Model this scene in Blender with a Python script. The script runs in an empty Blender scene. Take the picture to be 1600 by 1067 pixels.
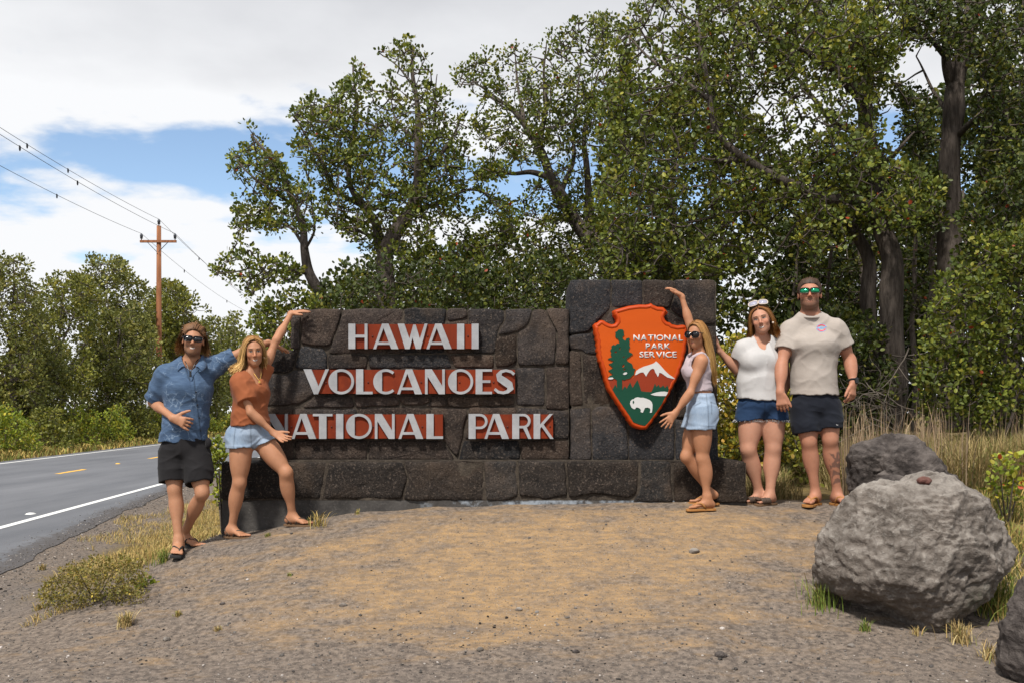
import bpy, bmesh, math, random
import numpy as np
from mathutils import Vector, Matrix
from mathutils.geometry import tessellate_polygon

rng = np.random.default_rng(7)
random.seed(7)
SC = bpy.context.scene
COL = SC.collection

# ------------------------------------------------------------------ camera
F = 1600 * 35.0 / 36.0          # focal length in photo pixels
HX, HY, ZC = 800.0, 645.0, 1.5  # horizon in the photograph, eye height above the road

cam_data = bpy.data.cameras.new('camera')
cam_data.lens = 35.0
cam_data.sensor_width = 36.0
cam_data.shift_y = (HY - 533.5) / 1600.0
cam_data.clip_start = 0.1
cam_data.clip_end = 6000
cam = bpy.data.objects.new('camera', cam_data)
cam.location = (0, 0, ZC)
cam.rotation_euler = (math.radians(90), 0, 0)
COL.objects.link(cam)
SC.camera = cam

# ------------------------------------------------------------------ sky, sun, exposure
SUN_EL, SUN_AZ = math.radians(55), math.radians(202)   # azimuth clockwise from +Y: behind the camera, to its left
world = bpy.data.worlds.new('World')
SC.world = world
world.use_nodes = True

def build_world():
    nt = world.node_tree
    nt.nodes.clear()
    def n(t, **kw):
        x = nt.nodes.new(t)
        for k, v in kw.items():
            setattr(x, k, v)
        return x
    L = nt.links.new
    out = n('ShaderNodeOutputWorld')
    bg = n('ShaderNodeBackground')
    bg.inputs['Strength'].default_value = 0.1
    L(bg.outputs[0], out.inputs[0])
    sky = n('ShaderNodeTexSky', sky_type='NISHITA', sun_disc=False)
    sky.sun_elevation = SUN_EL
    sky.sun_rotation = SUN_AZ
    sky.altitude = 1200
    sky.air_density = 1.0
    sky.dust_density = 0.6
    tc = n('ShaderNodeTexCoord')
    sep = n('ShaderNodeSeparateXYZ')
    L(tc.outputs['Generated'], sep.inputs[0])
    # cloud deck seen in perspective: direction / (height + offset)
    add = n('ShaderNodeMath', operation='MAXIMUM'); add.inputs[1].default_value = 0.0
    L(sep.outputs[2], add.inputs[0])
    add2 = n('ShaderNodeMath', operation='ADD'); add2.inputs[1].default_value = 0.16
    L(add.outputs[0], add2.inputs[0])
    div = n('ShaderNodeVectorMath', operation='DIVIDE')
    cmb = n('ShaderNodeCombineXYZ')
    for i in range(3):
        L(add2.outputs[0], cmb.inputs[i])
    L(tc.outputs['Generated'], div.inputs[0]); L(cmb.outputs[0], div.inputs[1])
    mp = n('ShaderNodeMapping')
    mp.inputs['Location'].default_value = (CLOUD_X, CLOUD_Y, 0.0)
    L(div.outputs[0], mp.inputs[0])
    nz = n('ShaderNodeTexNoise'); nz.inputs['Scale'].default_value = 2.3
    nz.inputs['Detail'].default_value = 9; nz.inputs['Roughness'].default_value = 0.52
    nz.inputs['Distortion'].default_value = 0.15
    L(mp.outputs[0], nz.inputs['Vector'])
    # cover: haze near the horizon, a cumulus bank, a clear gap, then the deck overhead
    ramp = n('ShaderNodeValToRGB')
    cr = ramp.color_ramp
    pts = [(0.0, .66), (0.10, .72), (0.172, .65), (0.20, .43), (0.24, .395), (0.276, .60), (0.36, .80), (1.0, .72)]
    while len(cr.elements) > 1:
        cr.elements.remove(cr.elements[-1])
    cr.elements[0].position = 0.0
    cr.elements[0].color = (pts[0][1],) * 3 + (1,)
    for p, v in pts[1:]:
        e = cr.elements.new(p); e.color = (v, v, v, 1)
    L(sep.outputs[2], ramp.inputs[0])
    s1 = n('ShaderNodeMath', operation='ADD')
    L(nz.outputs['Fac'], s1.inputs[0]); L(ramp.outputs[0], s1.inputs[1])
    mr = n('ShaderNodeMapRange', interpolation_type='SMOOTHSTEP')
    mr.inputs['From Min'].default_value = 0.94
    mr.inputs['From Max'].default_value = 1.08
    L(s1.outputs[0], mr.inputs['Value'])
    # cloud tone: bright heads, greyer undersides
    nz2 = n('ShaderNodeTexNoise'); nz2.inputs['Scale'].default_value = 1.5
    nz2.inputs['Detail'].default_value = 6; nz2.inputs['Roughness'].default_value = 0.5
    mp2 = n('ShaderNodeMapping'); mp2.inputs['Location'].default_value = (CLOUD_X + 3.1, CLOUD_Y + 1.4, 0)
    L(div.outputs[0], mp2.inputs[0]); L(mp2.outputs[0], nz2.inputs['Vector'])
    tone = n('ShaderNodeMapRange'); L(nz2.outputs['Fac'], tone.inputs['Value'])
    tone.inputs['From Min'].default_value = 0.36; tone.inputs['From Max'].default_value = 0.62
    ctop = n('ShaderNodeMapRange'); L(sep.outputs[2], ctop.inputs['Value'])
    ctop.inputs['From Min'].default_value = 0.26; ctop.inputs['From Max'].default_value = 0.38
    ctop.inputs['To Min'].default_value = 1.0; ctop.inputs['To Max'].default_value = 0.0
    tadd = n('ShaderNodeMath', operation='ADD')
    tm = n('ShaderNodeMath', operation='MULTIPLY'); tm.inputs[1].default_value = 0.6
    L(tone.outputs[0], tm.inputs[0]); L(tm.outputs[0], tadd.inputs[0]); L(ctop.outputs[0], tadd.inputs[1])
    tcl = n('ShaderNodeClamp'); L(tadd.outputs[0], tcl.inputs[0])
    cc = n('ShaderNodeMix', data_type='RGBA')
    cc.inputs[6].default_value = (5.7, 5.8, 6.15, 1)
    cc.inputs[7].default_value = (9.1, 9.2, 9.4, 1)
    L(tcl.outputs[0], cc.inputs[0])
    boost = n('ShaderNodeMix', data_type='RGBA', blend_type='MULTIPLY')
    boost.inputs[0].default_value = 1.0
    boost.inputs[7].default_value = SKY_TINT
    L(sky.outputs[0], boost.inputs[6])
    mix = n('ShaderNodeMix', data_type='RGBA')
    L(mr.outputs[0], mix.inputs[0]); L(boost.outputs[2], mix.inputs[6]); L(cc.outputs[2], mix.inputs[7])
    L(mix.outputs[2], bg.inputs['Color'])

CLOUD_X, CLOUD_Y = 0.35, 0.2
SKY_TINT = (1.75, 1.72, 1.65, 1)
build_world()

sun_data = bpy.data.lights.new('sun', 'SUN')
sun_data.energy = 4.8
sun_data.angle = math.radians(5.0)
sun_data.color = (1.0, 0.95, 0.88)
sun = bpy.data.objects.new('sun', sun_data)
sdir = Vector((math.sin(SUN_AZ) * math.cos(SUN_EL), math.cos(SUN_AZ) * math.cos(SUN_EL), math.sin(SUN_EL)))
sun.rotation_euler = sdir.to_track_quat('Z', 'Y').to_euler()
sun.location = sdir * 50
COL.objects.link(sun)

SC.view_settings.view_transform = 'Standard'
SC.view_settings.look = 'None'
SC.view_settings.exposure = 0.08
SC.view_settings.gamma = 1.0
SC.view_settings.use_curve_mapping = False
SC.render.engine = 'CYCLES'
SC.cycles.max_bounces = 6
SC.cycles.diffuse_bounces = 3
SC.cycles.glossy_bounces = 2
SC.cycles.transparent_max_bounces = 4
SC.cycles.use_denoising = True

# ------------------------------------------------------------------ helpers
def P(px, py, Y):
    """photo pixel at distance Y -> world point"""
    return np.array(((px - HX) / F * Y, Y, ZC + (HY - py) / F * Y))

def np_mesh(name, V, faces, smooth=False):
    """faces: list of integer arrays, one row per polygon"""
    me = bpy.data.meshes.new(name)
    V = np.asarray(V, dtype=np.float32)
    if isinstance(faces, np.ndarray):
        faces = [faces]
    faces = [np.asarray(f, dtype=np.int32) for f in faces if len(f)]
    me.vertices.add(len(V)); me.vertices.foreach_set('co', V.ravel())
    li = np.concatenate([f.ravel() for f in faces])
    ct = np.concatenate([np.full(len(f), f.shape[1], np.int32) for f in faces])
    st = np.concatenate(([0], np.cumsum(ct)[:-1])).astype(np.int32)
    me.loops.add(len(li)); me.loops.foreach_set('vertex_index', li)
    me.polygons.add(len(ct)); me.polygons.foreach_set('loop_start', st)
    me.polygons.foreach_set('loop_total', ct)
    me.polygons.foreach_set('use_smooth', np.full(len(ct), bool(smooth)))
    me.update(calc_edges=True)
    me.validate()
    return me

def col_attr(me, C, name='Col'):
    a = me.attributes.new(name, 'FLOAT_COLOR', 'POINT')
    C = np.asarray(C, np.float32)
    if C.shape[1] == 3:
        C = np.concatenate([C, np.ones((len(C), 1), np.float32)], 1)
    a.data.foreach_set('color', C.ravel())

def flt_attr(me, v, name):
    a = me.attributes.new(name, 'FLOAT', 'POINT')
    a.data.foreach_set('value', np.asarray(v, np.float32))

def link(name, me, mat=None, parent=None, loc=None):
    o = bpy.data.objects.new(name, me)
    if mat is not None:
        if not me.materials:
            me.materials.append(mat)
    COL.objects.link(o)
    if loc is not None:
        o.location = loc
    if parent is not None:
        o.parent = parent
        o.matrix_parent_inverse = Matrix.Translation(parent.location).inverted()
    return o

def tag(o, label=None, cat=None, group=None, kind=None):
    if label: o['label'] = label
    if cat: o['category'] = cat
    if group: o['group'] = group
    if kind: o['kind'] = kind
    return o

def thing(name, label, cat, loc=(0, 0, 0), group=None):
    o = bpy.data.objects.new(name, None)
    o.empty_display_size = 0.1
    o.location = loc
    COL.objects.link(o)
    return tag(o, label, cat, group)

def srgb(r, g, b):
    def f(c):
        c /= 255.0
        return c / 12.92 if c <= 0.04045 else ((c + 0.055) / 1.055) ** 2.4
    return (f(r), f(g), f(b))

# value noise on numpy arrays
_perm = rng.random(4096).astype(np.float32)
def _h(i, j, k):
    return _perm[((i * 374761393 + j * 668265263 + k * 1274126177) ^ (i * 97 + j * 5701 + k * 31)) & 4095]
def vnoise(x, y, z):
    x = np.asarray(x, np.float64); y = np.asarray(y, np.float64); z = np.asarray(z, np.float64)
    x, y, z = np.broadcast_arrays(x, y, z)
    i = np.floor(x).astype(np.int64); j = np.floor(y).astype(np.int64); k = np.floor(z).astype(np.int64)
    fx = x - i; fy = y - j; fz = z - k
    fx = fx * fx * (3 - 2 * fx); fy = fy * fy * (3 - 2 * fy); fz = fz * fz * (3 - 2 * fz)
    r = 0
    for a in (0, 1):
        wa = fx if a else 1 - fx
        for b in (0, 1):
            wb = fy if b else 1 - fy
            for c in (0, 1):
                wc = fz if c else 1 - fz
                r = r + wa * wb * wc * _h(i + a, j + b, k + c)
    return r * 2 - 1
def fbm(x, y, z, oct=4, gain=0.5):
    s = 0; a = 1.0; t = 0
    for o in range(oct):
        s = s + a * vnoise(x * 2 ** o + 17.3 * o, y * 2 ** o + 5.1 * o, z * 2 ** o + 9.7 * o); t += a; a *= gain
    return s / t

def sstep(a, b, x):
    t = np.clip((x - a) / (b - a), 0, 1)
    return t * t * (3 - 2 * t)

# material helpers
class MT:
    def __init__(self, name, rough=0.8, spec=0.3):
        self.m = bpy.data.materials.new(name)
        self.m.use_nodes = True
        self.nt = self.m.node_tree
        self.b = self.nt.nodes['Principled BSDF']
        self.b.inputs['Roughness'].default_value = rough
        self.b.inputs['Specular IOR Level'].default_value = spec
    def n(self, t, **kw):
        x = self.nt.nodes.new(t)
        for k, v in kw.items():
            setattr(x, k, v)
        return x
    def L(self, a, b):
        self.nt.links.new(a, b)
    def coord(self, which='Object'):
        if not hasattr(self, '_tc'):
            self._tc = self.n('ShaderNodeTexCoord')
        return self._tc.outputs[which]
    def pos(self):
        if not hasattr(self, '_g'):
            self._g = self.n('ShaderNodeNewGeometry')
        return self._g.outputs['Position']
    def attr(self, name, out='Fac'):
        a = self.n('ShaderNodeAttribute'); a.attribute_name = name
        return a.outputs[out]
    def noise(self, scale, detail=4, rough=0.55, vec=None, dist=0.0, out='Fac', stretch=None):
        x = self.n('ShaderNodeTexNoise')
        x.inputs['Scale'].default_value = scale; x.inputs['Detail'].default_value = detail
        x.inputs['Roughness'].default_value = rough; x.inputs['Distortion'].default_value = dist
        v = vec if vec is not None else self.pos()
        if stretch:
            mp = self.n('ShaderNodeMapping'); mp.inputs['Scale'].default_value = stretch
            self.L(v, mp.inputs[0]); v = mp.outputs[0]
        self.L(v, x.inputs['Vector'])
        return x.outputs[out]
    def voro(self, scale, vec=None, feature='F1', out='Distance', rnd=1.0):
        x = self.n('ShaderNodeTexVoronoi', feature=feature)
        x.inputs['Scale'].default_value = scale; x.inputs['Randomness'].default_value = rnd
        self.L(vec if vec is not None else self.pos(), x.inputs['Vector'])
        return x.outputs[out]
    def rng(self, v, a, b, c=0.0, d=1.0, smooth=False):
        x = self.n('ShaderNodeMapRange')
        if smooth: x.interpolation_type = 'SMOOTHSTEP'
        x.inputs['From Min'].default_value = a; x.inputs['From Max'].default_value = b
        x.inputs['To Min'].default_value = c; x.inputs['To Max'].default_value = d
        self.L(v, x.inputs['Value'])
        return x.outputs[0]
    def math(self, op, a, b=0.0):
        x = self.n('ShaderNodeMath', operation=op)
        for i, v in enumerate((a, b)):
            if hasattr(v, 'links'): self.L(v, x.inputs[i])
            else: x.inputs[i].default_value = v
        return x.outputs[0]
    def mix(self, f, a, b, mode='MIX'):
        x = self.n('ShaderNodeMix', data_type='RGBA', blend_type=mode)
        for i, v in ((0, f), (6, a), (7, b)):
            if hasattr(v, 'links'): self.L(v, x.inputs[i])
            elif i == 0: x.inputs[0].default_value = v
            else: x.inputs[i].default_value = tuple(v)[:3] + (1,)
        return x.outputs[2]
    def color(self, c):
        if hasattr(c, 'links'): self.L(c, self.b.inputs['Base Color'])
        else: self.b.inputs['Base Color'].default_value = tuple(c)[:3] + (1,)
        return self
    def rough(self, v):
        self.L(v, self.b.inputs['Roughness']); return self
    def bump(self, h, strength=0.5, dist=0.01):
        x = self.n('ShaderNodeBump')
        x.inputs['Strength'].default_value = strength; x.inputs['Distance'].default_value = dist
        self.L(h, x.inputs['Height'])
        if self.b.inputs['Normal'].is_linked:
            prev = self.b.inputs['Normal'].links[0].from_socket
            self.L(prev, x.inputs['Normal'])
        self.L(x.outputs[0], self.b.inputs['Normal'])
        return self

def flat_mat(name, c, rough=0.7, spec=0.3, var=0.12, scale=9.0):
    """plain coloured surface with a little unevenness"""
    t = MT(name, rough, spec)
    nz = t.noise(scale, 5)
    t.color(t.mix(t.rng(nz, .3, .7), [x * (1 - var) for x in c], [min(1, x * (1 + var)) for x in c]))
    t.bump(t.noise(scale * 14, 3), 0.15, 0.004)
    return t.m

def poly_prism(polys, Yf, depth, to3=None):
    """polys: [outer, hole, ...] lists of (x, z) -> front face at Y=Yf, extruded away from the camera"""
    vl = [[Vector((p[0], p[1], 0)) for p in pl] for pl in polys]
    tris = np.array(tessellate_polygon(vl), int)
    pts = np.array([p for pl in polys for p in pl], float)
    n = len(pts)
    Vf = np.c_[pts[:, 0], np.full(n, Yf), pts[:, 1]]
    Vb = Vf.copy(); Vb[:, 1] += depth
    # front should face -Y
    a, b, c = (Vf[tris[:, i]] for i in range(3))
    nrm = np.cross(b - a, c - a)[:, 1]
    tris[nrm > 0] = tris[nrm > 0][:, ::-1]
    quads = []
    o = 0
    for pl in polys:
        m = len(pl)
        for i in range(m):
            quads.append((o + i, o + (i + 1) % m, n + o + (i + 1) % m, n + o + i))
        o += m
    V = np.concatenate([Vf, Vb])
    me = np_mesh('m', V, [tris, tris[:, ::-1] + n, np.array(quads)])
    bm = bmesh.new(); bm.from_mesh(me); bmesh.ops.recalc_face_normals(bm, faces=bm.faces); bm.to_mesh(me); bm.free()
    return me

def tube(path, radii, sides=6, cap=True):
    """tapered tube -> (V, quads, tris)"""
    path = np.asarray(path, float); radii = np.asarray(radii, float)
    n = len(path)
    T = np.gradient(path, axis=0); T /= np.linalg.norm(T, axis=1)[:, None] + 1e-9
    ref = np.array((0.31, 0.11, 0.94)) if abs(T[0, 2]) < 0.85 else np.array((0.95, 0.2, 0.1))
    V = []
    for i in range(n):
        u = np.cross(T[i], ref); u /= np.linalg.norm(u) + 1e-9
        w = np.cross(T[i], u)
        a = np.arange(sides) / sides * 2 * np.pi
        V.append(path[i] + radii[i] * (np.cos(a)[:, None] * u + np.sin(a)[:, None] * w))
    V = np.concatenate(V)
    q = []
    for i in range(n - 1):
        for s in range(sides):
            s2 = (s + 1) % sides
            q.append((i * sides + s, i * sides + s2, (i + 1) * sides + s2, (i + 1) * sides + s))
    q = np.array(q)
    t = []
    if cap:
        for s in range(1, sides - 1):
            t.append((0, s + 1, s)); t.append(((n - 1) * sides, (n - 1) * sides + s, (n - 1) * sides + s + 1))
    return V, q, np.array(t).reshape(-1, 3)

class MB:
    """collects geometry for one mesh"""
    def __init__(self): self.V = []; self.f = {3: [], 4: []}; self.n = 0; self.C = []
    def add(self, V, *faces, col=None):
        V = np.asarray(V, float)
        for f in faces:
            f = np.asarray(f, int)
            if len(f): self.f[f.shape[1]].append(f + self.n)
        self.V.append(V); self.n += len(V)
        if col is not None:
            col = np.asarray(col, float)
            self.C.append(np.broadcast_to(col, (len(V), 3)) if col.ndim == 1 else col)
        return self
    def tube(self, path, radii, sides=6, col=None):
        if np.isscalar(radii): radii = [radii] * len(path)
        return self.add(*tube(path, radii, sides), col=col)
    def box(self, a, b, col=None):
        a = np.asarray(a, float); b = np.asarray(b, float)
        V = np.array([[(a, b)[i][0], (a, b)[j][1], (a, b)[k][2]] for i in (0, 1) for j in (0, 1) for k in (0, 1)])
        q = np.array([(0, 1, 3, 2), (4, 6, 7, 5), (0, 4, 5, 1), (2, 3, 7, 6), (0, 2, 6, 4), (1, 5, 7, 3)])
        return self.add(V, q, col=col)
    def mesh(self, name='m', smooth=False):
        fs = [np.concatenate(v) for v in self.f.values() if v]
        me = np_mesh(name, np.concatenate(self.V), fs, smooth)
        if self.C: col_attr(me, np.concatenate(self.C))
        return me
# ------------------------------------------------------------------ ground
_hx = np.array([-400, -14, -9, -5.2, -4.4, -3.6, -3.0, -2.53, -2.35, -2.15, -1.67, -1.2, -0.6, 0.3, 1.46, 2.1, 2.7, 4.0, 7.0, 14, 400])
_hz = np.array([0, 0, 0, 0, .05, .16, .30, .445, .49, .53, .64, .70, .745, .77, .785, .742, .735, .72, .75, .6, .6])
_py = np.array([-400, 3.6, 5.0, 5.6, 6.2, 7.0, 7.6, 7.85, 8.1, 400])
_pv = np.array([0, 0, .05, .13, .27, .60, .86, .95, 1.0, 1.0])
RD = -0.0900                       # the road runs along (RD, 1)
def near_line(Y): return -6.70 + RD * (Y - 13.04)
FAR_OFF = -7.0                     # far white line, offset from the near line
def road_edge(Y):                  # right-hand edge of the asphalt
    Y = np.asarray(Y, float)
    w = np.interp(Y, [-50, 0, 9.3, 12, 14.3, 20, 60], [2.2, 2.0, 1.6, 1.25, 1.05, 0.7, 0.6])
    return near_line(Y) + w + 0.07 * vnoise(Y * 1.3, 0, 3.3) + 0.03 * vnoise(Y * 6, 2, 3.3)

def gz0(X, Y):
    X = np.asarray(X, float); Y = np.asarray(Y, float)
    z = np.interp(X, _hx, _hz) * np.interp(Y, _py, _pv)
    # beside and beyond the road the land lies level with it
    e = near_line(Y)
    k = sstep(e + 1.7, e + 3.4, X)
    far = sstep(e + FAR_OFF - 2.0, e + FAR_OFF - 7.0, X) * 0.35
    return z * k + far
def gz(X, Y):
    X = np.asarray(X, float); Y = np.asarray(Y, float)
    z = gz0(X, Y)
    e = near_line(Y)
    off = sstep(e + 2.0, e + 2.6, X) + sstep(e + FAR_OFF - .9, e + FAR_OFF - 1.6, X)
    near = np.clip(1 - np.maximum(np.abs(X) - 9, 0) / 6, 0, 1) * np.clip(1 - np.maximum(Y - 11, 0) / 6, 0, 1)
    d = 0.018 * fbm(X * 1.7, Y * 1.7, 0.3, 3) + 0.008 * fbm(X * 5, Y * 5, 1.3, 3) * near + 0.004 * fbm(X * 19, Y * 19, 7.7, 2) * near
    # eroded edge of packed soil under the two people by the road
    u = (X + 2.75) * 0.86 + (Y - 7.32) * 0.5
    d = d + 0.05 * sstep(-0.03, 0.05, u) * np.exp(-((X + 2.25) / 0.55) ** 2 - ((Y - 7.55) / 0.33) ** 2)
    # low crust edge in front of the boulder
    d = d + 0.035 * sstep(0.0, 0.05, (X - 1.30) * -0.8 + (Y - 5.75) * .25 + .02 * vnoise(Y * 9, 0, 0)) * np.exp(-((X - 1.05) / 0.35) ** 2 - ((Y - 5.85) / 0.4) ** 2)
    z = z + d * np.clip(off, 0, 1)
    return z - 0.008 * (1 - np.clip(off, 0, 1))

def axis(lo, hi, fine_lo, fine_hi, step, grow=1.12):
    mid = list(np.arange(fine_lo, fine_hi, step))
    a = [mid[-1]]; s = step
    while a[-1] < hi:
        s *= grow; a.append(a[-1] + s)
    b = [mid[0]]; s = step
    while b[-1] > lo:
        s *= grow; b.append(b[-1] - s)
    return np.array(b[1:][::-1] + mid + a[1:])

def build_ground():
    xs = axis(-1500, 1500, -5.4, 4.4, 0.032, 1.16)
    ys = axis(-60, 3000, 4.7, 9.0, 0.032, 1.16)
    X, Y = np.meshgrid(xs, ys)
    Z = gz(X, Y)
    V = np.c_[X.ravel(), Y.ravel(), Z.ravel()]
    nx, ny = len(xs), len(ys)
    i = (np.arange(ny - 1)[:, None] * nx + np.arange(nx - 1)).ravel()
    q = np.c_[i, i + 1, i + nx + 1, i + nx]
    me = np_mesh('ground', V, q, True)
    x, y = V[:, 0], V[:, 1]
    # tan earth on the trodden mound, dry litter under the vegetation, dark cinders by the road
    n = fbm(x * .8, y * .8, 4.4, 4)
    tan = np.exp(-((x + .1) / 2.2) ** 2 - ((y - 6.85) / 1.15) ** 2) * (0.75 + .9 * n) + .5 * np.exp(-((x - 1.7) / .9) ** 2 - ((y - 7.6) / .5) ** 2) + .55 * np.exp(-((x - 2.6) / .8) ** 2 - ((y - 8.7) / .35) ** 2)
    e = near_line(y)
    litter = np.maximum.reduce([sstep(8.5, 9.1, y + .25 * n) * sstep(e + 1.6, e + 2.6, x), sstep(e + FAR_OFF - .5, e + FAR_OFF - 1.2, x),
              sstep(3.3, 4.0, x + .3 * n) * sstep(6.2, 7.0, y)])
    stripY = sstep(7.0, 8.0, y)
    litter = np.maximum(litter, stripY * sstep(e + 2.0, e + 2.9, x + .5 * n) * sstep(-2.55, -2.9, x + .2 * n) * .85)
    dark = .9 * sstep(-2.9, -4.0, x + .5 * n) * sstep(9.5, 8.4, y) + .8 * np.exp(-((x + 2.15) / .55) ** 2 - ((y - 7.5) / .3) ** 2) + sstep(6.3, 5.2, y + .5 * n) * .8
    flt_attr(me, np.clip(tan, 0, 1), 'tan'); flt_attr(me, np.clip(litter, 0, 1), 'litter'); flt_attr(me, np.clip(dark, 0, 1), 'cinder')
    t = MT('earth', 0.95, 0.15)
    f1 = t.noise(26, 6, .6); f2 = t.noise(4.5, 5, .6, dist=.4); f3 = t.noise(150, 4, .65)
    base = t.mix(t.rng(f1, .38, .64), srgb(94, 85, 78), srgb(144, 130, 117))
    tanm = t.rng(t.math('ADD', t.attr('tan'), t.rng(t.noise(5.0, 6, .62, stretch=(.6, 1.3, 1)), .3, .7, -.5, .5)), .22, .85, 0, .75)
    base = t.mix(tanm, base, t.mix(t.rng(t.noise(13, 6, .65, stretch=(.7, 1.6, 1)), .35, .66), srgb(136, 116, 94), srgb(188, 152, 104)))
    cind = t.rng(t.math('ADD', t.attr('cinder'), t.rng(f2, .3, .7, -.3, .3)), .25, 1.0, 0, .45)
    base = t.mix(cind, base, t.mix(t.rng(f1, .3, .7), srgb(82, 77, 74), srgb(122, 114, 109)))
    lit = t.rng(t.math('ADD', t.attr('litter'), t.rng(f1, .3, .7, -.25, .25)), .3, .75)
    base = t.mix(lit, base, t.mix(t.rng(f2, .35, .65), srgb(88, 74, 46), srgb(140, 120, 72)))
    # grit: pale and dark grains
    v = t.voro(95); vc = t.voro(95, out='Color')
    sep = t.n('ShaderNodeSeparateColor'); t.L(vc, sep.inputs[0])
    grain = t.math('MULTIPLY', t.rng(v, .42, .30, 0, 1), t.rng(sep.outputs[0], .55, .62))
    base = t.mix(t.math('MULTIPLY', grain, .8), base, t.mix(sep.outputs[1], srgb(58, 54, 52), srgb(176, 164, 150)))
    v2 = t.voro(38); vc2 = t.voro(38, out='Color')
    sep2 = t.n('ShaderNodeSeparateColor'); t.L(vc2, sep2.inputs[0])
    grain2 = t.math('MULTIPLY', t.rng(v2, .36, .28, 0, 1), t.rng(sep2.outputs[0], .80, .84))
    base = t.mix(t.math('MULTIPLY', grain2, .55), base, t.mix(sep2.outputs[1], srgb(66, 60, 57), srgb(165, 152, 138)))
    base = t.mix(t.rng(f3, .35, .7, 0, .4), base, t.mix(.5, base, srgb(60, 54, 50)))
    t.color(t.mix(1.0, base, (.84, .84, .84), 'MULTIPLY'))
    t.bump(f3, .42, .010)
    t.bump(t.math('ADD', grain, t.math('MULTIPLY', grain2, 1.6)), .5, .006)
    t.bump(f1, .14, .02)
    o = link('ground', me, t.m)
    tag(o, kind='structure')
build_ground()

# ------------------------------------------------------------------ road
def strip(y0, y1, step, xl, xr, z):
    ys = np.arange(y0, y1 + step * .5, step)
    V = np.concatenate([np.c_[xl(ys), ys, np.full(len(ys), z)], np.c_[xr(ys), ys, np.full(len(ys), z)]])
    n = len(ys); i = np.arange(n - 1)
    return V, np.c_[i, n + i, n + i + 1, i + 1]

def build_road():
    ys = np.r_[np.arange(-60, 4, 2.0), np.arange(4, 30, .10), np.arange(30, 900, 3.0)]; e = road_edge(ys); l = near_line(ys) + FAR_OFF - .55
    off = np.array([0, .1, .25, .45, .75, 1.2, 2.2, 4.0]); X = np.c_[e[:, None] - off[None], l]
    nc = X.shape[1]; i = (np.arange(len(ys) - 1)[:, None] * nc + np.arange(nc - 1)).ravel()
    me = np_mesh('road', np.c_[X.ravel(), np.repeat(ys, nc), np.zeros(X.size)], np.c_[i + 1, i, i + nc, i + nc + 1])
    edge_w = np.tile(np.r_[sstep(.75, 0., off), 0], len(ys))
    t = MT('asphalt', .85, .3)
    n1 = t.noise(1.1, 5, .6, stretch=(1, .16, 1)); n2 = t.noise(60, 4, .6); n3 = t.noise(240, 3, .6)
    # worn wheel tracks run along the road
    mp = t.n('ShaderNodeMapping'); mp.inputs['Rotation'].default_value = (0, 0, -math.atan(RD) * -1)
    c = t.mix(t.rng(n1, .3, .7), srgb(94, 96, 101), srgb(122, 123, 127))
    c = t.mix(t.rng(n2, .3, .75, 0, .35), c, srgb(76, 76, 80))
    c = t.mix(t.rng(n3, .55, .7, 0, .5), c, srgb(150, 150, 152))
    # loose cinders blown over the shoulder
    edge = t.attr('edge')
    c = t.mix(t.rng(t.math('ADD', edge, t.rng(t.noise(7, 6, .7), .3, .7, -.4, .4)), .45, .8, 0, .9), c, t.mix(n2, srgb(62, 58, 57), srgb(96, 90, 87)))
    t.color(t.mix(1.0, c, (.86, .87, .88), 'MULTIPLY'))
    t.bump(n3, .35, .006)
    flt_attr(me, edge_w, 'edge')
    road = tag(link('road', me, t.m), kind='structure')
    tw = MT('road_paint_white', .7, .3)
    w = tw.noise(45, 5, .7)
    tw.color(tw.mix(tw.rng(w, .58, .7, 0, .8), (.72, .72, .70), srgb(112, 112, 114)))
    ty = MT('road_paint_yellow', .7, .3)
    w = ty.noise(45, 5, .7)
    ty.color(ty.mix(ty.rng(w, .58, .72, 0, .8), srgb(232, 178, 66), srgb(120, 110, 90)))
    for nm, off in (('edge_line', 0.0), ('edge_line', FAR_OFF)):
        me = np_mesh(nm, *strip(-60, 600, 1.5, lambda y: near_line(y) + off - .065, lambda y: near_line(y) + off + .065, 0.004))
        link(nm, me, tw.m, road)
    # yellow centre dashes and the raised markers between them
    c0 = FAR_OFF / 2
    for k in range(-4, 20):
        y0 = 24.6 + k * 8.3
        if y0 < -20: continue
        L = 2.0
        me = np_mesh('centre_dash', *strip(y0, y0 + L, L / 6, lambda y: near_line(y) + c0 - .075 + .012 * vnoise(y * 3, 1, 1), lambda y: near_line(y) + c0 + .075 + .012 * vnoise(y * 3, 5, 1), 0.004))
        link('centre_dash', me, ty.m, road)
    mk = bmesh.new(); bmesh.ops.create_cube(mk, size=1)
    for v in mk.verts:
        s = .55 if v.co.z > 0 else 1.0
        v.co = Vector((v.co.x * .12 * s, v.co.y * .12 * s, (v.co.z + .5) * .02 + .001))
    my = bpy.data.meshes.new('marker'); mk.to_mesh(my); mk.free()
    mw = my.copy()
    for k in range(0, 4):
        yy = 29.5 + k * 8.3
        o = link('road_marker', my, ty.m, loc=(near_line(yy) + c0, yy, 0))
        tag(o, ['low yellow reflective marker on the road nearest the camera, between two yellow dashes', 'second yellow reflective marker along the road centre line',
                'third yellow reflective marker along the road centre line', 'farthest yellow reflective marker along the road centre line'][k], 'road marker', 'reflective markers on the road')
    o = link('road_marker', mw, tw.m, loc=(near_line(14.8) - .3, 14.8, 0))
    tag(o, 'low white reflective marker beside the near white edge line', 'road marker', 'reflective markers on the road')
build_road()
# ------------------------------------------------------------------ the stone sign
YW, YP, YB = 8.20, 8.165, 8.05        # front faces: lettered wall, taller pillar, base course

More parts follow.
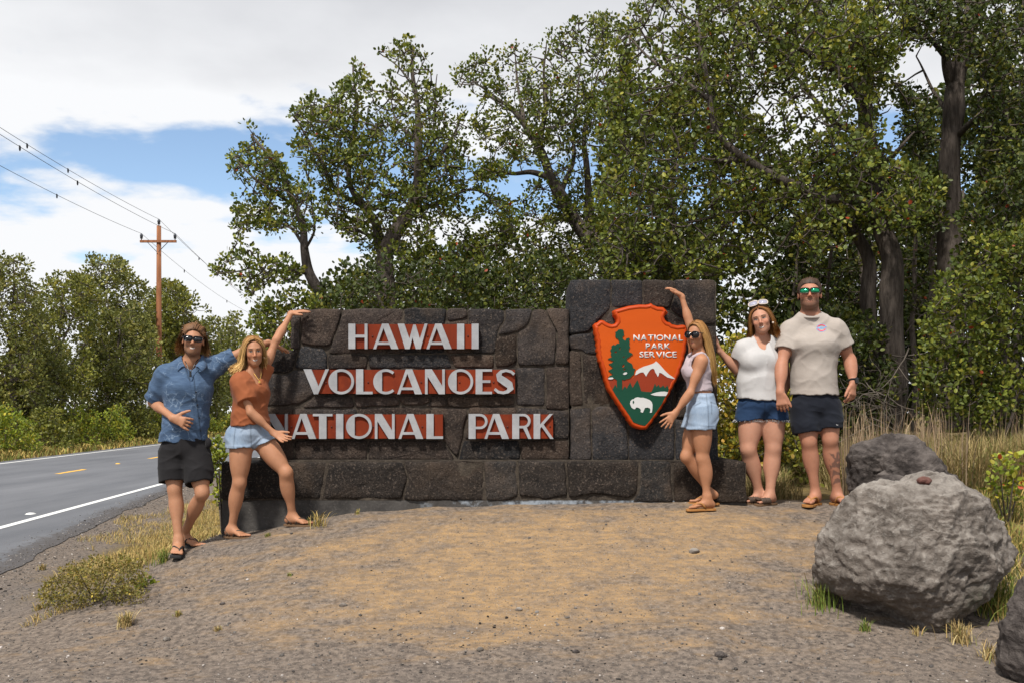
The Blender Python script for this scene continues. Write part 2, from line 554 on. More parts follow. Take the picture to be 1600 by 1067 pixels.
def stone_material():
    t = MT('basalt', .93, .22)
    a = t.attr('Col', 'Color')
    n1 = t.noise(9, 6, .62); n2 = t.noise(55, 5, .65); n3 = t.noise(3.0, 4)
    c = t.mix(t.rng(n1, .32, .7), t.mix(1.0, a, (.60, .60, .62), 'MULTIPLY'), t.mix(1.0, a, (1.8, 1.68, 1.55), 'MULTIPLY'))
    c = t.mix(t.rng(n2, .54, .75, 0, .6), c, srgb(128, 114, 102))
    c = t.mix(t.rng(t.noise(2.2, 5, .6), .5, .68, 0, .5), c, srgb(84, 70, 58))
    c = t.mix(t.rng(t.noise(130, 3, .6), .66, .74, 0, .6), c, srgb(165, 155, 145))
    # vesicles
    v = t.voro(62); v2 = t.voro(120)
    pit = t.math('MULTIPLY', t.rng(v, .12, .32, 1, 0), t.rng(n1, .42, .6))
    pit2 = t.math('MULTIPLY', t.rng(v2, .12, .30, 1, 0), t.rng(n3, .4, .6))
    hole = t.math('MAXIMUM', pit, pit2)
    c = t.mix(t.math('MULTIPLY', hole, .55), c, (.012, .010, .010))
    t.color(c)
    t.bump(n2, .8, .012)
    t.bump(hole, -1.0, .012) if False else t.bump(t.math('MULTIPLY', hole, -1.0), .9, .012)
    t.bump(t.noise(18, 4, .6), .6, .02)
    return t.m
MAT_STONE = stone_material()

def mortar_material():
    t = MT('mortar', .95, .15)
    n = t.noise(14, 6, .65); m = t.noise(90, 4, .6)
    c = t.mix(t.rng(n, .35, .68), srgb(44, 39, 35), srgb(82, 74, 65))
    c = t.mix(t.rng(m, .5, .75, 0, .4), c, srgb(112, 102, 90))
    t.color(c); t.bump(m, .7, .01)
    return t.m
MAT_MORTAR = mortar_material()

def stone_mesh(poly, Yf, depth, seed, gap=.007, proud=0.0, rel=.016, base=(.03, .026, .025)):
    """rough-faced block from an outline in (x, z) metres"""
    r = np.random.default_rng(seed)
    p = np.array(poly, float)
    c = p.mean(0)
    # orient counter-clockwise
    if np.sum(p[:, 0] * np.roll(p[:, 1], -1) - np.roll(p[:, 0], -1) * p[:, 1]) < 0: p = p[::-1]
    # shrink by the joint
    nx = np.roll(p, -1, 0) - p
    nrm = np.c_[nx[:, 1], -nx[:, 0]]; nrm /= np.linalg.norm(nrm, axis=1)[:, None] + 1e-9
    vn = nrm + np.roll(nrm, 1, 0); vn /= np.maximum((vn ** 2).sum(1), .6)[:, None] / 2 + 1e-9
    p = p - vn * gap * .5
    # resample
    out = []
    for i in range(len(p)):
        a, b = p[i], p[(i + 1) % len(p)]
        k = max(2, int(np.linalg.norm(b - a) / .028))
        for j in range(k): out.append(a + (b - a) * j / k)
    q = np.array(out)
    # round the corners
    q = q * .7 + (np.roll(q, 1, 0) + np.roll(q, -1, 0)) * .15
    q += .006 * np.c_[vnoise(q[:, 0] * 16, q[:, 1] * 16, seed), vnoise(q[:, 0] * 16, q[:, 1] * 16, seed + 50.5)]
    m = len(q)
    size = np.sqrt(abs(np.sum(q[:, 0] * np.roll(q[:, 1], -1) - np.roll(q[:, 0], -1) * q[:, 1]) / 2))
    e = min(.016, size * .07)
    tilt = r.normal(0, .02, 2)
    rings = [(0, depth), (0, .018), (e * .4, .006), (e, .0)]
    for s in (.72, .46, .22): rings.append((None, s))
    V = []
    for a, b in rings:
        if a is None:
            ins = 1 - e / (size * .5)
            ring = c + (q - c) * ins * b; y = np.zeros(m)
        else:
            dist = np.linalg.norm(q - c, axis=1)[:, None]
            ring = c + (q - c) * np.clip(1 - a / np.maximum(dist, .05), .3, 1); y = np.full(m, float(b))
        V.append(np.c_[ring[:, 0], y, ring[:, 1]])
    V.append(np.array([[c[0], 0, c[1]]]))
    V = np.concatenate(V)
    front = np.arange(len(V)) >= m * 2
    dz = rel * fbm(V[:, 0] * 7 + seed, V[:, 2] * 7, seed * 1.7, 4) + .006 * fbm(V[:, 0] * 30, V[:, 2] * 30, seed, 2)
    V[:, 1] += np.where(front, dz + (V[:, 0] - c[0]) * tilt[0] + (V[:, 2] - c[1]) * tilt[1] - proud, 0)
    # the visible top edge is uneven too
    V[:, 2] += np.where(np.arange(len(V)) < m * 2, .007 * fbm(V[:, 0] * 9, V[:, 1] * 6, seed, 3), 0)
    V[:, 1] += Yf
    nr = len(rings)
    qd = []
    i = np.arange(m); i2 = (i + 1) % m
    for k in range(nr - 1):
        qd.append(np.c_[k * m + i, k * m + i2, (k + 1) * m + i2, (k + 1) * m + i])
    tri = np.c_[(nr - 1) * m + i, (nr - 1) * m + i2, np.full(m, nr * m)]
    me = np_mesh('stone', V, [np.concatenate(qd), tri], True)
    tone = r.normal(1.05, .30); warm = r.normal(.02, .10)
    cc = np.array(base) * max(.55, tone) * np.array((1 + warm, 1, 1 - warm))
    col_attr(me, np.tile(cc, (len(V), 1)))
    return me

def zl(pts, ox, oy, s, Y):
    return [tuple(P(ox + x / s, oy + y / s, Y)[[0, 2]]) for x, y in pts]

WALL = [
 [(172,75),(220,66),(220,242),(172,242)], [(222,40),(428,38),(407,140),(372,226),(340,234),(222,216)],
 [(430,38),(735,36),(735,140),(642,265),(358,266),(376,228),(410,140)], [(737,36),(953,36),(947,104),(947,265),(645,265),(738,140)],
 [(955,36),(1053,38),(1058,80),(1030,96),(952,102)], [(949,105),(1033,98),(1060,84),(1078,265),(949,265)],
 [(1056,38),(1240,41),(1242,92),(1205,172),(1192,265),(1081,265),(1061,82)], [(1243,41),(1386,40),(1364,122),(1312,156),(1215,173),(1208,170),(1246,94)],
 [(1389,40),(1444,40),(1504,150),(1494,322),(1307,327),(1309,160),(1367,123)], [(1447,40),(1568,34),(1568,318),(1497,322),(1507,148)],
 [(1195,202),(1213,176),(1306,160),(1305,302),(1262,327),(1194,333)],
 [(15,240),(165,243),(210,247),(184,348),(150,362),(15,356)], [(222,219),(338,238),(357,274),(355,344),(250,348),(188,334),(213,253)],
 [(360,269),(557,268),(557,338),(400,341),(358,343)], [(560,268),(960,267),(986,336),(560,338)], [(964,267),(1190,267),(1192,335),(990,336)],
 [(15,360),(152,366),(187,342),(248,352),(296,467),(218,518),(70,528),(15,525)],
 [(252,352),(602,342),(602,470),(298,469)], [(606,342),(962,339),(962,470),(606,470)], [(966,339),(1298,336),(1298,470),(966,470)],
 [(1301,332),(1444,330),(1448,470),(1444,524),(1301,524)], [(1448,328),(1568,322),(1568,545),(1450,545)],
 [(232,520),(296,472),(484,474),(490,532),(230,533)], [(488,474),(702,474),(724,523),(494,533)], [(706,474),(862,474),(874,500),(834,524),(728,520)],
 [(867,474),(943,474),(953,528),(838,528),(878,502)], [(947,474),(1298,472),(1298,522),(1020,533),(957,528)],
 [(15,530),(184,534),(187,600),(15,604)], [(190,536),(504,538),(506,692),(190,692)], [(508,537),(725,527),(874,533),(877,692),(509,692)],
 [(879,533),(1054,532),(1057,562),(1034,692),(1004,785),(932,692),(880,692)], [(1060,530),(1302,527),(1302,692),(1040,692),(1062,600)],
 [(1305,530),(1568,548),(1568,692),(1305,692)],
 [(15,607),(188,604),(188,797),(15,797)], [(191,695),(555,695),(556,797),(191,797)], [(558,695),(930,695),(994,785),(990,797),(559,797)],
 [(1036,695),(1318,695),(1322,797),(1008,797),(1008,786)], [(1321,695),(1568,695),(1568,797),(1325,797)],
]
PILLAR = [
 [(0,22),(238,22),(238,190),(132,305),(110,330),(0,340)], [(241,23),(420,24),(422,182),(241,192)], [(423,24),(603,26),(603,106),(578,192),(425,182)],
 [(606,26),(838,24),(842,284),(700,292),(582,200),(607,108)], [(0,343),(142,327),(158,452),(90,458),(68,432),(0,424)], [(0,428),(66,436),(79,750),(0,750)],
 [(72,440),(88,461),(160,456),(243,692),(238,748),(83,750)], [(145,318),(240,198),(422,187),(424,602),(246,692),(163,455)], [(427,187),(578,198),(698,298),(690,604),(427,602)],
 [(703,298),(843,288),(849,604),(694,604)], [(4,754),(124,754),(127,1066),(4,1066)], [(128,772),(160,752),(312,752),(336,880),(338,1066),(130,1066)],
 [(340,872),(440,892),(592,800),(604,822),(608,1066),(342,1066)], [(246,698),(424,608),(604,608),(594,796),(440,886),(334,858),(315,748)],
 [(608,608),(740,608),(744,832),(608,818)], [(744,608),(850,608),(854,832),(748,832)], [(608,824),(854,836),(858,1066),(611,1066)],
]
BASE = [
 [(26,75),(331,76),(314,182),(26,184)], [(335,76),(550,75),(564,130),(547,182),(318,183)], [(553,73),(780,74),(786,187),(580,189),(551,184),(568,130)],
 [(783,74),(877,73),(882,172),(842,190),(790,188)], [(880,72),(1018,72),(1024,172),(960,184),(886,174)], [(1021,73),(1231,74),(1224,165),(1203,180),(1090,167),(1028,180)],
 [(1234,74),(1321,74),(1327,194),(1208,194),(1228,166)], [(1324,74),(1535,72),(1542,194),(1330,194)],
]

def build_sign():
    s = thing('stone_sign', 'long dark lava-stone park entrance sign wall with a taller block behind the arrowhead', 'sign', tuple(P(760, 790, YW)))
    k = 0
    for pl in WALL:
        top = min(y for x, y in pl) < 60 or min(x for x, y in pl) < 20 or pl is WALL[0]
        me = stone_mesh(zl(pl, 400, 470, 3.2, YW), YW, .54 if top else .16, 11 + k, gap=.009 * .6, base=(.027, .0225, .021)); k += 1
        link('stone', me, MAT_STONE, s)
    for pl in PILLAR:
        top = min(y for x, y in pl) < 60 or min(x for x, y in pl) < 5 or max(x for x, y in pl) > 830
        me = stone_mesh(zl(pl, 890, 430, 3.679, YP), YP, .60 if top else .16, 11 + k, gap=.006, rel=.012, base=(.021, .0192, .0195)); k += 1
        link('stone', me, MAT_STONE, s)
    for pl in BASE:
        me = stone_mesh(zl(pl, 330, 680, 1.839, YB), YB, .85, 11 + k, gap=.007, rel=.018, base=(.018, .015, .0132)); k += 1
        link('stone', me, MAT_STONE, s)
    # mortar core behind the stones, set back from their faces
    def core(x0, x1, y0, y1, Yf, th, nm='mortar'):
        a = P(x0, y1, Yf); b = P(x1, y0, Yf)
        xs = np.linspace(a[0], b[0], 80); zs = np.linspace(a[2], b[2], 30)
        X, Z = np.meshgrid(xs, zs)
        Yv = Yf + .012 * fbm(X * 8, Z * 8, 3.1, 3)
        n = X.size; i = (np.arange(29)[:, None] * 80 + np.arange(79)).ravel()
        mb = MB(); mb.add(np.c_[X.ravel(), Yv.ravel(), Z.ravel()], np.c_[i, i + 1, i + 81, i + 80])
        mb.box((a[0] + .003, Yf + .02, a[2]), (b[0] - .003, Yf + th, b[2] - .003))
        link(nm, mb.mesh(nm), MAT_MORTAR, s)
    core(458.5, 889, 485.5, 719.0, YW + .016, .50)
    core(408, 470, 549.0, 719.0, YW + .016, .47)
    core(893, 1119.0, 441, 719.5, YP + .016, .55)
    core(347.5, 1165.5, 722.3, 781, YB + .018, .78)
    # thin bed of mortar where wall meets base
    mb = MB(); a = P(404, 721.5, YB + .03); b = P(1124, 719.2, YB + .03)
    mb.box((a[0], YB + .05, a[2] - .004), (b[0], YW + .10, P(0, 720.0, YB)[2] + .006))
    link('mortar_bed', mb.mesh(), MAT_MORTAR, s)
    # concrete plinth
    t = MT('plinth_concrete', .92, .2)
    n1 = t.noise(4, 6, .6); n2 = t.noise(45, 4, .6); pos = t.pos()
    sp = t.n('ShaderNodeSeparateXYZ'); t.L(pos, sp.inputs[0])
    c = t.mix(t.rng(n1, .3, .7), srgb(46, 44, 43), srgb(82, 79, 76))
    c = t.mix(t.rng(n2, .55, .75, 0, .35), c, srgb(120, 115, 110))
    # old pale paint flaking along the middle of the plinth
    xm = t.math('MULTIPLY', t.rng(sp.outputs[0], -.9, -.5), t.rng(sp.outputs[0], 1.75, 1.4))
    zm = t.rng(t.math('ADD', sp.outputs[2], t.rng(t.noise(5, 5, .6), .25, .75, -.06, .06)), .815, .790)
    fl = t.math('MULTIPLY', t.rng(t.noise(7, 6, .65), .42, .56), .85)
    c = t.mix(t.math('MULTIPLY', t.math('MULTIPLY', xm, zm), fl), c, t.mix(n1, srgb(112, 124, 138), srgb(176, 182, 188)))
    t.color(c); t.bump(n2, .5, .008); t.bump(n1, .3, .02)
    mb = MB()
    a = P(346.0, 860, YB); b = P(1166, 781.5, YB)
    xs = np.linspace(a[0], b[0], 130); zs = np.linspace(a[2] - .25, b[2], 16)
    X, Z = np.meshgrid(xs, zs); Yv = YB + .016 + .006 * fbm(X * 6, Z * 6, 8.8, 3)
    i = (np.arange(15)[:, None] * 130 + np.arange(129)).ravel()
    mb.add(np.c_[X.ravel(), Yv.ravel(), Z.ravel()], np.c_[i, i + 1, i + 131, i + 130])
    mb.box((a[0] + .0, YB + .027, a[2] - .25), (b[0], YB + .82, b[2] - .001))
    link('plinth', mb.mesh(), t.m, s)
    return s
SIGN = build_sign()

# ------------------------------------------------------------------ lettered boards
def board_material():
    t = MT('red_board', .7, .22)
    n = t.noise(3.0, 6, .6, stretch=(1, 1, .35)); m = t.noise(60, 4, .6, stretch=(1, 1, .15)); k = t.noise(11, 5, .6)
    c = t.mix(t.rng(n, .32, .68), srgb(94, 31, 9), srgb(126, 44, 10))
    c = t.mix(t.rng(k, .55, .75, 0, .5), c, srgb(138, 56, 20))
    c = t.mix(t.rng(m, .55, .8, 0, .4), c, srgb(76, 32, 20))
    t.color(c); t.bump(m, .25, .006)
    return t.m
MAT_BOARD = board_material()
def letter_material():
    t = MT('letter_metal', .62, .28)
    n = t.noise(7, 6, .65); m = t.noise(55, 4, .6)
    c = t.mix(t.rng(n, .3, .72), srgb(134, 135, 138), srgb(164, 165, 167))
    c = t.mix(t.rng(m, .62, .78, 0, .5), c, srgb(110, 110, 112))
    t.color(c); t.bump(m, .2, .004)
    return t.m
MAT_LETTER = letter_material()
MAT_BOLT = flat_mat('bolt_steel', srgb(84, 34, 24), .5, .4)

def arc(cx, cy, rx, ry, a0, a1, n=20):
    return [(cx + rx * math.cos(math.radians(a0 + (a1 - a0) * i / n)), cy - ry * math.sin(math.radians(a0 + (a1 - a0) * i / n))) for i in range(n + 1)]
def gA(x0, x1, y):   # wide-footed A, thick right stroke
    f = lambda px: x0 + (px - 586) / 126 * (x1 - x0)
    o = [(630, 0), (662, 0), (712, 125), (676, 125), (668, 104), (607, 104), (600, 125), (586, 125)]
    h = [(637.5, 22), (663, 91), (612, 91)]
    return [[(f(a), y + b) for a, b in o], [(f(a), y + b) for a, b in h]]
def gN(x0, x1, y):
    w = x1 - x0; t = 13
    return [[(x0, y), (x0 + 34, y), (x1 - t, y + 84), (x1 - t, y), (x1, y), (x1, y + 125), (x1 - 30, y + 125), (x0 + t, y + 37), (x0 + t, y + 125), (x0, y + 125)]]
def gO(x0, x1, y):
    cx = (x0 + x1) / 2; rx = (x1 - x0) / 2
    ix = x0 + 43; ri = rx - 13; ry = 50
    a = math.degrees(math.acos((ix - cx) / ri))
    return [arc(cx, y + 62.5, rx, 63, 0, 354, 40), arc(cx, y + 62.5, ri, ry, a, -a, 26)]
def gL(x0, x1, y): return [[(x0, y), (x0 + 36, y), (x0 + 36, y + 112), (x1, y + 112), (x1, y + 125), (x0, y + 125)]]
def gI(x0, x1, y): return [[(x0, y), (x1, y), (x1, y + 125), (x0, y + 125)]]

def gS(y):
    cl = np.array([(1291, 26), (1276, 13), (1250, 6.5), (1226, 12), (1214, 28), (1220, 46), (1244, 62), (1266, 78), (1273, 96), (1258, 112), (1236, 118), (1212, 114), (1193, 99)], float)
    w = np.array([7, 7, 6.5, 8, 14, 18, 19, 19, 16, 9, 7, 7, 7])
    T = np.gradient(cl, axis=0); T /= np.linalg.norm(T, axis=1)[:, None]
    n = np.c_[-T[:, 1], T[:, 0]]
    a = cl + n * w[:, None]; b = cl - n * w[:, None]
    return [[(p[0], y + p[1]) for p in np.concatenate([a, b[::-1]])]]

y1, y2, y3 = 115, 340, 563
def gC(x0, y):
    cx, rx = x0 + 63, 63
    ix = x0 + 44
    a = math.degrees(math.acos((ix - cx) / (rx - 13)))
    out = arc(cx, y + 62.5, rx, 63, 49, 311, 30)
    inn = arc(cx, y + 62.5, rx - 13, 50, 312, 360 - a, 8) + arc(cx, y + 62.5, rx - 13, 50, a, 48, 8)
    return [out + inn]
BOARDS = [
 ('HAWAII', [(462, 118), (1112, 118), (1112, 238), (462, 238)], 'HAWAII', [
   [[(462,115),(496,115),(496,170),(543,170),(543,115),(557,115),(557,240),(543,240),(543,184),(496,184),(496,240),(462,240)]],
   gA(586, 712, y1), [[(708,115),(741,115),(767,190),(786,120),(798,120),(819,190),(843,115),(857,115),(823,240),(799,240),(782,184),(768,240),(745,240)]],
   gA(852, 978, y1), gI(1005, 1041, y1), gI(1078, 1113, y1)], [(583, 178), (858, 176), (1060, 176)]),
 ('VOLCANOES', [(262, 343), (1295, 343), (1295, 462), (312, 462)], 'VOLCANOES', [
   [[(237,340),(276,340),(312,426),(347,340),(364,340),(309,465),(289,465)]], gO(362, 490, y2), gL(500, 583, y2), gC(586, y2), gA(706, 830, y2), gN(845, 944, y2),
   gO(960, 1086, y2), [[(1098,340),(1180,340),(1180,352),(1132,352),(1132,395),(1172,395),(1172,408),(1132,408),(1132,452),(1180,452),(1180,465),(1098,465)]], gS(y2)],
   [(350, 408), (561, 406), (826, 406), (1018, 406), (1188, 406)]),
 ('NATIONAL', [(80, 566), (934, 566), (934, 686), (150, 686), (80, 580)], 'NATIONAL', [
   gN(58, 157, y3), gA(178, 300, y3), [[(284,563),(382,563),(382,575),(352,575),(352,688),(315,688),(315,575),(284,575)]], gI(400, 436, y3), gO(450, 579, y3), gN(594, 693, y3),
   gA(712, 836, y3), gL(852, 935, y3)], [(178, 628), (378, 628), (585, 628), (832, 628)]),
 ('PARK', [(1064, 566), (1485, 566), (1485, 686), (1064, 686)], 'PARK', [
   [[(1063,563)] + arc(1120, 601, 38, 38, 90, -90, 16) + [(1098,639),(1098,688),(1063,688)], [(1098,575)] + [(1098,627)] + arc(1119, 601, 26, 26, -90, 90, 14)],
   gA(1142, 1265, y3),
   [[(1281,563)] + arc(1337, 599, 36, 36, 90, -62, 16) + [(1377,688),(1361,688),(1336,635),(1316,635),(1316,688),(1281,688)], [(1316,575),(1316,623)] + arc(1336, 599, 24, 24, -90, 90, 14)],
   [[(1388,563),(1421,563),(1421,616),(1468,563),(1485,563),(1438,616),(1488,688),(1471,688),(1428,628),(1421,636),(1421,688),(1388,688)]]], [(1160, 628), (1258, 628), (1470, 626)]),
]
def build_boards():
    where = {'HAWAII': 'top red board with raised pale letters spelling HAWAII', 'VOLCANOES': 'middle red board with raised pale letters spelling VOLCANOES',
             'NATIONAL': 'bottom red board with raised pale letters spelling NATIONAL', 'PARK': 'short red board with raised pale letters spelling PARK'}
    bolt = bmesh.new(); bmesh.ops.create_uvsphere(bolt, u_segments=8, v_segments=5, radius=.008)
    bolt_me = bpy.data.meshes.new('bolt'); bolt.to_mesh(bolt_me); bolt.free()
    Yb = YW - .045
    for key, bp, _, letters, bolts in BOARDS:
        pts = zl(bp, 400, 470, 3.2, Yb)
        c = np.mean(pts, 0)
        t = thing('lettered_board', where[key], 'sign', (c[0], YW, c[1]), 'lettered boards on the stone wall')
        link('board', poly_prism([pts], Yb, .055), MAT_BOARD, t)
        for g in letters:
            link('letter', poly_prism([zl(p, 400, 470, 3.2, Yb - .022) for p in g], Yb - .022, .024), MAT_LETTER, t)
        for b in bolts:
            q = zl([b], 400, 470, 3.2, Yb)[0]
            link('bolt', bolt_me, MAT_BOLT, t, loc=(q[0], Yb - .001, q[1]))
build_boards()

# ------------------------------------------------------------------ arrowhead emblem
ARROW = [(137,284),(146,276),(160,271),(172,260),(184,257),(198,260),(212,270),(228,278),(244,282),(260,279),(270,266),(268,250),(260,238),(252,230),(254,218),(250,204),(268,196),(300,187),(340,176),(400,168),(440,169),(457,166),(470,160),(482,170),(508,181),(540,183),(556,198),(568,213),(566,220),(553,228),(547,240),(552,256),(562,267),(580,271),(590,281),(622,288),(650,284),(668,286),(682,294),
 (684,318),(679,350),(682,378),(674,402),(675,430),(664,462),(666,480),(655,500),(652,524),(640,542),(638,562),(622,592),(616,612),(604,624),(598,646),(586,660),(580,682),(564,702),(558,724),(540,744),(532,764),(514,786),(506,806),(488,824),(478,846),(461,862),(452,876),(438,885),(412,886),(390,880),(372,874),(352,860),(344,846),(332,832),(328,816),(312,802),(305,784),(290,770),(284,752),(270,738),(262,720),(246,700),(236,680),(222,664),(212,642),(206,618),(198,600),(196,578),(188,560),(184,538),(176,518),(174,502),(162,490),(165,476),(158,458),(160,442),(152,428),(158,412),(152,396),(156,380),(147,364),(150,348),(140,328),(142,308)]

def inset(poly, d):
    p = np.array(poly, float)
    ar = np.sum(p[:, 0] * np.roll(p[:, 1], -1) - np.roll(p[:, 0], -1) * p[:, 1])
    e = np.roll(p, -1, 0) - np.roll(p, 1, 0)
    n = np.c_[e[:, 1], -e[:, 0]]; n /= np.linalg.norm(n, axis=1)[:, None] + 1e-9
    if ar < 0: n = -n
    return p - n * d

def build_arrowhead():
    Ya = YP - .115
    c = zl([(410, 520)], 890, 430, 3.679, Ya)[0]
    t = thing('arrowhead_sign', 'orange carved arrowhead emblem with tree, mountain and white bison mounted on the stone block', 'sign', (c[0], YP, c[1]))
    def m(name, c, var=.06, rough=.38):
        q = MT(name, rough + .12, .25)
        n = q.noise(2.2, 5, .55, stretch=(.35, 1, 3.2)); k = q.noise(30, 4, .6)
        col = q.mix(q.rng(n, .3, .7), [x * (1 - var) for x in c], [min(1, x * (1 + var)) for x in c])
        q.color(q.mix(q.rng(k, .6, .8, 0, .12), col, [x * .7 for x in c]))
        q.bump(q.noise(16, 4, .6), .12, .01)
        return q.m
    orange = m('paint_orange', srgb(184, 74, 0), .05); rimc = m('paint_rim', srgb(170, 58, 2))
    green = m('paint_green', srgb(10, 62, 44)); brown = m('paint_brown', srgb(132, 46, 18)); white = m('paint_white', srgb(192, 192, 190), .03)
    out = np.array(zl(ARROW, 890, 430, 3.679, Ya))
    # panel: rounded carved edge, slightly dished face
    n = len(out)
    levels = [(0, .118), (0, .030), (.006, .012), (.014, .003), (.024, .000), (.032, .003), (.036, .007)]
    V = []
    for d, y in levels:
        r = inset(out, d) if d else out
        V.append(np.c_[r[:, 0], np.full(n, Ya + y), r[:, 1]])
    i = np.arange(n); i2 = (i + 1) % n
    q = np.concatenate([np.c_[k * n + i, k * n + i2, (k + 1) * n + i2, (k + 1) * n + i] for k in range(len(levels) - 1)])
    me = np_mesh('rim', np.concatenate(V), q, True)
    bm = bmesh.new(); bm.from_mesh(me); bmesh.ops.recalc_face_normals(bm, faces=bm.faces)
    bm.faces.ensure_lookup_table()
    bm.to_mesh(me); bm.free()
    link('rim', me, rimc, t)
    face = [tuple(p) for p in inset(out, .034)]
    link('panel', poly_prism([face], Ya + .0062, .08), orange, t)
    def layer(name, pts, mat, y, d=.006):
        link(name, poly_prism([zl(p, 890, 430, 3.679, Ya + y) for p in ([pts] if not isinstance(pts[0], list) else pts)], Ya + y, d), mat, t)
    layer('painted_hills', [(219,597),(245,598),(271,600),(300,596),(316,600),(332,604),(352,594),(366,586),(380,570),(410,558),(440,545),(470,535),(498,512),(530,540),(560,565),(607,597),(598,622),(584,644),(570,664),(480,672),(410,668),(300,665),(248,660),(230,624)], brown, .003)
    layer('painted_snow', [(376,572),(384,548),(400,536),(425,524),(452,516),(476,508),(488,502),(497,493),(506,500),(516,510),(532,528),(548,546),(562,560),(576,572),(592,582),(607,595),(585,591),(562,585),(545,573),(530,562),(516,558),(512,575),(506,582),(500,568),(492,556),(488,542),(480,534),(466,540),(456,552),(446,568),(440,580),(432,568),(424,556),(410,557),(396,563),(386,570)], white, .000)
    layer('painted_meadow', [(246,656),(254,642),(263,626),(270,642),(274,652),(302,660),(310,646),(319,636),(328,650),(338,632),(348,614),(356,632),(362,646),(376,622),(390,600),(400,626),(412,664),(440,668),(470,669),(480,648),(491,620),(499,640),(512,627),(521,645),(538,631),(549,646),(562,631),(571,654),(566,668),(552,694),(530,738),(502,778),(472,820),(446,852),(431,863),(404,856),(366,842),(346,808),(302,744),(270,696)], green, -.001)
    layer('painted_lake', [(465,683),(480,677),(500,671),(524,667),(546,666),(566,670),(560,682),(553,692),(520,692),(490,690)], white, -.005)
    layer('painted_bison', [(347,738),(350,722),(358,713),(370,709),(378,702),(392,699),(408,702),(424,702),(444,708),(460,715),(472,726),(477,742),(476,764),(473,787),(461,789),(465,772),(460,762),(448,758),(434,760),(428,772),(421,788),(408,784),(410,772),(404,764),(392,758),(382,758),(376,768),(366,766),(356,758),(352,748)], white, -.005)
    layer('painted_bison_eye', [(363,722),(368,718),(372,726),(368,736),(363,732)], green, -.008, .004)
    layer('painted_tree', [[(262,350),(265,336),(262,328),(274,322),(280,314),(292,311),(306,313),(312,322),(310,334),(315,344),(306,352),(304,362),(314,374),(322,376),(326,364),(338,360),(347,363),(340,374),(346,384),(342,400),(348,412),(340,424),(342,440),(356,446),(364,454),(352,460),(346,468),(332,476),(326,486),(340,498),(356,506),(364,520),(360,530),(378,538),(370,552),(372,566),(358,578),(346,592),(328,596),(312,602),(302,596),(302,662),(272,658),(272,600),(256,592),(240,594),(222,584),(232,576),(250,570),(238,560),(222,546),(236,540),(250,532),(238,520),(224,508),(240,504),(256,494),(240,488),(219,480),(230,474),(244,470),(236,456),(240,442),(233,430),(242,420),(240,408),(252,398),(262,402),(274,392),(286,392),(284,376),(276,364),(266,360)],
        [(284,420),(292,410),(290,430)], [(256,440),(268,434),(274,442),(262,446)], [(304,470),(318,462),(312,474)], [(300,520),(312,508),(316,520),(306,530)], [(306,540),(322,532),(316,546)]], green, -.002)
    layer('painted_cloud', [(306,566),(314,558),(326,555),(332,560),(326,568),(314,571)], white, -.006)
    layer('painted_cloud', [(219,593),(228,587),(244,585),(253,589),(248,595),(232,597)], white, -.0045)
    # lettering
    rows = [('NATIONAL', 367, 652, 343, 378), ('PARK', 438, 580, 391, 426), ('SERVICE', 402, 616, 438, 473)]
    dg = None
    for word, x0, x1, ya, yb in rows:
        chars = []
        for ch in word:
            cu = bpy.data.curves.new('t', 'FONT'); cu.body = ch; cu.size = 1.0; cu.extrude = .0; cu.offset = .020; cu.resolution_u = 3
            o = bpy.data.objects.new('t', cu); COL.objects.link(o); chars.append(o)
        bpy.context.view_layer.update(); dg = bpy.context.evaluated_depsgraph_get()
        ms = []
        for o in chars:
            ms.append(bpy.data.meshes.new_from_object(o.evaluated_get(dg)))
        for o in chars:
            cu = o.data; bpy.data.objects.remove(o); bpy.data.curves.remove(cu)
        ws = []
        for me in ms:
            co = np.array([v.co for v in me.vertices]); ws.append((co[:, 0].min(), co[:, 0].max(), co[:, 1].min(), co[:, 1].max()))
        gapu = .075
        tot = sum(w[1] - w[0] for w in ws) + gapu * (len(ws) - 1)
        sx = (x1 - x0) / tot; x = x0
        for me, w in zip(ms, ws):
            co = np.array([v.co for v in me.vertices])
            px = x + (co[:, 0] - w[0]) * sx; py = yb - (co[:, 1] - w[2]) / (w[3] - w[2]) * (yb - ya)
            x += (w[1] - w[0] + gapu) * sx
            xz = np.array(zl(list(zip(px, py)), 890, 430, 3.679, Ya + .002))
            V = np.c_[xz[:, 0], np.full(len(xz), Ya + .002), xz[:, 1]]
            bm = bmesh.new(); bm.from_mesh(me)
            for v, c2 in zip(bm.verts, V): v.co = c2
            r = bmesh.ops.extrude_face_region(bm, geom=bm.faces[:])
            for v in [g for g in r['geom'] if isinstance(g, bmesh.types.BMVert)]: v.co.y += .006
            bmesh.ops.recalc_face_normals(bm, faces=bm.faces)
            bm.to_mesh(me); bm.free()
            me.materials.clear()
            link('letter', me, white, t)
build_arrowhead()
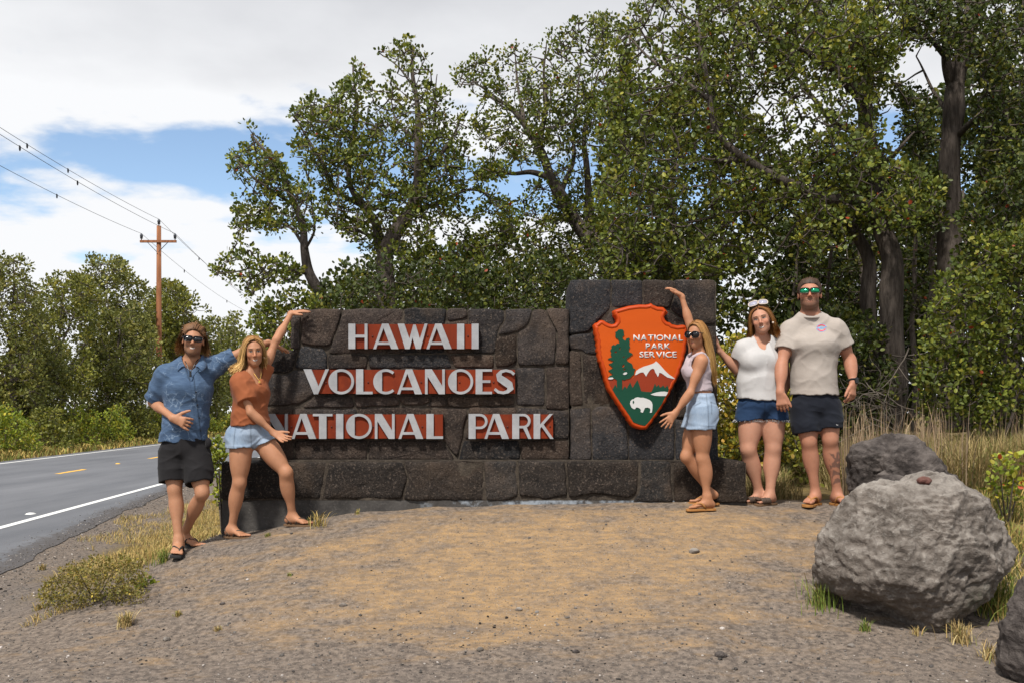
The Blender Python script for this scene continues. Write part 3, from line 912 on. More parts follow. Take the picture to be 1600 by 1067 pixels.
# ------------------------------------------------------------------ people: implicit-surface bodies
class SDF:
    def __init__(self, lo, hi, h):
        self.h = h
        self.lo = np.asarray(lo, float)
        n = np.ceil((np.asarray(hi) - self.lo) / h).astype(int) + 1
        self.ax = [(self.lo[i] + np.arange(n[i]) * h).astype(np.float32) for i in range(3)]
        self.f = np.full(n, 0.25, np.float32)
    def sub(self, lo, hi):
        s = []
        for i in range(3):
            a = int(np.clip(math.floor((lo[i] - self.lo[i]) / self.h), 0, len(self.ax[i])))
            b = int(np.clip(math.ceil((hi[i] - self.lo[i]) / self.h) + 1, 0, len(self.ax[i])))
            if b <= a: return None, None
            s.append(slice(a, b))
        X = self.ax[0][s[0]][:, None, None]; Y = self.ax[1][s[1]][None, :, None]; Z = self.ax[2][s[2]][None, None, :]
        return tuple(s), (X, Y, Z)
    def cone(self, a, b, ra, rb=None, side=None, k=.02, sub=False, ax_r=None):
        """tapered limb from a to b; radii scalars or (side, front)"""
        a = np.asarray(a, float); b = np.asarray(b, float)
        if rb is None: rb = ra
        ra = np.array((ra, ra) if np.isscalar(ra) else ra, float); rb = np.array((rb, rb) if np.isscalar(rb) else rb, float)
        m = max(ra.max(), rb.max()) + k * 1.2 + .012
        s, c = self.sub(np.minimum(a, b) - m, np.maximum(a, b) + m)
        if s is None: return self
        ab = b - a; L2 = max(float(ab @ ab), 1e-12)
        w = ab / math.sqrt(L2) if L2 > 1e-10 else np.array((0, 0, 1.0))
        if side is None: side = np.array((1.0, 0.13, 0.07)) if abs(w[0]) < .9 else np.array((0.1, 1.0, 0.0))
        u = side - w * (side @ w); u /= np.linalg.norm(u)
        v = np.cross(w, u)
        a, ab, u, v, w, ra, rb = ([float(e) for e in z] for z in (a, ab, u, v, w, ra, rb))
        q = [c[i] - a[i] for i in range(3)]
        t = np.clip((q[0] * ab[0] + q[1] * ab[1] + q[2] * ab[2]) / L2, 0, 1)
        q = [q[i] - t * ab[i] for i in range(3)]
        ru = ra[0] + (rb[0] - ra[0]) * t; rv = ra[1] + (rb[1] - ra[1]) * t
        rw = np.minimum(ru, rv) if ax_r is None else ax_r
        qu = q[0] * u[0] + q[1] * u[1] + q[2] * u[2]; qv = q[0] * v[0] + q[1] * v[1] + q[2] * v[2]; qw = q[0] * w[0] + q[1] * w[1] + q[2] * w[2]
        k0 = np.sqrt((qu / ru) ** 2 + (qv / rv) ** 2 + (qw / rw) ** 2) + 1e-9
        k1 = np.sqrt((qu / ru ** 2) ** 2 + (qv / rv ** 2) ** 2 + (qw / rw ** 2) ** 2) + 1e-9
        d = k0 * (k0 - 1) / k1
        self._join(s, d, k, sub)
        return self
    def ell(self, c, r, axes=None, k=.02, sub=False):
        """ellipsoid with radii r along axes (rows)"""
        c = np.asarray(c, float); r = np.asarray(r, float)
        A = np.eye(3) if axes is None else np.asarray(axes, float)
        m = r.max() + k * 1.2 + .012
        s, X = self.sub(c - m, c + m)
        if s is None: return self
        c = [float(e) for e in c]; r = [float(e) for e in r]; A = [[float(e) for e in z] for z in A]
        q = [X[i] - c[i] for i in range(3)]
        p = [(q[0] * A[i][0] + q[1] * A[i][1] + q[2] * A[i][2]) for i in range(3)]
        k0 = np.sqrt(sum((p[i] / r[i]) ** 2 for i in range(3))) + 1e-9
        k1 = np.sqrt(sum((p[i] / r[i] ** 2) ** 2 for i in range(3))) + 1e-9
        self._join(s, k0 * (k0 - 1) / k1, k, sub)
        return self
    def _join(self, s, d, k, sub):
        f = self.f[s]
        if sub:
            h = np.clip(.5 - .5 * (f + d) / k, 0, 1)
            self.f[s] = f + (-d - f) * h + k * h * (1 - h)
        else:
            h = np.clip(.5 + .5 * (f - d) / k, 0, 1)
            self.f[s] = f + (d - f) * h - k * h * (1 - h)
    def cut(self, fn):
        X, Y, Z = self.ax[0][:, None, None], self.ax[1][None, :, None], self.ax[2][None, None, :]
        self.f = np.maximum(self.f, fn(X, Y, Z)).astype(np.float32)
        return self
    def shell(self, th):
        self.f = np.maximum(self.f, -(self.f + th)); return self
    def disturb(self, fn, band=.04):
        i = np.nonzero(np.abs(self.f) < band)
        self.f[i] += fn(self.ax[0][i[0]], self.ax[1][i[1]], self.ax[2][i[2]]).astype(np.float32)
        return self
    def mesh(self):
        """naive surface nets"""
        f = self.f; h = self.h
        ins = f < 0
        nx, ny, nz = f.shape
        c = np.zeros((nx - 1, ny - 1, nz - 1), np.int8)
        for a in (0, 1):
            for b in (0, 1):
                for d in (0, 1):
                    c += ins[a:nx - 1 + a, b:ny - 1 + b, d:nz - 1 + d]
        cells = np.nonzero((c > 0) & (c < 8))
        idx = np.full(c.shape, -1, np.int32)
        n = len(cells[0]); idx[cells] = np.arange(n)
        acc = np.zeros((n, 3)); cnt = np.zeros(n)
        i, j, k = cells
        corners = [(a, b, d) for a in (0, 1) for b in (0, 1) for d in (0, 1)]
        val = {q: f[i + q[0], j + q[1], k + q[2]] for q in corners}
        for q in corners:
            for ax in range(3):
                if q[ax] == 0:
                    r = list(q); r[ax] = 1; r = tuple(r)
                    va, vb = val[q], val[r]
                    m = (va < 0) != (vb < 0)
                    t = np.where(m, va / np.where(m, va - vb, 1), 0)
                    for e in range(3):
                        acc[:, e] += np.where(m, q[e] + (t if e == ax else 0), 0)
                    cnt += m
        V = self.lo + (np.c_[i, j, k] + acc / cnt[:, None]) * h
        quads = []
        for ax in range(3):
            o1, o2 = [(1, 2), (2, 0), (0, 1)][ax]
            sl0 = [slice(1, -1)] * 3; sl1 = [slice(1, -1)] * 3
            sl0[ax] = slice(0, -1); sl1[ax] = slice(1, None)
            A = ins[tuple(sl0)]; B = ins[tuple(sl1)]
            e = np.nonzero(A != B)
            base = [e[0] + (0 if ax == 0 else 1), e[1] + (0 if ax == 1 else 1), e[2] + (0 if ax == 2 else 1)]
            def g(d1, d2):
                p = [b.copy() for b in base]; p[o1] = p[o1] - d1; p[o2] = p[o2] - d2
                return idx[p[0], p[1], p[2]]
            q = np.c_[g(1, 1), g(0, 1), g(0, 0), g(1, 0)]
            fl = A[e]
            q[~fl] = q[~fl][:, ::-1]
            quads.append(q)
        Q = np.concatenate(quads)
        Q = Q[(Q >= 0).all(1)]
        # relax a little
        for _ in range(1):
            nb = np.zeros_like(V); ct = np.zeros(n)
            for a, b in ((0, 1), (1, 2), (2, 3), (3, 0)):
                for d in range(3):
                    nb[:, d] += np.bincount(Q[:, a], V[Q[:, b], d], n) + np.bincount(Q[:, b], V[Q[:, a], d], n)
                ct += np.bincount(Q[:, a], minlength=n) + np.bincount(Q[:, b], minlength=n)
            V = V * .5 + .5 * nb / np.maximum(ct, 1)[:, None]
        return V, Q

def unit(v):
    v = np.asarray(v, float); return v / (np.linalg.norm(v) + 1e-12)
def rot(v, axis, ang):
    axis = unit(axis); c, s = math.cos(ang), math.sin(ang); v = np.asarray(v, float)
    return v * c + np.cross(axis, v) * s + axis * (axis @ v) * (1 - c)
def catmull(pts, n):
    pts = np.asarray(pts, float)
    p = np.concatenate([[2 * pts[0] - pts[1]], pts, [2 * pts[-1] - pts[-2]]])
    t = np.linspace(0, len(pts) - 1 - 1e-6, n); i = t.astype(int); u = (t - i)[:, None]
    a, b, c, d = p[i], p[i + 1], p[i + 2], p[i + 3]
    return .5 * ((2 * b) + (c - a) * u + (2 * a - 5 * b + 4 * c - d) * u ** 2 + (3 * b - a - 3 * c + d) * u ** 3)

class Head:
    """head frame: x to the viewer's right when facing the camera, y forward, z up; unit = head height"""
    def __init__(self, c, h, yaw=0, pitch=0, roll=0, wide=1.0):
        c = np.asarray(c, float)
        yaw = yaw + math.degrees(math.atan2(-c[0], c[1]))   # zero: looking at the photographer
        yaw, pitch, roll = map(math.radians, (yaw, pitch, roll))
        f = np.array((math.sin(yaw), -math.cos(yaw), 0.0)); u = np.array((0, 0, 1.0)); s = np.cross(u, f)
        f, u = rot(f, s, -pitch), rot(u, s, -pitch)      # pitch > 0: chin up
        s, u = rot(s, f, roll), rot(u, f, roll)          # roll > 0: top of the head to the viewer's left
        self.c = np.asarray(c, float); self.h = h; self.A = np.array((s, f, u)); self.w = wide
    def p(self, x, y, z):
        return self.c + self.h * (x * self.w * self.A[0] + y * self.A[1] + z * self.A[2])
    def ps(self, a):
        a = np.asarray(a, float) * np.array((self.w, 1, 1))
        return self.c + self.h * a @ self.A
    def loc(self, V):
        q = (V - self.c) @ self.A.T / self.h
        q[:, 0] /= self.w
        return q
    def sculpt(self, S, male):
        h, w = self.h, self.w
        E = lambda c, r, k=.05, sub=False: S.ell(self.p(*c), np.array(r) * h * np.array((w, 1, 1)), self.A, k * h, sub)
        E((0, -.06, .13), (.335, .43, .37))
        E((0, .095, -.10), (.265 if male else .248, .262, .37), .08)
        E((0, .205, -.36), (.15 if male else .11, .14, .12), .10)
        E((.17, .0, -.25), (.10, .17, .13) if male else (.07, .15, .12), .10)
        E((-.17, .0, -.25), (.10, .17, .13) if male else (.07, .15, .12), .10)
        E((.16, .24, -.08), (.10, .10, .10), .06); E((-.16, .24, -.08), (.10, .10, .10), .06)
        E((0, .33, .13), (.20, .05, .045), .06)
        E((.135, .42, .035), (.075, .07, .05), .04, True); E((-.135, .42, .035), (.075, .07, .05), .04, True)
        S.cone(self.p(0, .36, .07), self.p(0, .455, -.10), .030 * h, .048 * h, k=.03 * h)
        E((.048, .40, -.125), (.04, .045, .032), .025); E((-.048, .40, -.125), (.04, .045, .032), .025)
        E((0, .318, -.245), (.115, .040, .026), .03); E((0, .316, -.30), (.09, .040, .028), .03)
        for s in (-1, 1):
            E((s * .345, -.03, -.01), (.035, .075, .125), .02)
            E((s * .375, .0, -.01), (.02, .04, .07), .015, True)

def sculpt_hand(S, w, d, n, th, hs=1.0, curl=(.25, .3, .35, .4), spread=.10, thumb=.55, thumb_in=.2, k=.007):
    """w wrist, d along the hand, n palm normal, th towards the thumb"""
    d = unit(d); n = unit(n - d * (np.asarray(n) @ d)); l = np.cross(d, n); l = l if l @ np.asarray(th) > 0 else -l
    S.cone(w - d * .01, w + d * .03 * hs, (.027 * hs, .019 * hs), (.030 * hs, .017 * hs), side=l, k=.02)
    S.cone(w + d * .02 * hs, w + d * .082 * hs, (.030 * hs, .016 * hs), (.040 * hs, .0125 * hs), side=l, k=.012)
    lens = (.070, .079, .073, .056)
    for i in range(4):
        a = w + (d * (.086 - .004 * abs(i - 1.2)) + l * (.030 - .0205 * i)) * hs
        ang = spread * (1.3 - i)
        dd = unit(d + l * math.tan(ang)); c = curl[i]; nn = n
        for part, r in ((.46, .0098), (.30, .0088), (.24, .0080)):
            ax = np.cross(dd, nn); dd, nn = rot(dd, ax, c), rot(nn, ax, c)
            b = a + dd * lens[i] * part * hs
            S.cone(a, b, r * hs, r * .92 * hs, k=k * .6); a = b
    a = w + (d * .022 + l * .024) * hs
    dd = unit(d * math.cos(thumb) + l * math.sin(thumb) + n * thumb_in)
    b = a + dd * .040 * hs; S.cone(a, b, .0155 * hs, .0125 * hs, k=k)
    dd = unit(dd + d * .35); e = b + dd * .032 * hs; S.cone(b, e, .0115 * hs, .0105 * hs, k=k * .6)
    dd = unit(dd + d * .2); S.cone(e, e + dd * .022 * hs, .0105 * hs, .0085 * hs, k=k * .6)

def sculpt_foot(S, ank, dr, zs, fs=1.0, r_an=.036, lift=0.0):
    """ank ankle joint, dr toe direction (horizontal), zs sole height; lift raises the heel"""
    dr = unit((dr[0], dr[1], 0)); sd = np.cross(dr, (0, 0, 1.0)); up = np.array((0, 0, 1.0))
    base = np.array((ank[0], ank[1], zs))
    q = lambda a, b, c: base + (dr * a + sd * b) * fs + up * c * fs + up * lift * max(0, (0.10 - a) / .15)
    S.cone(ank, q(-.012, 0, .055), r_an, .036 * fs, k=.03)
    S.cone(q(-.045, 0, .030), q(.0, 0, .035), (.030 * fs, .030 * fs), (.032 * fs, .034 * fs), side=sd, k=.03)
    S.cone(q(.0, 0, .050), q(.115, .004, .022), (.031 * fs, .036 * fs), (.041 * fs, .019 * fs), side=sd, k=.03)
    for i in range(5):   # big toe on the inner side is handled by symmetry of the spread
        a = q(.125 - .004 * i, -.030 + .016 * i, .016); b = q(.176 - .011 * i, -.033 + .0175 * i, .013)
        S.cone(a, b, (.0125 if i == 0 else .0095) * fs, (.0125 if i == 0 else .0085) * fs, k=.008)

def sandal(parent, ank, dr, zs, fs, sole_c, strap_c, style, big_sign, lift=0.0, mats={}):
    dr = unit((dr[0], dr[1], 0)); sd = np.cross(dr, (0, 0, 1.0)); up = np.array((0, 0, 1.0))
    base = np.array((ank[0], ank[1], zs))
    def q(a, b, c): return base + (dr * a + sd * b) * fs + up * c * fs + up * lift * max(0, (0.10 - a) / .15)
    outl = [(-.082, 0), (-.072, .024), (-.04, .034), (.0, .034), (.06, .036), (.11, .046), (.15, .046), (.182, .028), (.196, -.004), (.196, -.030), (.17, -.046), (.12, -.047), (.06, -.036), (.0, -.034), (-.04, -.034), (-.072, -.024)]
    n = len(outl); V = []
    for c, s in ((-.020, .93), (-.017, 1.0), (-.003, 1.0), (-.001, .95)):
        for a, b in outl: V.append(q((a - .055) * s + .055, b * s, c))
    i = np.arange(n); i2 = (i + 1) % n
    qd = np.concatenate([np.c_[k * n + i, k * n + i2, (k + 1) * n + i2, (k + 1) * n + i] for k in range(3)])
    V.append(q(.055, 0, -.001)); V.append(q(.055, 0, -.020))
    tr = np.concatenate([np.c_[3 * n + i, 3 * n + i2, np.full(n, 4 * n)], np.c_[i2, i, np.full(n, 4 * n + 1)]])
    o = link('sandal', np_mesh('sandal', np.array(V), [qd, tr]), sole_c, parent)
    mb = MB()
    def strap(pts, r=.006, w=1.0):
        p = catmull([q(*x) for x in pts], 9)
        mb.tube(p, r * fs, 6)
    if style == 'thong':
        strap([(.135, -.018, .004), (.12, -.012, .030), (.07, .028, .050), (.03, .037, .006)], .0075)
        strap([(.135, -.018, .004), (.12, -.016, .030), (.07, -.034, .046), (.03, -.037, .006)], .0075)
    elif style == 'wide':
        for a in (.045, .062, .079, .105, .122, .139):
            strap([(a, -.043, .002), (a + .004, -.030, .040), (a + .004, .0, .052 - a * .15), (a + .004, .030, .038), (a, .043, .002)], .0095)
    else:
        strap([(.12, -.045, .002), (.115, -.02, .036), (.08, .02, .050), (.05, .036, .003)], .007)
        strap([(.06, -.037, .002), (.045, -.03, .052), (.03, .0, .075), (.0, .035, .040), (-.03, .034, .003)], .006)
        strap([(.01, -.036, .004), (-.03, -.036, .045), (-.078, 0, .055), (-.03, .036, .045), (.01, .036, .004)], .006)
    s = link('strap', mb.mesh(smooth=True), strap_c, parent)
    s.parent = o; s.matrix_parent_inverse = o.matrix_parent_inverse.copy() if False else Matrix.Identity(4)
    o2 = o
    return o

def skin_material():
    t = MT('skin', .58, .3)
    a = t.attr('Col', 'Color')
    n = t.noise(22, 5, .6); m = t.noise(150, 3, .6)
    c = t.mix(t.rng(n, .3, .7), t.mix(1.0, a, (.93, .90, .88), 'MULTIPLY'), t.mix(1.0, a, (1.06, 1.05, 1.04), 'MULTIPLY'))
    t.color(c)
    t.b.inputs['Subsurface Weight'].default_value = .06
    t.b.inputs['Subsurface Radius'].default_value = (.012, .004, .002)
    t.bump(m, .12, .003)
    return t.m
MAT_SKIN = skin_material()
def hair_material():
    t = MT('hair', .58, .28)
    t.color(t.attr('Col', 'Color'))
    return t.m
MAT_HAIR = hair_material()
def cloth(name, c, c2=None, rough=.85, scale=5.0, weave=260, pattern=None):
    t = MT(name, rough, .2)
    n = t.noise(scale, 5, .6)
    col = t.mix(t.rng(n, .3, .7), c, c2 or [x * .86 for x in c])
    if pattern: col = pattern(t, col)
    t.color(col)
    t.bump(t.noise(weave, 2, .5), .25, .003)
    t.bump(t.noise(9, 3, .5, dist=.5), .25, .02)
    t.b.inputs['Sheen Weight'].default_value = .05
    return t.m
MAT_BLACKPL = flat_mat('black_plastic', (.012, .012, .013), .25, .5)
MAT_EYEWHITE = flat_mat('eye_white', (.62, .58, .55), .25, .5)
MAT_IRIS = flat_mat('iris', (.03, .022, .018), .15, .5)
MAT_LIP = flat_mat('lips', (.36, .115, .085), .4, .4)
MAT_LIP_MAN = flat_mat('lips_man', (.30, .115, .075), .5, .4)
MAT_BROW = flat_mat('eyebrow_hair', (.07, .042, .022), .8)
MAT_TEETH = flat_mat('teeth', (.52, .49, .44), .35, .4)
MAT_GOLD = flat_mat('gold', (.75, .50, .12), .3, .5); MAT_GOLD.node_tree.nodes['Principled BSDF'].inputs['Metallic'].default_value = .8

def smooth_by(parent, name, V, Q, mat, C=None):
    me = np_mesh(name, V, Q, True)
    if C is not None: col_attr(me, C)
    return link(name, me, mat, parent)

def hair_mesh(parent, H, sets, n, width=.03, col=(.2, .1, .04), tip=None, jit=.03, seed=3, base_in=.94, pts=11, wave=0.0, name='hair'):
    """sets: list of (guideA, guideB, share); guides are polylines in head units"""
    r = np.random.default_rng(seed)
    mb = MB(); tip = col if tip is None else tip
    col = np.array(col); tip = np.array(tip)
    tot = sum(s[2] for s in sets)
    cen = np.array((0, -.05, .10))
    for ga, gb, sh in sets:
        A = catmull(ga, pts); B = catmull(gb, pts)
        # opaque under-layer
        K = 9
        pu = max(4, int(pts * .8))
        g = np.concatenate([(A * (1 - t) + B * t)[:pu] for t in np.linspace(0, 1, K)])
        g = cen + (g - cen) * np.where(g[:, 2:3] > -.2, base_in, 1)
        i = (np.arange(K - 1)[:, None] * pu + np.arange(pu - 1)).ravel()
        cc = col * .8
        mb.add(H.ps(g), np.c_[i, i + 1, i + pu + 1, i + pu], col=cc)
        for _ in range(int(n * sh / tot)):
            t = r.uniform(-.06, 1.06)
            G = A * (1 - t) + B * t
            s = np.linspace(0, 1, pts)[:, None]
            off = r.normal(0, jit, 3) * (0.35 + s) + r.normal(0, jit * .35, (pts, 3)) * s
            lay = 1 - abs(r.normal(0, .035))
            G = cen + (G - cen) * (1 - (1 - lay) * (1 - s)) + off
            if wave: G = G + wave * s * np.sin(s * r.uniform(9, 14) + r.uniform(0, 6)) * r.normal(0, 1, 3)
            G = G[: max(5, int(pts * r.uniform(.78, 1.0)))]
            W = H.ps(G); m = len(W)
            nrm = unit_rows(G - cen) @ H.A
            T = np.gradient(W, axis=0); sd = unit_rows(np.cross(T, nrm))
            ww = width * H.h * r.uniform(.5, 1.2) * np.linspace(1, .25, m)[:, None] * .5
            V = np.concatenate([W - sd * ww, W + nrm * ww * .06, W + sd * ww])
            k = np.arange(m - 1)
            q = np.concatenate([np.c_[k, k + 1, m + k + 1, m + k], np.c_[m + k, m + k + 1, 2 * m + k + 1, 2 * m + k]])
            sc = np.linspace(0, 1, m)[:, None] ** 1.2
            c = (col * (1 - sc) + tip * sc) * r.uniform(.78, 1.2)
            mb.add(V, q, col=np.concatenate([c, c, c]))
    return link(name, mb.mesh(name, True), MAT_HAIR, parent)
def unit_rows(a): return a / (np.linalg.norm(a, axis=1)[:, None] + 1e-9)

def sunglasses(parent, H, lens_mat, frame_mat, y=.40, z=.035, lw=.155, lh=.095, x0=.165, sq=3.0, tiltx=0.0, name='sunglasses', arms=True, up=0.0):
    g = None
    mbF = MB(); lenses = []
    def shape(cx, sgn, s=1.0):
        a = np.linspace(0, 2 * np.pi, 25)[:-1]
        x = np.sign(np.cos(a)) * np.abs(np.cos(a)) ** (2 / sq) * lw * s; zz = np.sign(np.sin(a)) * np.abs(np.sin(a)) ** (2 / sq) * lh * s
        yy = y - .45 * (np.abs(cx + x) - .06) ** 2 * 1.6
        return np.c_[cx + x, yy + up * zz, z + zz + tiltx * x]
    root = None
    for s in (-1, 1):
        q = shape(s * x0, s)
        c = q.mean(0)
        V = np.concatenate([q, q - np.array((0, .02, 0)), [c + (0, .012, 0)], [c - (0, .02, 0)]])
        n = len(q); i = np.arange(n); i2 = (i + 1) % n
        me = np_mesh('lens', H.ps(V), [np.c_[i, i2, np.full(n, 2 * n)], np.c_[n + i2, n + i, np.full(n, 2 * n + 1)], np.c_[i, n + i, n + i2, i2]], True)
        lenses.append(me)
        qq = np.concatenate([shape(s * x0, s, 1.06), shape(s * x0, s, 1.06)[:2]])
        mbF.tube(H.ps(qq), .013 * H.h, 6)
        if arms:
            hx = s * (x0 + lw)
            mbF.tube(H.ps(catmull([(hx, y - .45 * (abs(hx) - .06) ** 2 * 1.6, z + lh * .55), (s * .36, y - .22, z + lh * .5), (s * .375, -.02, z + .03), (s * .36, -.12, z - .05)], 8)), .012 * H.h, 5)
    mbF.tube(H.ps([(-(x0 - lw), y - .005, z + lh * .35), (0, y + .02, z + lh * .42), (x0 - lw, y - .005, z + lh * .35)]),   .014 * H.h, 6)
    root = link(name, mbF.mesh(smooth=True), frame_mat, parent)
    for me in lenses:
        o = link('lens', me, lens_mat, parent); o.parent = root; o.matrix_parent_inverse = Matrix.Identity(4)
    return root

def projector(body):
    from mathutils.bvhtree import BVHTree
    return BVHTree.FromPolygons([v.co[:] for v in body.data.vertices], [p.vertices[:] for p in body.data.polygons])
def face_parts(parent, H, body, eyes=True, teeth=True, open_=1.0, brow=None, lip=None):
    brow = brow or MAT_BROW
    """eyes and teeth lie on the face: outlines projected back onto the head along its own axis"""
    bv = projector(body)
    def on(x, z, lift):
        o = Vector(H.p(x, .8, z)); d = -Vector(H.A[1]); h = bv.ray_cast(o, d)
        return np.array(h[0]) + H.A[1] * lift * H.h if h[0] is not None else H.p(x, .33, z)
    def patch(nm, pts, mat, lift, par):
        pts = np.array(pts); c = pts.mean(0); n = len(pts)
        V = [on(x, z, lift) for x, z in pts] + [on(*(c + (p - c) * .5), lift + .004) for p in pts] + [on(c[0], c[1], lift + .006)]
        i = np.arange(n); i2 = (i + 1) % n
        return link(nm, np_mesh(nm, np.array(V), [np.c_[i, i2, n + i2, n + i], np.c_[n + i, n + i2, np.full(n, 2 * n)]], True), mat, par)
    for s in (-1, 1):
        x = np.linspace(0, 1, 8)
        mid = np.c_[s * (.065 + .15 * x), .118 + .035 * np.sin(x * 2.2) - .02 * x]; w = .015 * (1 - .6 * x)
        V = np.array([on(p[0], p[1], .006) for p in np.concatenate([mid + np.c_[x * 0, w], mid - np.c_[x * 0, w]])]); k = np.arange(7)
        link('eyebrow', np_mesh('eyebrow', V, np.c_[k, 8 + k, 9 + k, k + 1]), brow, parent)
    if eyes:
        for s in (-1, 1):
            a = np.linspace(0, 2 * np.pi, 17)[:-1]
            o = patch('eye', np.c_[s * .135 + .056 * np.cos(a), .035 + np.where(np.sin(a) > 0, .020, .014) * np.sin(a) * (1 - .25 * np.cos(a) ** 2) * open_], MAT_EYEWHITE, .004, parent)
            patch('iris', np.c_[s * .135 + .024 * np.cos(a), .037 + .018 * np.sin(a) * open_], MAT_IRIS, .012, o)
            x = np.linspace(-1, 1, 9)
            up = np.c_[s * .135 + .064 * x, .035 + .021 * np.sqrt(np.maximum(1 - x ** 2, 0)) * open_ + .010]; lo = np.c_[s * .135 + .062 * x, .035 + .021 * np.sqrt(np.maximum(1 - x ** 2, 0)) * open_ - .003]
            V = np.array([on(p[0], p[1], .014) for p in np.concatenate([up, lo])]); k = np.arange(8)
            link('eyelash', np_mesh('eyelash', V, np.c_[k, 9 + k, 10 + k, k + 1]), MAT_IRIS, o)
    a = np.linspace(-1, 1, 13)
    lipm = lip or MAT_LIP
    if teeth:
        up = np.c_[a * .122, -.238 + .030 * a ** 2 - .006 * np.exp(-(a / .18) ** 2) - .016 * a ** 6]; lo = np.c_[a[::-1] * .122, -.306 + .082 * np.abs(a[::-1]) ** 2.2]
        patch('lips', np.concatenate([up, lo]), lipm, .004, parent)
    else:
        up = np.c_[a * .095, -.252 + .008 * a ** 2 - .006 * np.exp(-(a / .2) ** 2) - .016 * a ** 4]; lo = np.c_[a[::-1] * .095, -.300 + .042 * np.abs(a[::-1]) ** 2.2]
        o = patch('lips', np.concatenate([up, lo]), lipm, .004, parent)
        V = np.array([on(x * .088, z, .012) for x in a for z in (-.268 + .010 * x ** 2 - .002, -.268 + .010 * x ** 2 + .004)]); k = np.arange(12) * 2
        link('mouth_line', np_mesh('mouth_line', V, np.c_[k, k + 1, k + 3, k + 2]), MAT_BROW, o)
    if teeth:
        a = np.linspace(-1, 1, 11)
        up = np.c_[a * .098, -.252 + .024 * a ** 2]; lo = np.c_[a[::-1] * .092, -.252 - .032 * (1 - a[::-1] ** 4) + .024 * a[::-1] ** 2 - .002]
        patch('teeth', np.concatenate([up, lo]), MAT_TEETH, .011, parent)

def skin_colors(V, H, base, brows=(.08, .045, .02), lips=(.36, .12, .09), stubble=None, scalp=None, smile=False, flush=.12):
    base = np.array(base)
    n = len(V)
    C = np.tile(base, (n, 1)) * (1 + .06 * fbm(V[:, 0] * 9, V[:, 1] * 9, V[:, 2] * 9, 3))[:, None]
    q = H.loc(V); x, y, z = np.abs(q[:, 0]), q[:, 1], q[:, 2]
    inh = (np.abs(z) < .75) & (x < .5) & (np.abs(y) < .6)
    def blend(w, col):
        w = np.clip(np.where(inh, w, 0), 0, 1)[:, None]
        C[:] = C * (1 - w) + np.array(col) * w
    face = y > .1
    blend(flush * 3 * np.exp(-((x - .17) / .09) ** 2 - ((z + .08) / .08) ** 2) * face, base * np.array((1.10, .86, .82)))
    blend(flush * 3 * np.exp(-(x / .06) ** 2 - ((z + .09) / .07) ** 2) * face, base * np.array((1.10, .86, .82)))
    if stubble is not None:
        w = sstep(-.10, -.24, z - .25 * np.maximum(x - .17, 0) + .02 * vnoise(q[:, 0] * 30, q[:, 1] * 30, q[:, 2] * 30)) * sstep(-.10, .02, y) * sstep(-.62, -.5, z)
        w = np.maximum(w, np.exp(-((z + .195) / .03) ** 2) * (x < .15) * face)
        w *= 1 - .9 * np.exp(-(x / .12) ** 2 - ((z + .275) / .035) ** 2)
        blend(w * stubble[3], stubble[:3])
    blend(.75 * np.exp(-((x - .135) / .07) ** 4 - ((z - .068) / .016) ** 2) * (y > .2), (.05, .025, .015))      # lash line
    if scalp is not None:
        w = sstep(.0, .05, z - scalp[3] + .55 * np.maximum(y - .05, 0) * -1 + .02 * vnoise(q[:, 0] * 25, q[:, 1] * 25, 3)) if False else None
    return C

def joint_fill(S, J, B, male):
    """the body below the head, from joints J and sizes B"""
    pel, wai, che, nek = J['pelvis'], J['waist'], J['chest'], J['neck']
    side = unit(J['shL'] - J['shR'])
    hs = unit(J['hipL'] - J['hipR'])
    S.cone(pel, wai, (B['hw'], B['hd']), (B['ww'], B['wd']), side=hs, k=.04)
    S.cone(wai, che, (B['ww'], B['wd']), (B['cw'], B['cd']), side=side, k=.04)
    top = che * .35 + (J['shL'] + J['shR']) * .5 * .65
    S.cone(che, top, (B['cw'], B['cd']), (B['cw'] * .86, B['cd'] * .62), side=side, k=.05)
    S.cone(J['shL'], nek + side * .03, B['sh'] * .86, B['nk'] * .95, k=.05)
    S.cone(J['shR'], nek - side * .03, B['sh'] * .86, B['nk'] * .95, k=.05)
    S.cone(nek, J['headbase'], B['nk'] * 1.06, B['nk'], k=.03)
    for s in 'LR':
        sh, el, wr = J['sh' + s], J['el' + s], J['wr' + s]
        S.cone(sh, sh + (el - sh) * .15, B['sh'], B['sh'] * .95, k=.04)
        S.cone(sh, el, B['ua'], B['el'], k=.03)
        S.ell(sh + (el - sh) * .45, (B['ua'] * 1.04,) * 2 + (B['ua'] * 1.9,), limb_axes(sh, el), k=.03)
        S.cone(el, wr, B['fa'] * .93, B['wr'], k=.025)
        S.ell(el + (wr - el) * .28, (B['fa'], B['fa'] * .95, B['fa'] * 1.9), limb_axes(el, wr), k=.03)
        hp, kn, an = J['hip' + s], J['kn' + s], J['an' + s]
        S.cone(hp, kn, B['th'], B['kn'] * .88, k=.05)
        S.ell(hp + (kn - hp) * .42, (B['th'] * .92, B['th'] * .94, B['th'] * 2.2), limb_axes(hp, kn), k=.04)
        fw = J.get('fw' + s, J['front'])
        S.ell(kn + fw * B['kn'] * .30, (B['kn'] * .60, B['kn'] * .62, B['kn'] * .80), k=.04)
        S.cone(kn, an, B['kn'] * .86, B['an'], k=.03)
        S.ell(kn + (an - kn) * .31 - fw * B['ca'] * .36, (B['ca'] * 1.06, B['ca'] * .98, B['ca'] * 2.25), limb_axes(kn, an), k=.04)
    if not male:
        for s in 'LR':
            S.ell(J['hip' + s] - J['front'] * B['hd'] * .40 + np.array((0, 0, -.005)), (B['th'] * .98, B['th'] * .92, B['th'] * 1.05), k=.05)
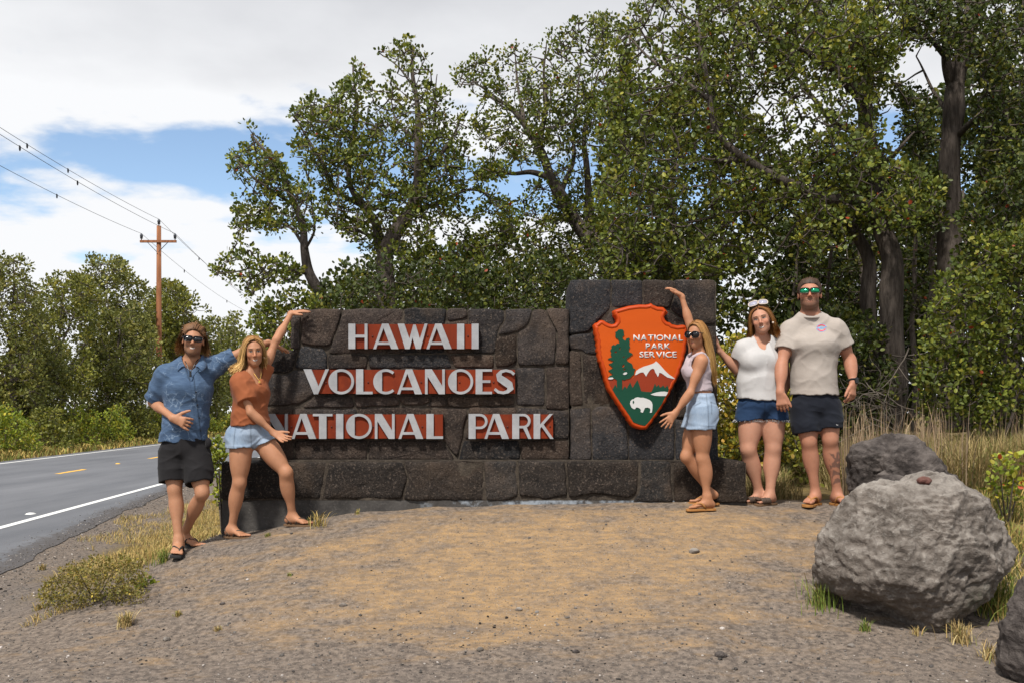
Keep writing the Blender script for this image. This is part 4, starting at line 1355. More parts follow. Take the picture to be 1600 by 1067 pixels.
def limb_axes(a, b):
    w = unit(b - a); u = unit(np.cross(w, (0.2, 1, 0.1))); return np.array((u, np.cross(w, u), w))

GRID = .0062
def box_of(pts, m):
    pts = np.array(pts); return pts.min(0) - m, pts.max(0) + m
def wrinkle(amp, sc=(7, 7, 16), tilt=.5, seed=0.0):
    def fn(x, y, z):
        u = x + tilt * z; v = z - tilt * x
        wx = .10 * fbm(x * 4 + seed, y * 4, z * 4, 2)
        r = vnoise(u * sc[0] * .8 + seed, y * sc[1] * .6, (v + wx) * sc[2] + seed * 2)
        r2 = vnoise((x - tilt * z) * sc[0] + seed * 3, y * sc[1] * .6 + 4, (z + tilt * x + wx) * sc[2] * 1.6)
        ridge = (1 - np.abs(r)) ** 4; ridge2 = (1 - np.abs(r2)) ** 5
        return -amp * 1.9 * ridge - amp * .9 * ridge2 + amp * .9
    return fn

def hollow(S, plane, th=.017, depth=.035):
    """cut the cloth along a plane and hollow out the opening"""
    X, Y, Z = S.ax[0][:, None, None], S.ax[1][None, :, None], S.ax[2][None, None, :]
    p = plane(X, Y, Z).astype(np.float32)
    cav = np.maximum(S.f + th, -(p + depth))
    S.f = np.maximum(np.maximum(S.f, p), -cav)

def top_garment(name, parent, J, B, off, mat, sleeves, hem_pt, hem_r, neck_cuts=(), bust=0.0, bust_dz=-.02, hem_n=(0, 0, -1), wr=.006, wsc=(7, 7, 16), tilt=.5, seed=0., color_fn=None, strap=None, h=.0070, th=.011, extra=None):
    side = unit(J['shL'] - J['shR']); fr = J['front']
    pts = [J['pelvis'], J['shL'], J['shR'], J['neck'], hem_pt]
    for s, (fa, r1, r2) in sleeves.items(): pts.append(J['sh' + s] + (J['el' + s] - J['sh' + s]) * fa)
    lo, hi = box_of(pts, .22)
    S = SDF(lo, hi, h)
    che, wai, nek = J['chest'], J['waist'], J['neck']
    g = lambda k, e=0: B[k] + off + e
    S.cone(hem_pt, wai, hem_r, (max(g('ww'), hem_r[0] * .9), max(g('wd'), hem_r[1] * .9)), side=side, k=.04)
    S.cone(wai, che, (max(g('ww'), hem_r[0] * .88), max(g('wd'), hem_r[1] * .88)), (g('cw'), g('cd')), side=side, k=.04)
    top = che * .35 + (J['shL'] + J['shR']) * .5 * .65
    S.cone(che, top, (g('cw'), g('cd')), (g('cw') * .86, g('cd') * .64), side=side, k=.05)
    if bust:
        for s in (-1, 1):
            S.ell(che + side * s * B['cw'] * .48 + fr * B['cd'] * .62 + np.array((0, 0, bust_dz)), (bust, bust * .95, bust * 1.0), k=.045)
    if strap is None:
        for s, sg in (('L', 1), ('R', -1)):
            S.cone(J['sh' + s], nek + side * .03 * sg, B['sh'] * .86 + off, B['nk'] + off * .6, k=.05)
    if extra: extra(S)
    S.disturb(wrinkle(wr, wsc, tilt, seed), .035)
    for s, (fa, r1, r2) in sleeves.items():
        T = SDF(lo, hi, h)
        a = J['sh' + s]; e = a + (J['el' + s] - a) * fa; d = unit(e - a)
        T.cone(a, a + d * .03, B['sh'] + off, r1, k=.03)
        T.cone(a, e + d * .03, r1, r2, k=.04)
        T.ell(a + (J['el' + s] - a) * .45, (B['ua'] * 1.04 + off * .7,) * 2 + (B['ua'] * 1.9,), limb_axes(a, J['el' + s]), k=.03)
        d = [float(v) for v in d]; e = [float(v) for v in e]
        T.disturb(wrinkle(wr, wsc, tilt, seed), .035)
        hollow(T, lambda X, Y, Z: (X - e[0]) * d[0] + (Y - e[1]) * d[1] + (Z - e[2]) * d[2])
        k = .035; hh = np.clip(.5 + .5 * (S.f - T.f) / k, 0, 1)
        S.f = (S.f + (T.f - S.f) * hh - k * hh * (1 - hh)).astype(np.float32)
    n = [float(v) for v in unit(hem_n)]; hem_pt = [float(v) for v in hem_pt]
    wave = lambda X, Y, Z: .004 * np.sin(X * 31 + seed) + .003 * np.sin(X * 67 + Y * 40)
    hollow(S, lambda X, Y, Z: (X - hem_pt[0]) * n[0] + (Y - hem_pt[1]) * n[1] + (Z - hem_pt[2]) * n[2] + wave(X, Y, Z))
    for c in neck_cuts:
        if c[0] == 'cone': S.cone(c[1], c[2], c[3], c[4], k=.006, sub=True)
        else: S.ell(c[1], c[2], c[3] if len(c) > 3 else None, k=.006, sub=True)
    V, Q = S.mesh()
    C = color_fn(V) if color_fn else None
    return smooth_by(parent, name, V, Q, mat, C)

def shorts_garment(name, parent, J, B, off, mat, hems, top_pt, top_n=(0, 0, 1), r_leg=None, wr=.005, seed=0., h=.0070, color_fn=None, th=.011, top_r=None, glute=0.0, ragged=0.0, hem_dirs=None):
    """hems: side -> (hem centre, radius)"""
    hs = unit(J['hipL'] - J['hipR'])
    pts = [J['pelvis'], top_pt] + [v[0] for v in hems.values()]
    lo, hi = box_of(pts, .24)
    S = SDF(lo, hi, h)
    S.cone(J['pelvis'], top_pt + np.array(top_n) * .03, (B['hw'] + off, B['hd'] + off), top_r or (B['ww'] + off, B['wd'] + off), side=hs, k=.04)
    S.disturb(wrinkle(wr, (9, 9, 13), .3, seed), .035)
    for s, (c, r) in hems.items():
        T = SDF(lo, hi, h)
        a = J['hip' + s]; kn = J['kn' + s]; d = unit(kn - a)
        kn = J['kn' + s]
        T.cone(a, c + d * .03, B['th'] + off, r, k=.04)
        T.cone(a, kn, B['th'] + off, B['kn'] + off, k=.04)
        T.ell(a + (kn - a) * .42, (B['th'] * .94 + off, B['th'] * .96 + off, B['th'] * 2.0 + off), limb_axes(a, kn), k=.04)
        if glute: T.ell(a - J['front'] * B['hd'] * .42, (B['th'] * 1.0 + off, B['th'] * .95 + off, B['th'] * 1.08 + off), k=.05)
        if hem_dirs and s in hem_dirs: d = unit(hem_dirs[s])
        d = [float(e) for e in d]; c = [float(e) for e in c]
        T.disturb(wrinkle(wr, (9, 9, 13), .3, seed), .035)
        hollow(T, lambda X, Y, Z: (X - c[0]) * d[0] + (Y - c[1]) * d[1] + (Z - c[2]) * d[2] + ragged * np.sin(X * 190 + Y * 110) + .003 * np.sin(X * 45 + Y * 30 + seed))
        k = .025; hh = np.clip(.5 + .5 * (S.f - T.f) / k, 0, 1)
        S.f = (S.f + (T.f - S.f) * hh - k * hh * (1 - hh)).astype(np.float32)
    n = [float(v) for v in unit(top_n)]; top_pt = [float(v) for v in top_pt]
    S.cut(lambda X, Y, Z: (X - top_pt[0]) * n[0] + (Y - top_pt[1]) * n[1] + (Z - top_pt[2]) * n[2])
    V, Q = S.mesh()
    return smooth_by(parent, name, V, Q, mat, color_fn(V) if color_fn else None)

def body_mesh(parent, J, B, H, male, hands, feet, colors, h=GRID):
    pts = [H.p(0, 0, .5)] + [J[k] for k in J if not k.startswith(('fw', 'front'))]
    lo, hi = box_of(pts, .2); lo[2] -= .05
    S = SDF(lo, hi, h)
    joint_fill(S, J, B, male)
    H.sculpt(S, male)
    for a in hands: sculpt_hand(S, **a)
    for a in feet: sculpt_foot(S, **a)
    V, Q = S.mesh()
    # keep the one connected surface
    C = skin_colors(V, H, **colors[0])
    if len(colors) > 1: C = colors[1](V, C)
    return smooth_by(parent, 'body', V, Q, MAT_SKIN, C)

def on_cloth(obj, q):
    bv = projector(obj); o = Vector((0, 0, ZC)); h = bv.ray_cast(o, (Vector(q) - o).normalized())
    return np.array(h[0]) if h[0] is not None else q
def start(px, py, D, label):
    X = (px - HX) / F * D
    return thing('person', label, 'person', (X, D, float(gz(X, D))), 'people posing at the sign')
def sole(ank): return float(gz(ank[0], ank[1])) + .021

# ---- garment materials
def pat_leaves(t, col):
    d = t.n('ShaderNodeVectorMath', operation='MULTIPLY_ADD'); d.inputs[1].default_value = (.16, .16, .16)
    t.L(t.noise(9, 3, out='Color'), d.inputs[0]); t.L(t.pos(), d.inputs[2])
    v = t.voro(11, vec=d.outputs[0], feature='DISTANCE_TO_EDGE')
    l = t.math('MULTIPLY', t.rng(v, .035, .015), t.rng(t.noise(6, 3), .47, .56))
    col = t.mix(t.math('MULTIPLY', l, .42), col, srgb(150, 168, 186))
    s = t.noise(60, 3, .6, stretch=(.2, 1, 3))
    col = t.mix(t.rng(s, .45, .7, 0, .35), col, srgb(98, 122, 148))
    return t.mix(1.0, col, t.attr('Col', 'Color'), 'MULTIPLY')
def pat_denim(t, col):
    n = t.noise(7, 5, .6); m = t.noise(160, 2, .5, stretch=(1, 1, .25))
    col = t.mix(t.rng(m, .35, .7, 0, .5), col, t.mix(1.0, col, (1.35, 1.3, 1.2), 'MULTIPLY'))
    a = t.attr('Col', 'Color')
    return t.mix(1.0, t.mix(t.rng(n, .5, .7, 0, .4), col, t.mix(1.0, col, (.72, .75, .8), 'MULTIPLY')), a, 'MULTIPLY')
def pat_attr(t, col):
    return t.mix(1.0, col, t.attr('Col', 'Color'), 'MULTIPLY')
MAT_BLUESHIRT = cloth('blue_print_cotton', srgb(72, 92, 118), srgb(57, 77, 104), pattern=pat_leaves)
MAT_BLACKCLOTH = cloth('black_twill', (.010, .009, .010), (.014, .013, .014))
MAT_NAVYCLOTH = cloth('navy_twill', (.008, .010, .016), (.012, .014, .022))
MAT_RUST = cloth('rust_cotton', srgb(148, 86, 54), srgb(130, 73, 44))
MAT_LIGHTDENIM = cloth('light_denim', srgb(144, 158, 176), srgb(122, 140, 162), pattern=pat_denim)
MAT_DARKDENIM = cloth('dark_denim', srgb(36, 58, 88), srgb(24, 44, 72), pattern=pat_denim)
MAT_LILAC = cloth('rib_knit_lilac', srgb(176, 162, 166), srgb(162, 148, 153))
MAT_WHITETEE = cloth('white_cotton', srgb(184, 182, 181), srgb(174, 172, 171))
MAT_STONETEE = cloth('stone_cotton', srgb(166, 157, 149), srgb(154, 145, 137), pattern=pat_attr)
MAT_SOLE_BLACK = flat_mat('black_rubber', (.018, .018, .018), .7)
MAT_SOLE_TAN = flat_mat('tan_leather', srgb(160, 112, 62), .6)
MAT_SOLE_BROWN = flat_mat('brown_cork', srgb(104, 80, 58), .8)
MAT_STRAP_BROWN = flat_mat('brown_strap', srgb(74, 60, 50), .6)
MAT_LENS_DARK = flat_mat('dark_lens', (.008, .008, .010), .07, .6, var=.02)
MAT_LENS_GREEN = MT('green_mirror_lens', .10, .6)
MAT_LENS_GREEN.color(MAT_LENS_GREEN.mix(MAT_LENS_GREEN.noise(18, 2), (.01, .16, .07), (.03, .42, .20)))
MAT_LENS_GREEN.b.inputs['Metallic'].default_value = .75
MAT_LENS_GREEN = MAT_LENS_GREEN.m
MAT_LENS_PALE = flat_mat('pale_lens', srgb(150, 150, 165), .15, .6)
MAT_FRAME_PALE = flat_mat('pale_frame', srgb(205, 190, 175), .3, .5)
MAT_FRAME_RED = flat_mat('tortoise_frame', srgb(52, 22, 18), .3, .5)

def seams(dark, light, D):
    """stitched seams: darker seam lines, paler turned-up hems (picture coordinates of the seam ends at distance D)"""
    def fn(V):
        x, z = V[:, 0], V[:, 2]; c = np.ones(len(V))
        for lines, w, g in ((dark, .0045, .55), (light, .006, 1.22)):
            for l in lines:
                a = P(l[0], l[1], D)[[0, 2]]; b = P(l[2], l[3], D)[[0, 2]]; ab = b - a
                t = np.clip(((x - a[0]) * ab[0] + (z - a[1]) * ab[1]) / (ab @ ab), 0, 1)
                d = np.hypot(x - a[0] - t * ab[0], z - a[1] - t * ab[1])
                c = c * (1 + (g - 1) * np.exp(-(d / w) ** 2) * (V[:, 1] < D + .03))
        return c[:, None] * np.ones(3)
    return fn
TAN = (.385, .190, .108)

def mirror_ring(center, axis, rad, r, n=18, el=1.0):
    axis = unit(axis); u = unit(np.cross(axis, (.3, .9, .2))); v = np.cross(axis, u)
    a = np.linspace(0, 2 * np.pi, n + 1)
    return tube(center + rad * (np.cos(a)[:, None] * u + np.sin(a)[:, None] * v * el), [r] * (n + 1), 6, False)

# ------------------------------------------------------------------ man in the blue shirt
def person_blue():
    D = 7.65
    t = start(285, 866, D, 'man in blue patterned shirt, black shorts and dark sunglasses, arm stretched behind the blonde woman')
    j = lambda x, y, d=0.0: P(x, y, D + d)
    J = dict(pelvis=j(288, 700, .06), waist=j(291, 655, .06), chest=j(294, 606, .05), neck=j(298, 566, .06), headbase=j(301, 552, .04),
             shR=j(257, 588, .01), elR=j(239, 628, .07), wrR=j(271, 653, -.12), shL=j(331, 576, .12), elL=j(386, 545, .16), wrL=j(420, 536, .42),
             hipR=j(271, 708, .06), hipL=j(307, 708, .06), knR=j(273, 765, .0), knL=j(316, 770, -.03), anR=j(279, 843, -.05), anL=j(287, 836, .20), front=unit((.26, -1, 0)))
    J['fwR'] = unit((.1, -1, 0)); J['fwL'] = unit((.6, -.8, 0))
    B = dict(hw=.150, hd=.110, ww=.138, wd=.100, cw=.160, cd=.112, sh=0.0532, nk=0.0532, ua=0.0418, el=0.0340, fa=0.0381, wr=0.0256, th=0.0795, kn=0.0518, an=0.0314, ca=0.0490)
    H = Head(j(302, 533.5, .02), .232, yaw=-2, pitch=2, roll=-5, wide=.96)
    aR, aL = J['anR'], J['anL']
    zR, zL = sole(aR), sole(aL)
    aR[2] = max(aR[2], zR + .08); 
    dR, dL = (.25, -1, 0), (.85, -.4, 0)
    hands = [dict(w=J['wrR'], d=(.85, -.15, -.30), n=(.1, 1, -.1), th=(.25, 0, 1), curl=(.55, .65, .65, .35), spread=.16, thumb=.95, hs=1.08),
             dict(w=J['wrL'], d=(1, .55, -.40), n=(0, 0, -1), th=(0, -1, 0), curl=(.1, .12, .15, .2), spread=.1, hs=1.08)]
    feet = [dict(ank=aR, dr=dR, zs=zR, fs=1.06), dict(ank=aL, dr=dL, zs=zL + .005, fs=1.06, lift=.03)]
    col = dict(base=TAN, stubble=(.11, .065, .04, .62), smile=True, lips=(.30, .11, .08))
    bd = body_mesh(t, J, B, H, True, hands, feet, [col])
    n = J['neck']; fr = J['front']
    line0 = j(304, 600); line1 = j(316, 689)
    def cf(V):
        px = HX + V[:, 0] / V[:, 1] * F; py = HY - (V[:, 2] - ZC) / V[:, 1] * F
        lx = 302 + (py - 585) * .128
        front = V[:, 1] < D + .06
        w = np.exp(-((px - lx) / .9) ** 2) * front * (py > 585)
        w2 = np.exp(-((px - lx + 6.5) / .6) ** 2) * front * (py > 590) * .35
        return 1 - .65 * np.clip(w + w2, 0, 1)[:, None] * np.ones(3)
    sh_o = top_garment('shirt', t, J, B, .026, MAT_BLUESHIRT, {'R': (.94, .066, .074), 'L': (.66, .068, .074)}, j(287, 690, .06), (.180, .130),
        [('cone', n + fr * .012, J['headbase'] + np.array((0, 0, .05)), .068, .078), ('cone', n + fr * .07 + np.array((0, 0, .03)), n + fr * .125 + np.array((.012, 0, -.15)), .062, .010)],
        wr=.006, wsc=(6, 6, 13), tilt=-.6, seed=2., color_fn=cf)
    # collar: two folded flaps
    mb = MB()
    for s in (-1, 1):
        a = [(s * .072, -.052, .040), (s * .086, .0, .036), (s * .072, .062, .008), (s * .040, .098, -.030)]
        b = [(s * .100, -.055, .004), (s * .128, .010, -.004), (s * .118, .090, -.042), (s * .092, .122, -.070)]
        U = np.array((1, 0, 0.)); W = np.array((0, 0, 1.))
        mk = lambda L: catmull([n + U * p[0] + fr * p[1] + W * p[2] for p in L], 9)
        pa, pb = mk(a), mk(b); mid = (pa + pb) / 2 + np.array((0, 0, .010)) + fr * .006
        V = np.concatenate([pa, mid, pb, pb + np.array((0, .006, -.006)), pa + np.array((0, .008, -.012))]); m = 9; k = np.arange(8)
        q = np.concatenate([np.c_[r * m + k, r * m + k + 1, (r + 1) * m + k + 1, (r + 1) * m + k] for r in range(4)])
        mb.add(V, q, col=(1., 1., 1.))
    link('collar', mb.mesh(smooth=True), MAT_BLUESHIRT, t)
    for py in (612, 632, 652, 672):
        q = j(302.6 + (py - 585) * .128, py); bm = bmesh.new(); bmesh.ops.create_uvsphere(bm, u_segments=8, v_segments=5, radius=.006)
        me = bpy.data.meshes.new('button'); bm.to_mesh(me); bm.free()
        o = link('button', me, MAT_BLACKPL, t, loc=tuple(on_cloth(sh_o, q)))
    shorts_garment('shorts', t, J, B, .022, MAT_BLACKCLOTH, {'R': (j(270, 753, .03), .102), 'L': (j(309, 756, .0), .098)}, j(288, 683, .06), wr=.004, seed=5.)
    sandal(t, aR, dR, zR, 1.08, MAT_SOLE_BLACK, MAT_SOLE_BLACK, 'thong', 1); sandal(t, aL, dL, zL + .005, 1.08, MAT_SOLE_BLACK, MAT_SOLE_BLACK, 'thong', 1, lift=.03)
    sunglasses(t, H, MAT_LENS_DARK, MAT_BLACKPL, y=.430, z=.045, lw=.138, lh=.082, x0=.158, sq=4.0)
    face_parts(t, H, bd, eyes=False, lip=MAT_LIP_MAN)
    sets = []
    for s in (-1, 1):
        g0 = [(0.02 * s, .33, .40), (.03 * s, .24, .54), (.08 * s, .0, .575), (.17 * s, -.25, .48), (.26 * s, -.36, .15), (.28 * s, -.34, -.2), (.28 * s, -.28, -.52)]
        g1 = [(.20 * s, .28, .34), (.28 * s, .15, .47), (.36 * s, 0, .40), (.41 * s, -.12, .15), (.47 * s, -.14, -.12), (.50 * s, -.10, -.36), (.46 * s, -.04, -.54)]
        g2 = [(.29 * s, .21, .22), (.35 * s, .10, .26), (.40 * s, -.03, .16), (.42 * s, -.12, -.02), (.46 * s, -.10, -.2), (.46 * s, -.06, -.38), (.44 * s, -.02, -.48)]
        g3 = [(0, .0, .575), (0.03 * s, -.2, .54), (.06 * s, -.40, .35), (.08 * s, -.46, .1), (.10 * s, -.43, -.2), (.12 * s, -.38, -.4), (.14 * s, -.33, -.55)]
        sets += [(g0, g1, 1.2), (g1, g2, .9), (g3, g0, .8)]
    hair_mesh(t, H, sets, 1500, .036, srgb(104, 72, 46), srgb(168, 124, 80), jit=.040, seed=4, wave=.055)
    mb = MB(); a = np.linspace(0, 2 * np.pi, 25)
    mb.tube(catmull([n + np.array((-.065, .0, .035)), n + fr * .075 + np.array((-.035, 0, .0)), n + fr * .125 + np.array((.005, 0, -.075)), n + fr * .075 + np.array((.045, 0, .0)), n + np.array((.068, 0, .035))], 20), .0035, 5)
    q = n + fr * .134 + np.array((.006, 0, -.095)); mb.box(q - (.007, .005, .022), q + (.007, .005, .022))
    link('necklace', mb.mesh(), MAT_BLACKPL, t)
    mb = MB(); q = j(324, 692, .02); mb.tube([q + (0, 0, .04), q + (.008, 0, .02), q + (.010, 0, -.015), q + (.002, 0, -.04)], [.012, .024, .024, .010], 8); link('belt_pouch', mb.mesh(smooth=True), MAT_BLACKCLOTH, t)

# ------------------------------------------------------------------ blonde woman in the rust t-shirt
def person_rust():
    D = 7.82
    t = start(405, 846, D, 'blonde woman in rust t-shirt and light denim shorts reaching up to the wall corner')
    j = lambda x, y, d=0.0: P(x, y, D + d)
    fr = unit((.62, -.78, 0))
    J = dict(pelvis=j(391, 676, .0), waist=j(390, 652, .0), chest=j(392, 610, .0), neck=j(394, 581, .02), headbase=j(396, 568, .0),
             shR=j(376, 597, -.09), elR=j(392, 644, -.14), wrR=j(428, 676, -.10), shL=j(409, 585, .10), elL=j(432, 531, .16), wrL=j(455, 490, .30),
             hipR=j(377, 682, -.05), hipL=j(405, 680, .04), knR=j(374, 754, -.07), knL=j(447, 738, -.04), anR=j(362, 826, -.02), anL=j(457, 806, .05), front=fr)
    J['fwR'] = unit((.7, -.7, 0)); J['fwL'] = unit((.7, -.7, 0))
    B = dict(hw=.148, hd=.115, ww=.112, wd=.090, cw=.128, cd=.098, sh=0.0437, nk=0.0427, ua=0.0353, el=0.0294, fa=0.0316, wr=0.0214, th=0.0863, kn=0.0518, an=0.0285, ca=0.0499)
    H = Head(j(397, 551, -.02), .228, yaw=3, pitch=-3, roll=4, wide=.93)
    aR, aL = J['anR'], J['anL']; zR, zL = sole(aR), sole(aL)
    dR, dL = (.86, -.5, 0), (.93, -.36, 0)
    hands = [dict(w=J['wrR'], d=(.80, -.2, -.42), n=(.35, -.75, .5), th=(.5, -.2, .9), curl=(.12, .16, .2, .22), spread=.14, thumb=.6, hs=.95),
             dict(w=J['wrL'], d=(.93, .1, .22), n=(.15, .35, -1), th=(-.2, -1, .4), curl=(.12, .15, .2, .25), spread=.16, thumb=.8, hs=.95)]
    feet = [dict(ank=aR, dr=dR, zs=zR, fs=.93), dict(ank=aL, dr=dL, zs=zL, fs=.93)]
    col = dict(base=np.array(TAN) * (1.0, .98, .96), smile=True, lips=(.30, .09, .075), flush=.25)
    bd = body_mesh(t, J, B, H, False, hands, feet, [col])
    n = J['neck']
    top_garment('t_shirt', t, J, B, .018, MAT_RUST, {'R': (.62, .066, .074), 'L': (.30, .062, .066)}, j(391, 664, .0), (.166, .140),
        [('cone', n + fr * .02 + np.array((0, 0, -.004)), J['headbase'] + np.array((0, 0, .03)), .074, .085), ('cone', n + fr * .06, n + fr * .115 + np.array((0, 0, -.080)), .058, .022)],
        bust=.062, bust_dz=-.015, wr=.0055, wsc=(9, 9, 10), tilt=.9, seed=7., hem_n=(.08, 0, -1))
    shorts_garment('denim_shorts', t, J, B, .014, MAT_LIGHTDENIM, {'R': (j(376, 699, -.055), .104), 'L': (j(414, 693, .03), .104)}, j(390, 655, .0), wr=.004, seed=3., glute=1, hem_dirs={'R': (.05, 0, -1), 'L': (.42, 0, -.9)},
        color_fn=seams([(398, 663, 399, 700), (376, 660, 374, 697), (366, 668, 372, 664), (384, 674, 394, 662)], [(354, 694, 396, 694.5), (398, 692, 424, 681)], D))
    sandal(t, aR, dR, zR, .95, MAT_SOLE_BROWN, MAT_STRAP_BROWN, 'cross', 1); sandal(t, aL, dL, zL, .95, MAT_SOLE_BROWN, MAT_STRAP_BROWN, 'cross', 1)
    face_parts(t, H, bd, open_=.85)
    top = [(.03, .25, .50), (.02, .1, .575)]
    L = -1
    gL0 = [(.0, .27, .47), (-.18, .26, .42), (-.33, .17, .18), (-.40, .12, -.08), (-.45, .10, -.32), (-.56, .10, -.52), (-.70, .10, -.66), (-.80, .12, -.76)]
    gL1 = [(.0, .08, .57), (-.24, .08, .51), (-.42, .06, .20), (-.50, .02, -.06), (-.58, .0, -.28), (-.72, .0, -.42), (-.88, .02, -.50), (-.98, .06, -.46)]
    gB = [(0, -.08, .56), (-.1, -.34, .42), (-.24, -.44, .1), (-.38, -.42, -.15), (-.52, -.34, -.36), (-.68, -.24, -.50), (-.84, -.16, -.58), (-.95, -.1, -.56)]
    gR0 = [(.05, .26, .48), (.22, .24, .38), (.34, .12, .14), (.38, .02, -.10), (.38, -.08, -.34), (.34, -.16, -.52), (.30, -.2, -.6)]
    gR1 = [(.03, .06, .575), (.26, .04, .48), (.40, -.06, .14), (.42, -.16, -.14), (.38, -.26, -.4), (.30, -.32, -.6), (.24, -.34, -.7)]
    gB2 = [(0.02, -.08, .56), (.12, -.34, .42), (.2, -.46, .1), (.2, -.46, -.2), (.1, -.44, -.5), (0, -.4, -.7), (-.1, -.38, -.8)]
    hair_mesh(t, H, [(gL0, gL1, 1.6), (gL1, gB, 1.1), (gB2, gR1, .8), (gR1, gR0, .9), (gB, gB2, .7)], 2000, .034, srgb(150, 108, 62), srgb(236, 196, 128), jit=.036, seed=9, wave=.045)
    mb = MB(); mb.add(*mirror_ring(J['anL'] + np.array((0, 0, .012)), J['anL'] - J['knL'] + np.array((.02, 0, 0)), .036, .004)); link('anklet', mb.mesh(), MAT_FRAME_PALE, t)
    mb = MB(); mb.tube(catmull([n + np.array((-.055, .02, .02)), n + fr * .07 + np.array((-.02, 0, -.01)), n + fr * .105 + np.array((.01, 0, -.065)), n + fr * .085 + np.array((.035, 0, -.01)), n + np.array((.05, .03, .02))], 18), .0022, 5)
    q = n + fr * .112 + np.array((.01, 0, -.078)); mb.box(q - (.007, .004, .008), q + (.007, .004, .008)); link('necklace', mb.mesh(), MAT_GOLD, t)
    for s in (1,):
        bm = bmesh.new(); bmesh.ops.create_uvsphere(bm, u_segments=8, v_segments=6, radius=.009); me = bpy.data.meshes.new('earring'); bm.to_mesh(me); bm.free()
        link('earring', me, MAT_FRAME_PALE, t, loc=tuple(H.p(.36, .0, -.18)))

# ------------------------------------------------------------------ woman in the lilac tank top
def person_tank():
    D = 7.86
    t = start(1098, 794, D, 'long-haired woman in lilac tank top and light denim shorts leaning beside the arrowhead')
    j = lambda x, y, d=0.0: P(x, y, D + d)
    fr = unit((-.93, -.36, 0))
    J = dict(pelvis=j(1097, 638, .02), waist=j(1093, 609, .02), chest=j(1089, 578, .02), neck=j(1093, 552, .03), headbase=j(1092, 542, .01),
             shL=j(1096, 564, -.10), elL=j(1078, 614, -.13), wrL=j(1055, 645, -.12), shR=j(1086, 559, .13), elR=j(1078, 507, .17), wrR=j(1065, 463, .20),
             hipL=j(1096, 646, -.06), hipR=j(1092, 646, .09), knL=j(1098, 716, -.06), knR=j(1073, 713, .05), anL=j(1105, 776, -.05), anR=j(1110, 770, .13), front=fr)
    J['fwL'] = unit((-.95, -.3, 0)); J['fwR'] = unit((-.9, -.3, 0.))
    B = dict(hw=.128, hd=.108, ww=.100, wd=.078, cw=.115, cd=.088, sh=0.0418, nk=0.0399, ua=0.0344, el=0.0285, fa=0.0307, wr=0.0204, th=0.0795, kn=0.0480, an=0.0276, ca=0.0470)
    H = Head(j(1089, 524.5, -.01), .208, yaw=-30, pitch=-4, roll=-3, wide=.94)
    aL, aR = J['anL'], J['anR']; zL, zR = sole(aL), sole(aR)
    dL, dR = (-.97, -.22, 0), (-.8, .3, 0)
    hands = [dict(w=J['wrL'], d=(-.62, -.15, -.72), n=(-.2, .9, -.1), th=(-.8, -.1, .55), curl=(.08, .12, .15, .18), spread=.22, thumb=.75, hs=.92),
             dict(w=J['wrR'], d=(-.62, .1, .55), n=(-.3, .25, -.9), th=(.4, -1, .5), curl=(.28, .3, .3, .3), spread=.10, thumb=.6, hs=.92)]
    feet = [dict(ank=aL, dr=dL, zs=zL, fs=.90), dict(ank=aR, dr=dR, zs=zR, fs=.88, lift=.035)]
    col = dict(base=np.array(TAN) * (1.0, .96, .92), lips=(.32, .11, .085), flush=.2)
    bd = body_mesh(t, J, B, H, False, hands, feet, [col])
    n = J['neck']; side = unit(J['shL'] - J['shR'])
    def straps(S):
        for s in (1, -1):
            a = J['chest'] + side * s * .075 + fr * .075 + np.array((0, 0, .055)); m = n + side * s * .092 + np.array((0, 0, .0)) + fr * .005; e = J['chest'] + side * s * .075 - fr * .085 + np.array((0, 0, .05))
            p = catmull([a, a * .5 + m * .5 + fr * .02 + np.array((0, 0, .012)), m + np.array((0, 0, .004)), m * .5 + e * .5 - fr * .015 + np.array((0, 0, .012)), e], 9)
            for k in range(8): S.cone(p[k], p[k + 1], .016, .016, k=.012)
    che = J['chest']
    top_garment('tank_top', t, J, B, .012, MAT_LILAC, {}, j(1094, 611, .02), (.108, .088),
        [('cone', n + fr * .02 + np.array((0, 0, .02)), n + np.array((0, 0, .2)), .05, .1)] +
        [('ell', che + side * s * .150 + np.array((0, 0, .062)), (.080, .056, .085), (side, fr, (0, 0, 1))) for s in (1, -1)] +
        [('ell', che + fr * .12 + np.array((0, 0, .118)), (.050, .085, .062), (side, fr, (0, 0, 1))), ('ell', che - fr * .12 + np.array((0, 0, .115)), (.055, .085, .062), (side, fr, (0, 0, 1)))],
        bust=.058, bust_dz=-.012, wr=.003, wsc=(5, 5, 22), tilt=.2, seed=4., strap=1, extra=straps, h=.0064)
    shorts_garment('denim_shorts', t, J, B, .016, MAT_LIGHTDENIM, {'L': (j(1094, 671, -.05), .106), 'R': (j(1084, 669, .08), .100)}, j(1094.5, 614, .02), wr=.005, seed=8., glute=1, top_r=(.112, .090), hem_dirs={'L': (.03, 0, -1), 'R': (-.1, 0, -1)}, color_fn=seams([(1080, 634, 1090, 629), (1100, 616, 1101, 668), (1107, 628, 1106, 646), (1120, 632, 1106, 628)], [(1068, 666, 1112, 667), (1078, 618.5, 1110, 617)], D))
    sandal(t, aL, dL, zL, .92, MAT_SOLE_TAN, MAT_SOLE_TAN, 'thong', 1); sandal(t, aR, dR, zR, .9, MAT_SOLE_TAN, MAT_SOLE_TAN, 'thong', 1)
    sunglasses(t, H, MAT_LENS_DARK, MAT_BLACKPL, y=.43, z=.045, lw=.150, lh=.115, x0=.168, sq=2.4)
    face_parts(t, H, bd, eyes=False, teeth=False)
    # long hair swept back over the far shoulder (local x: + is the back of her head in the picture)
    g0 = [(.02, .28, .46), (.20, .24, .40), (.35, .12, .12), (.40, -.02, -.2), (.42, -.18, -.6), (.46, -.32, -1.05), (.48, -.40, -1.6), (.50, -.44, -2.2)]
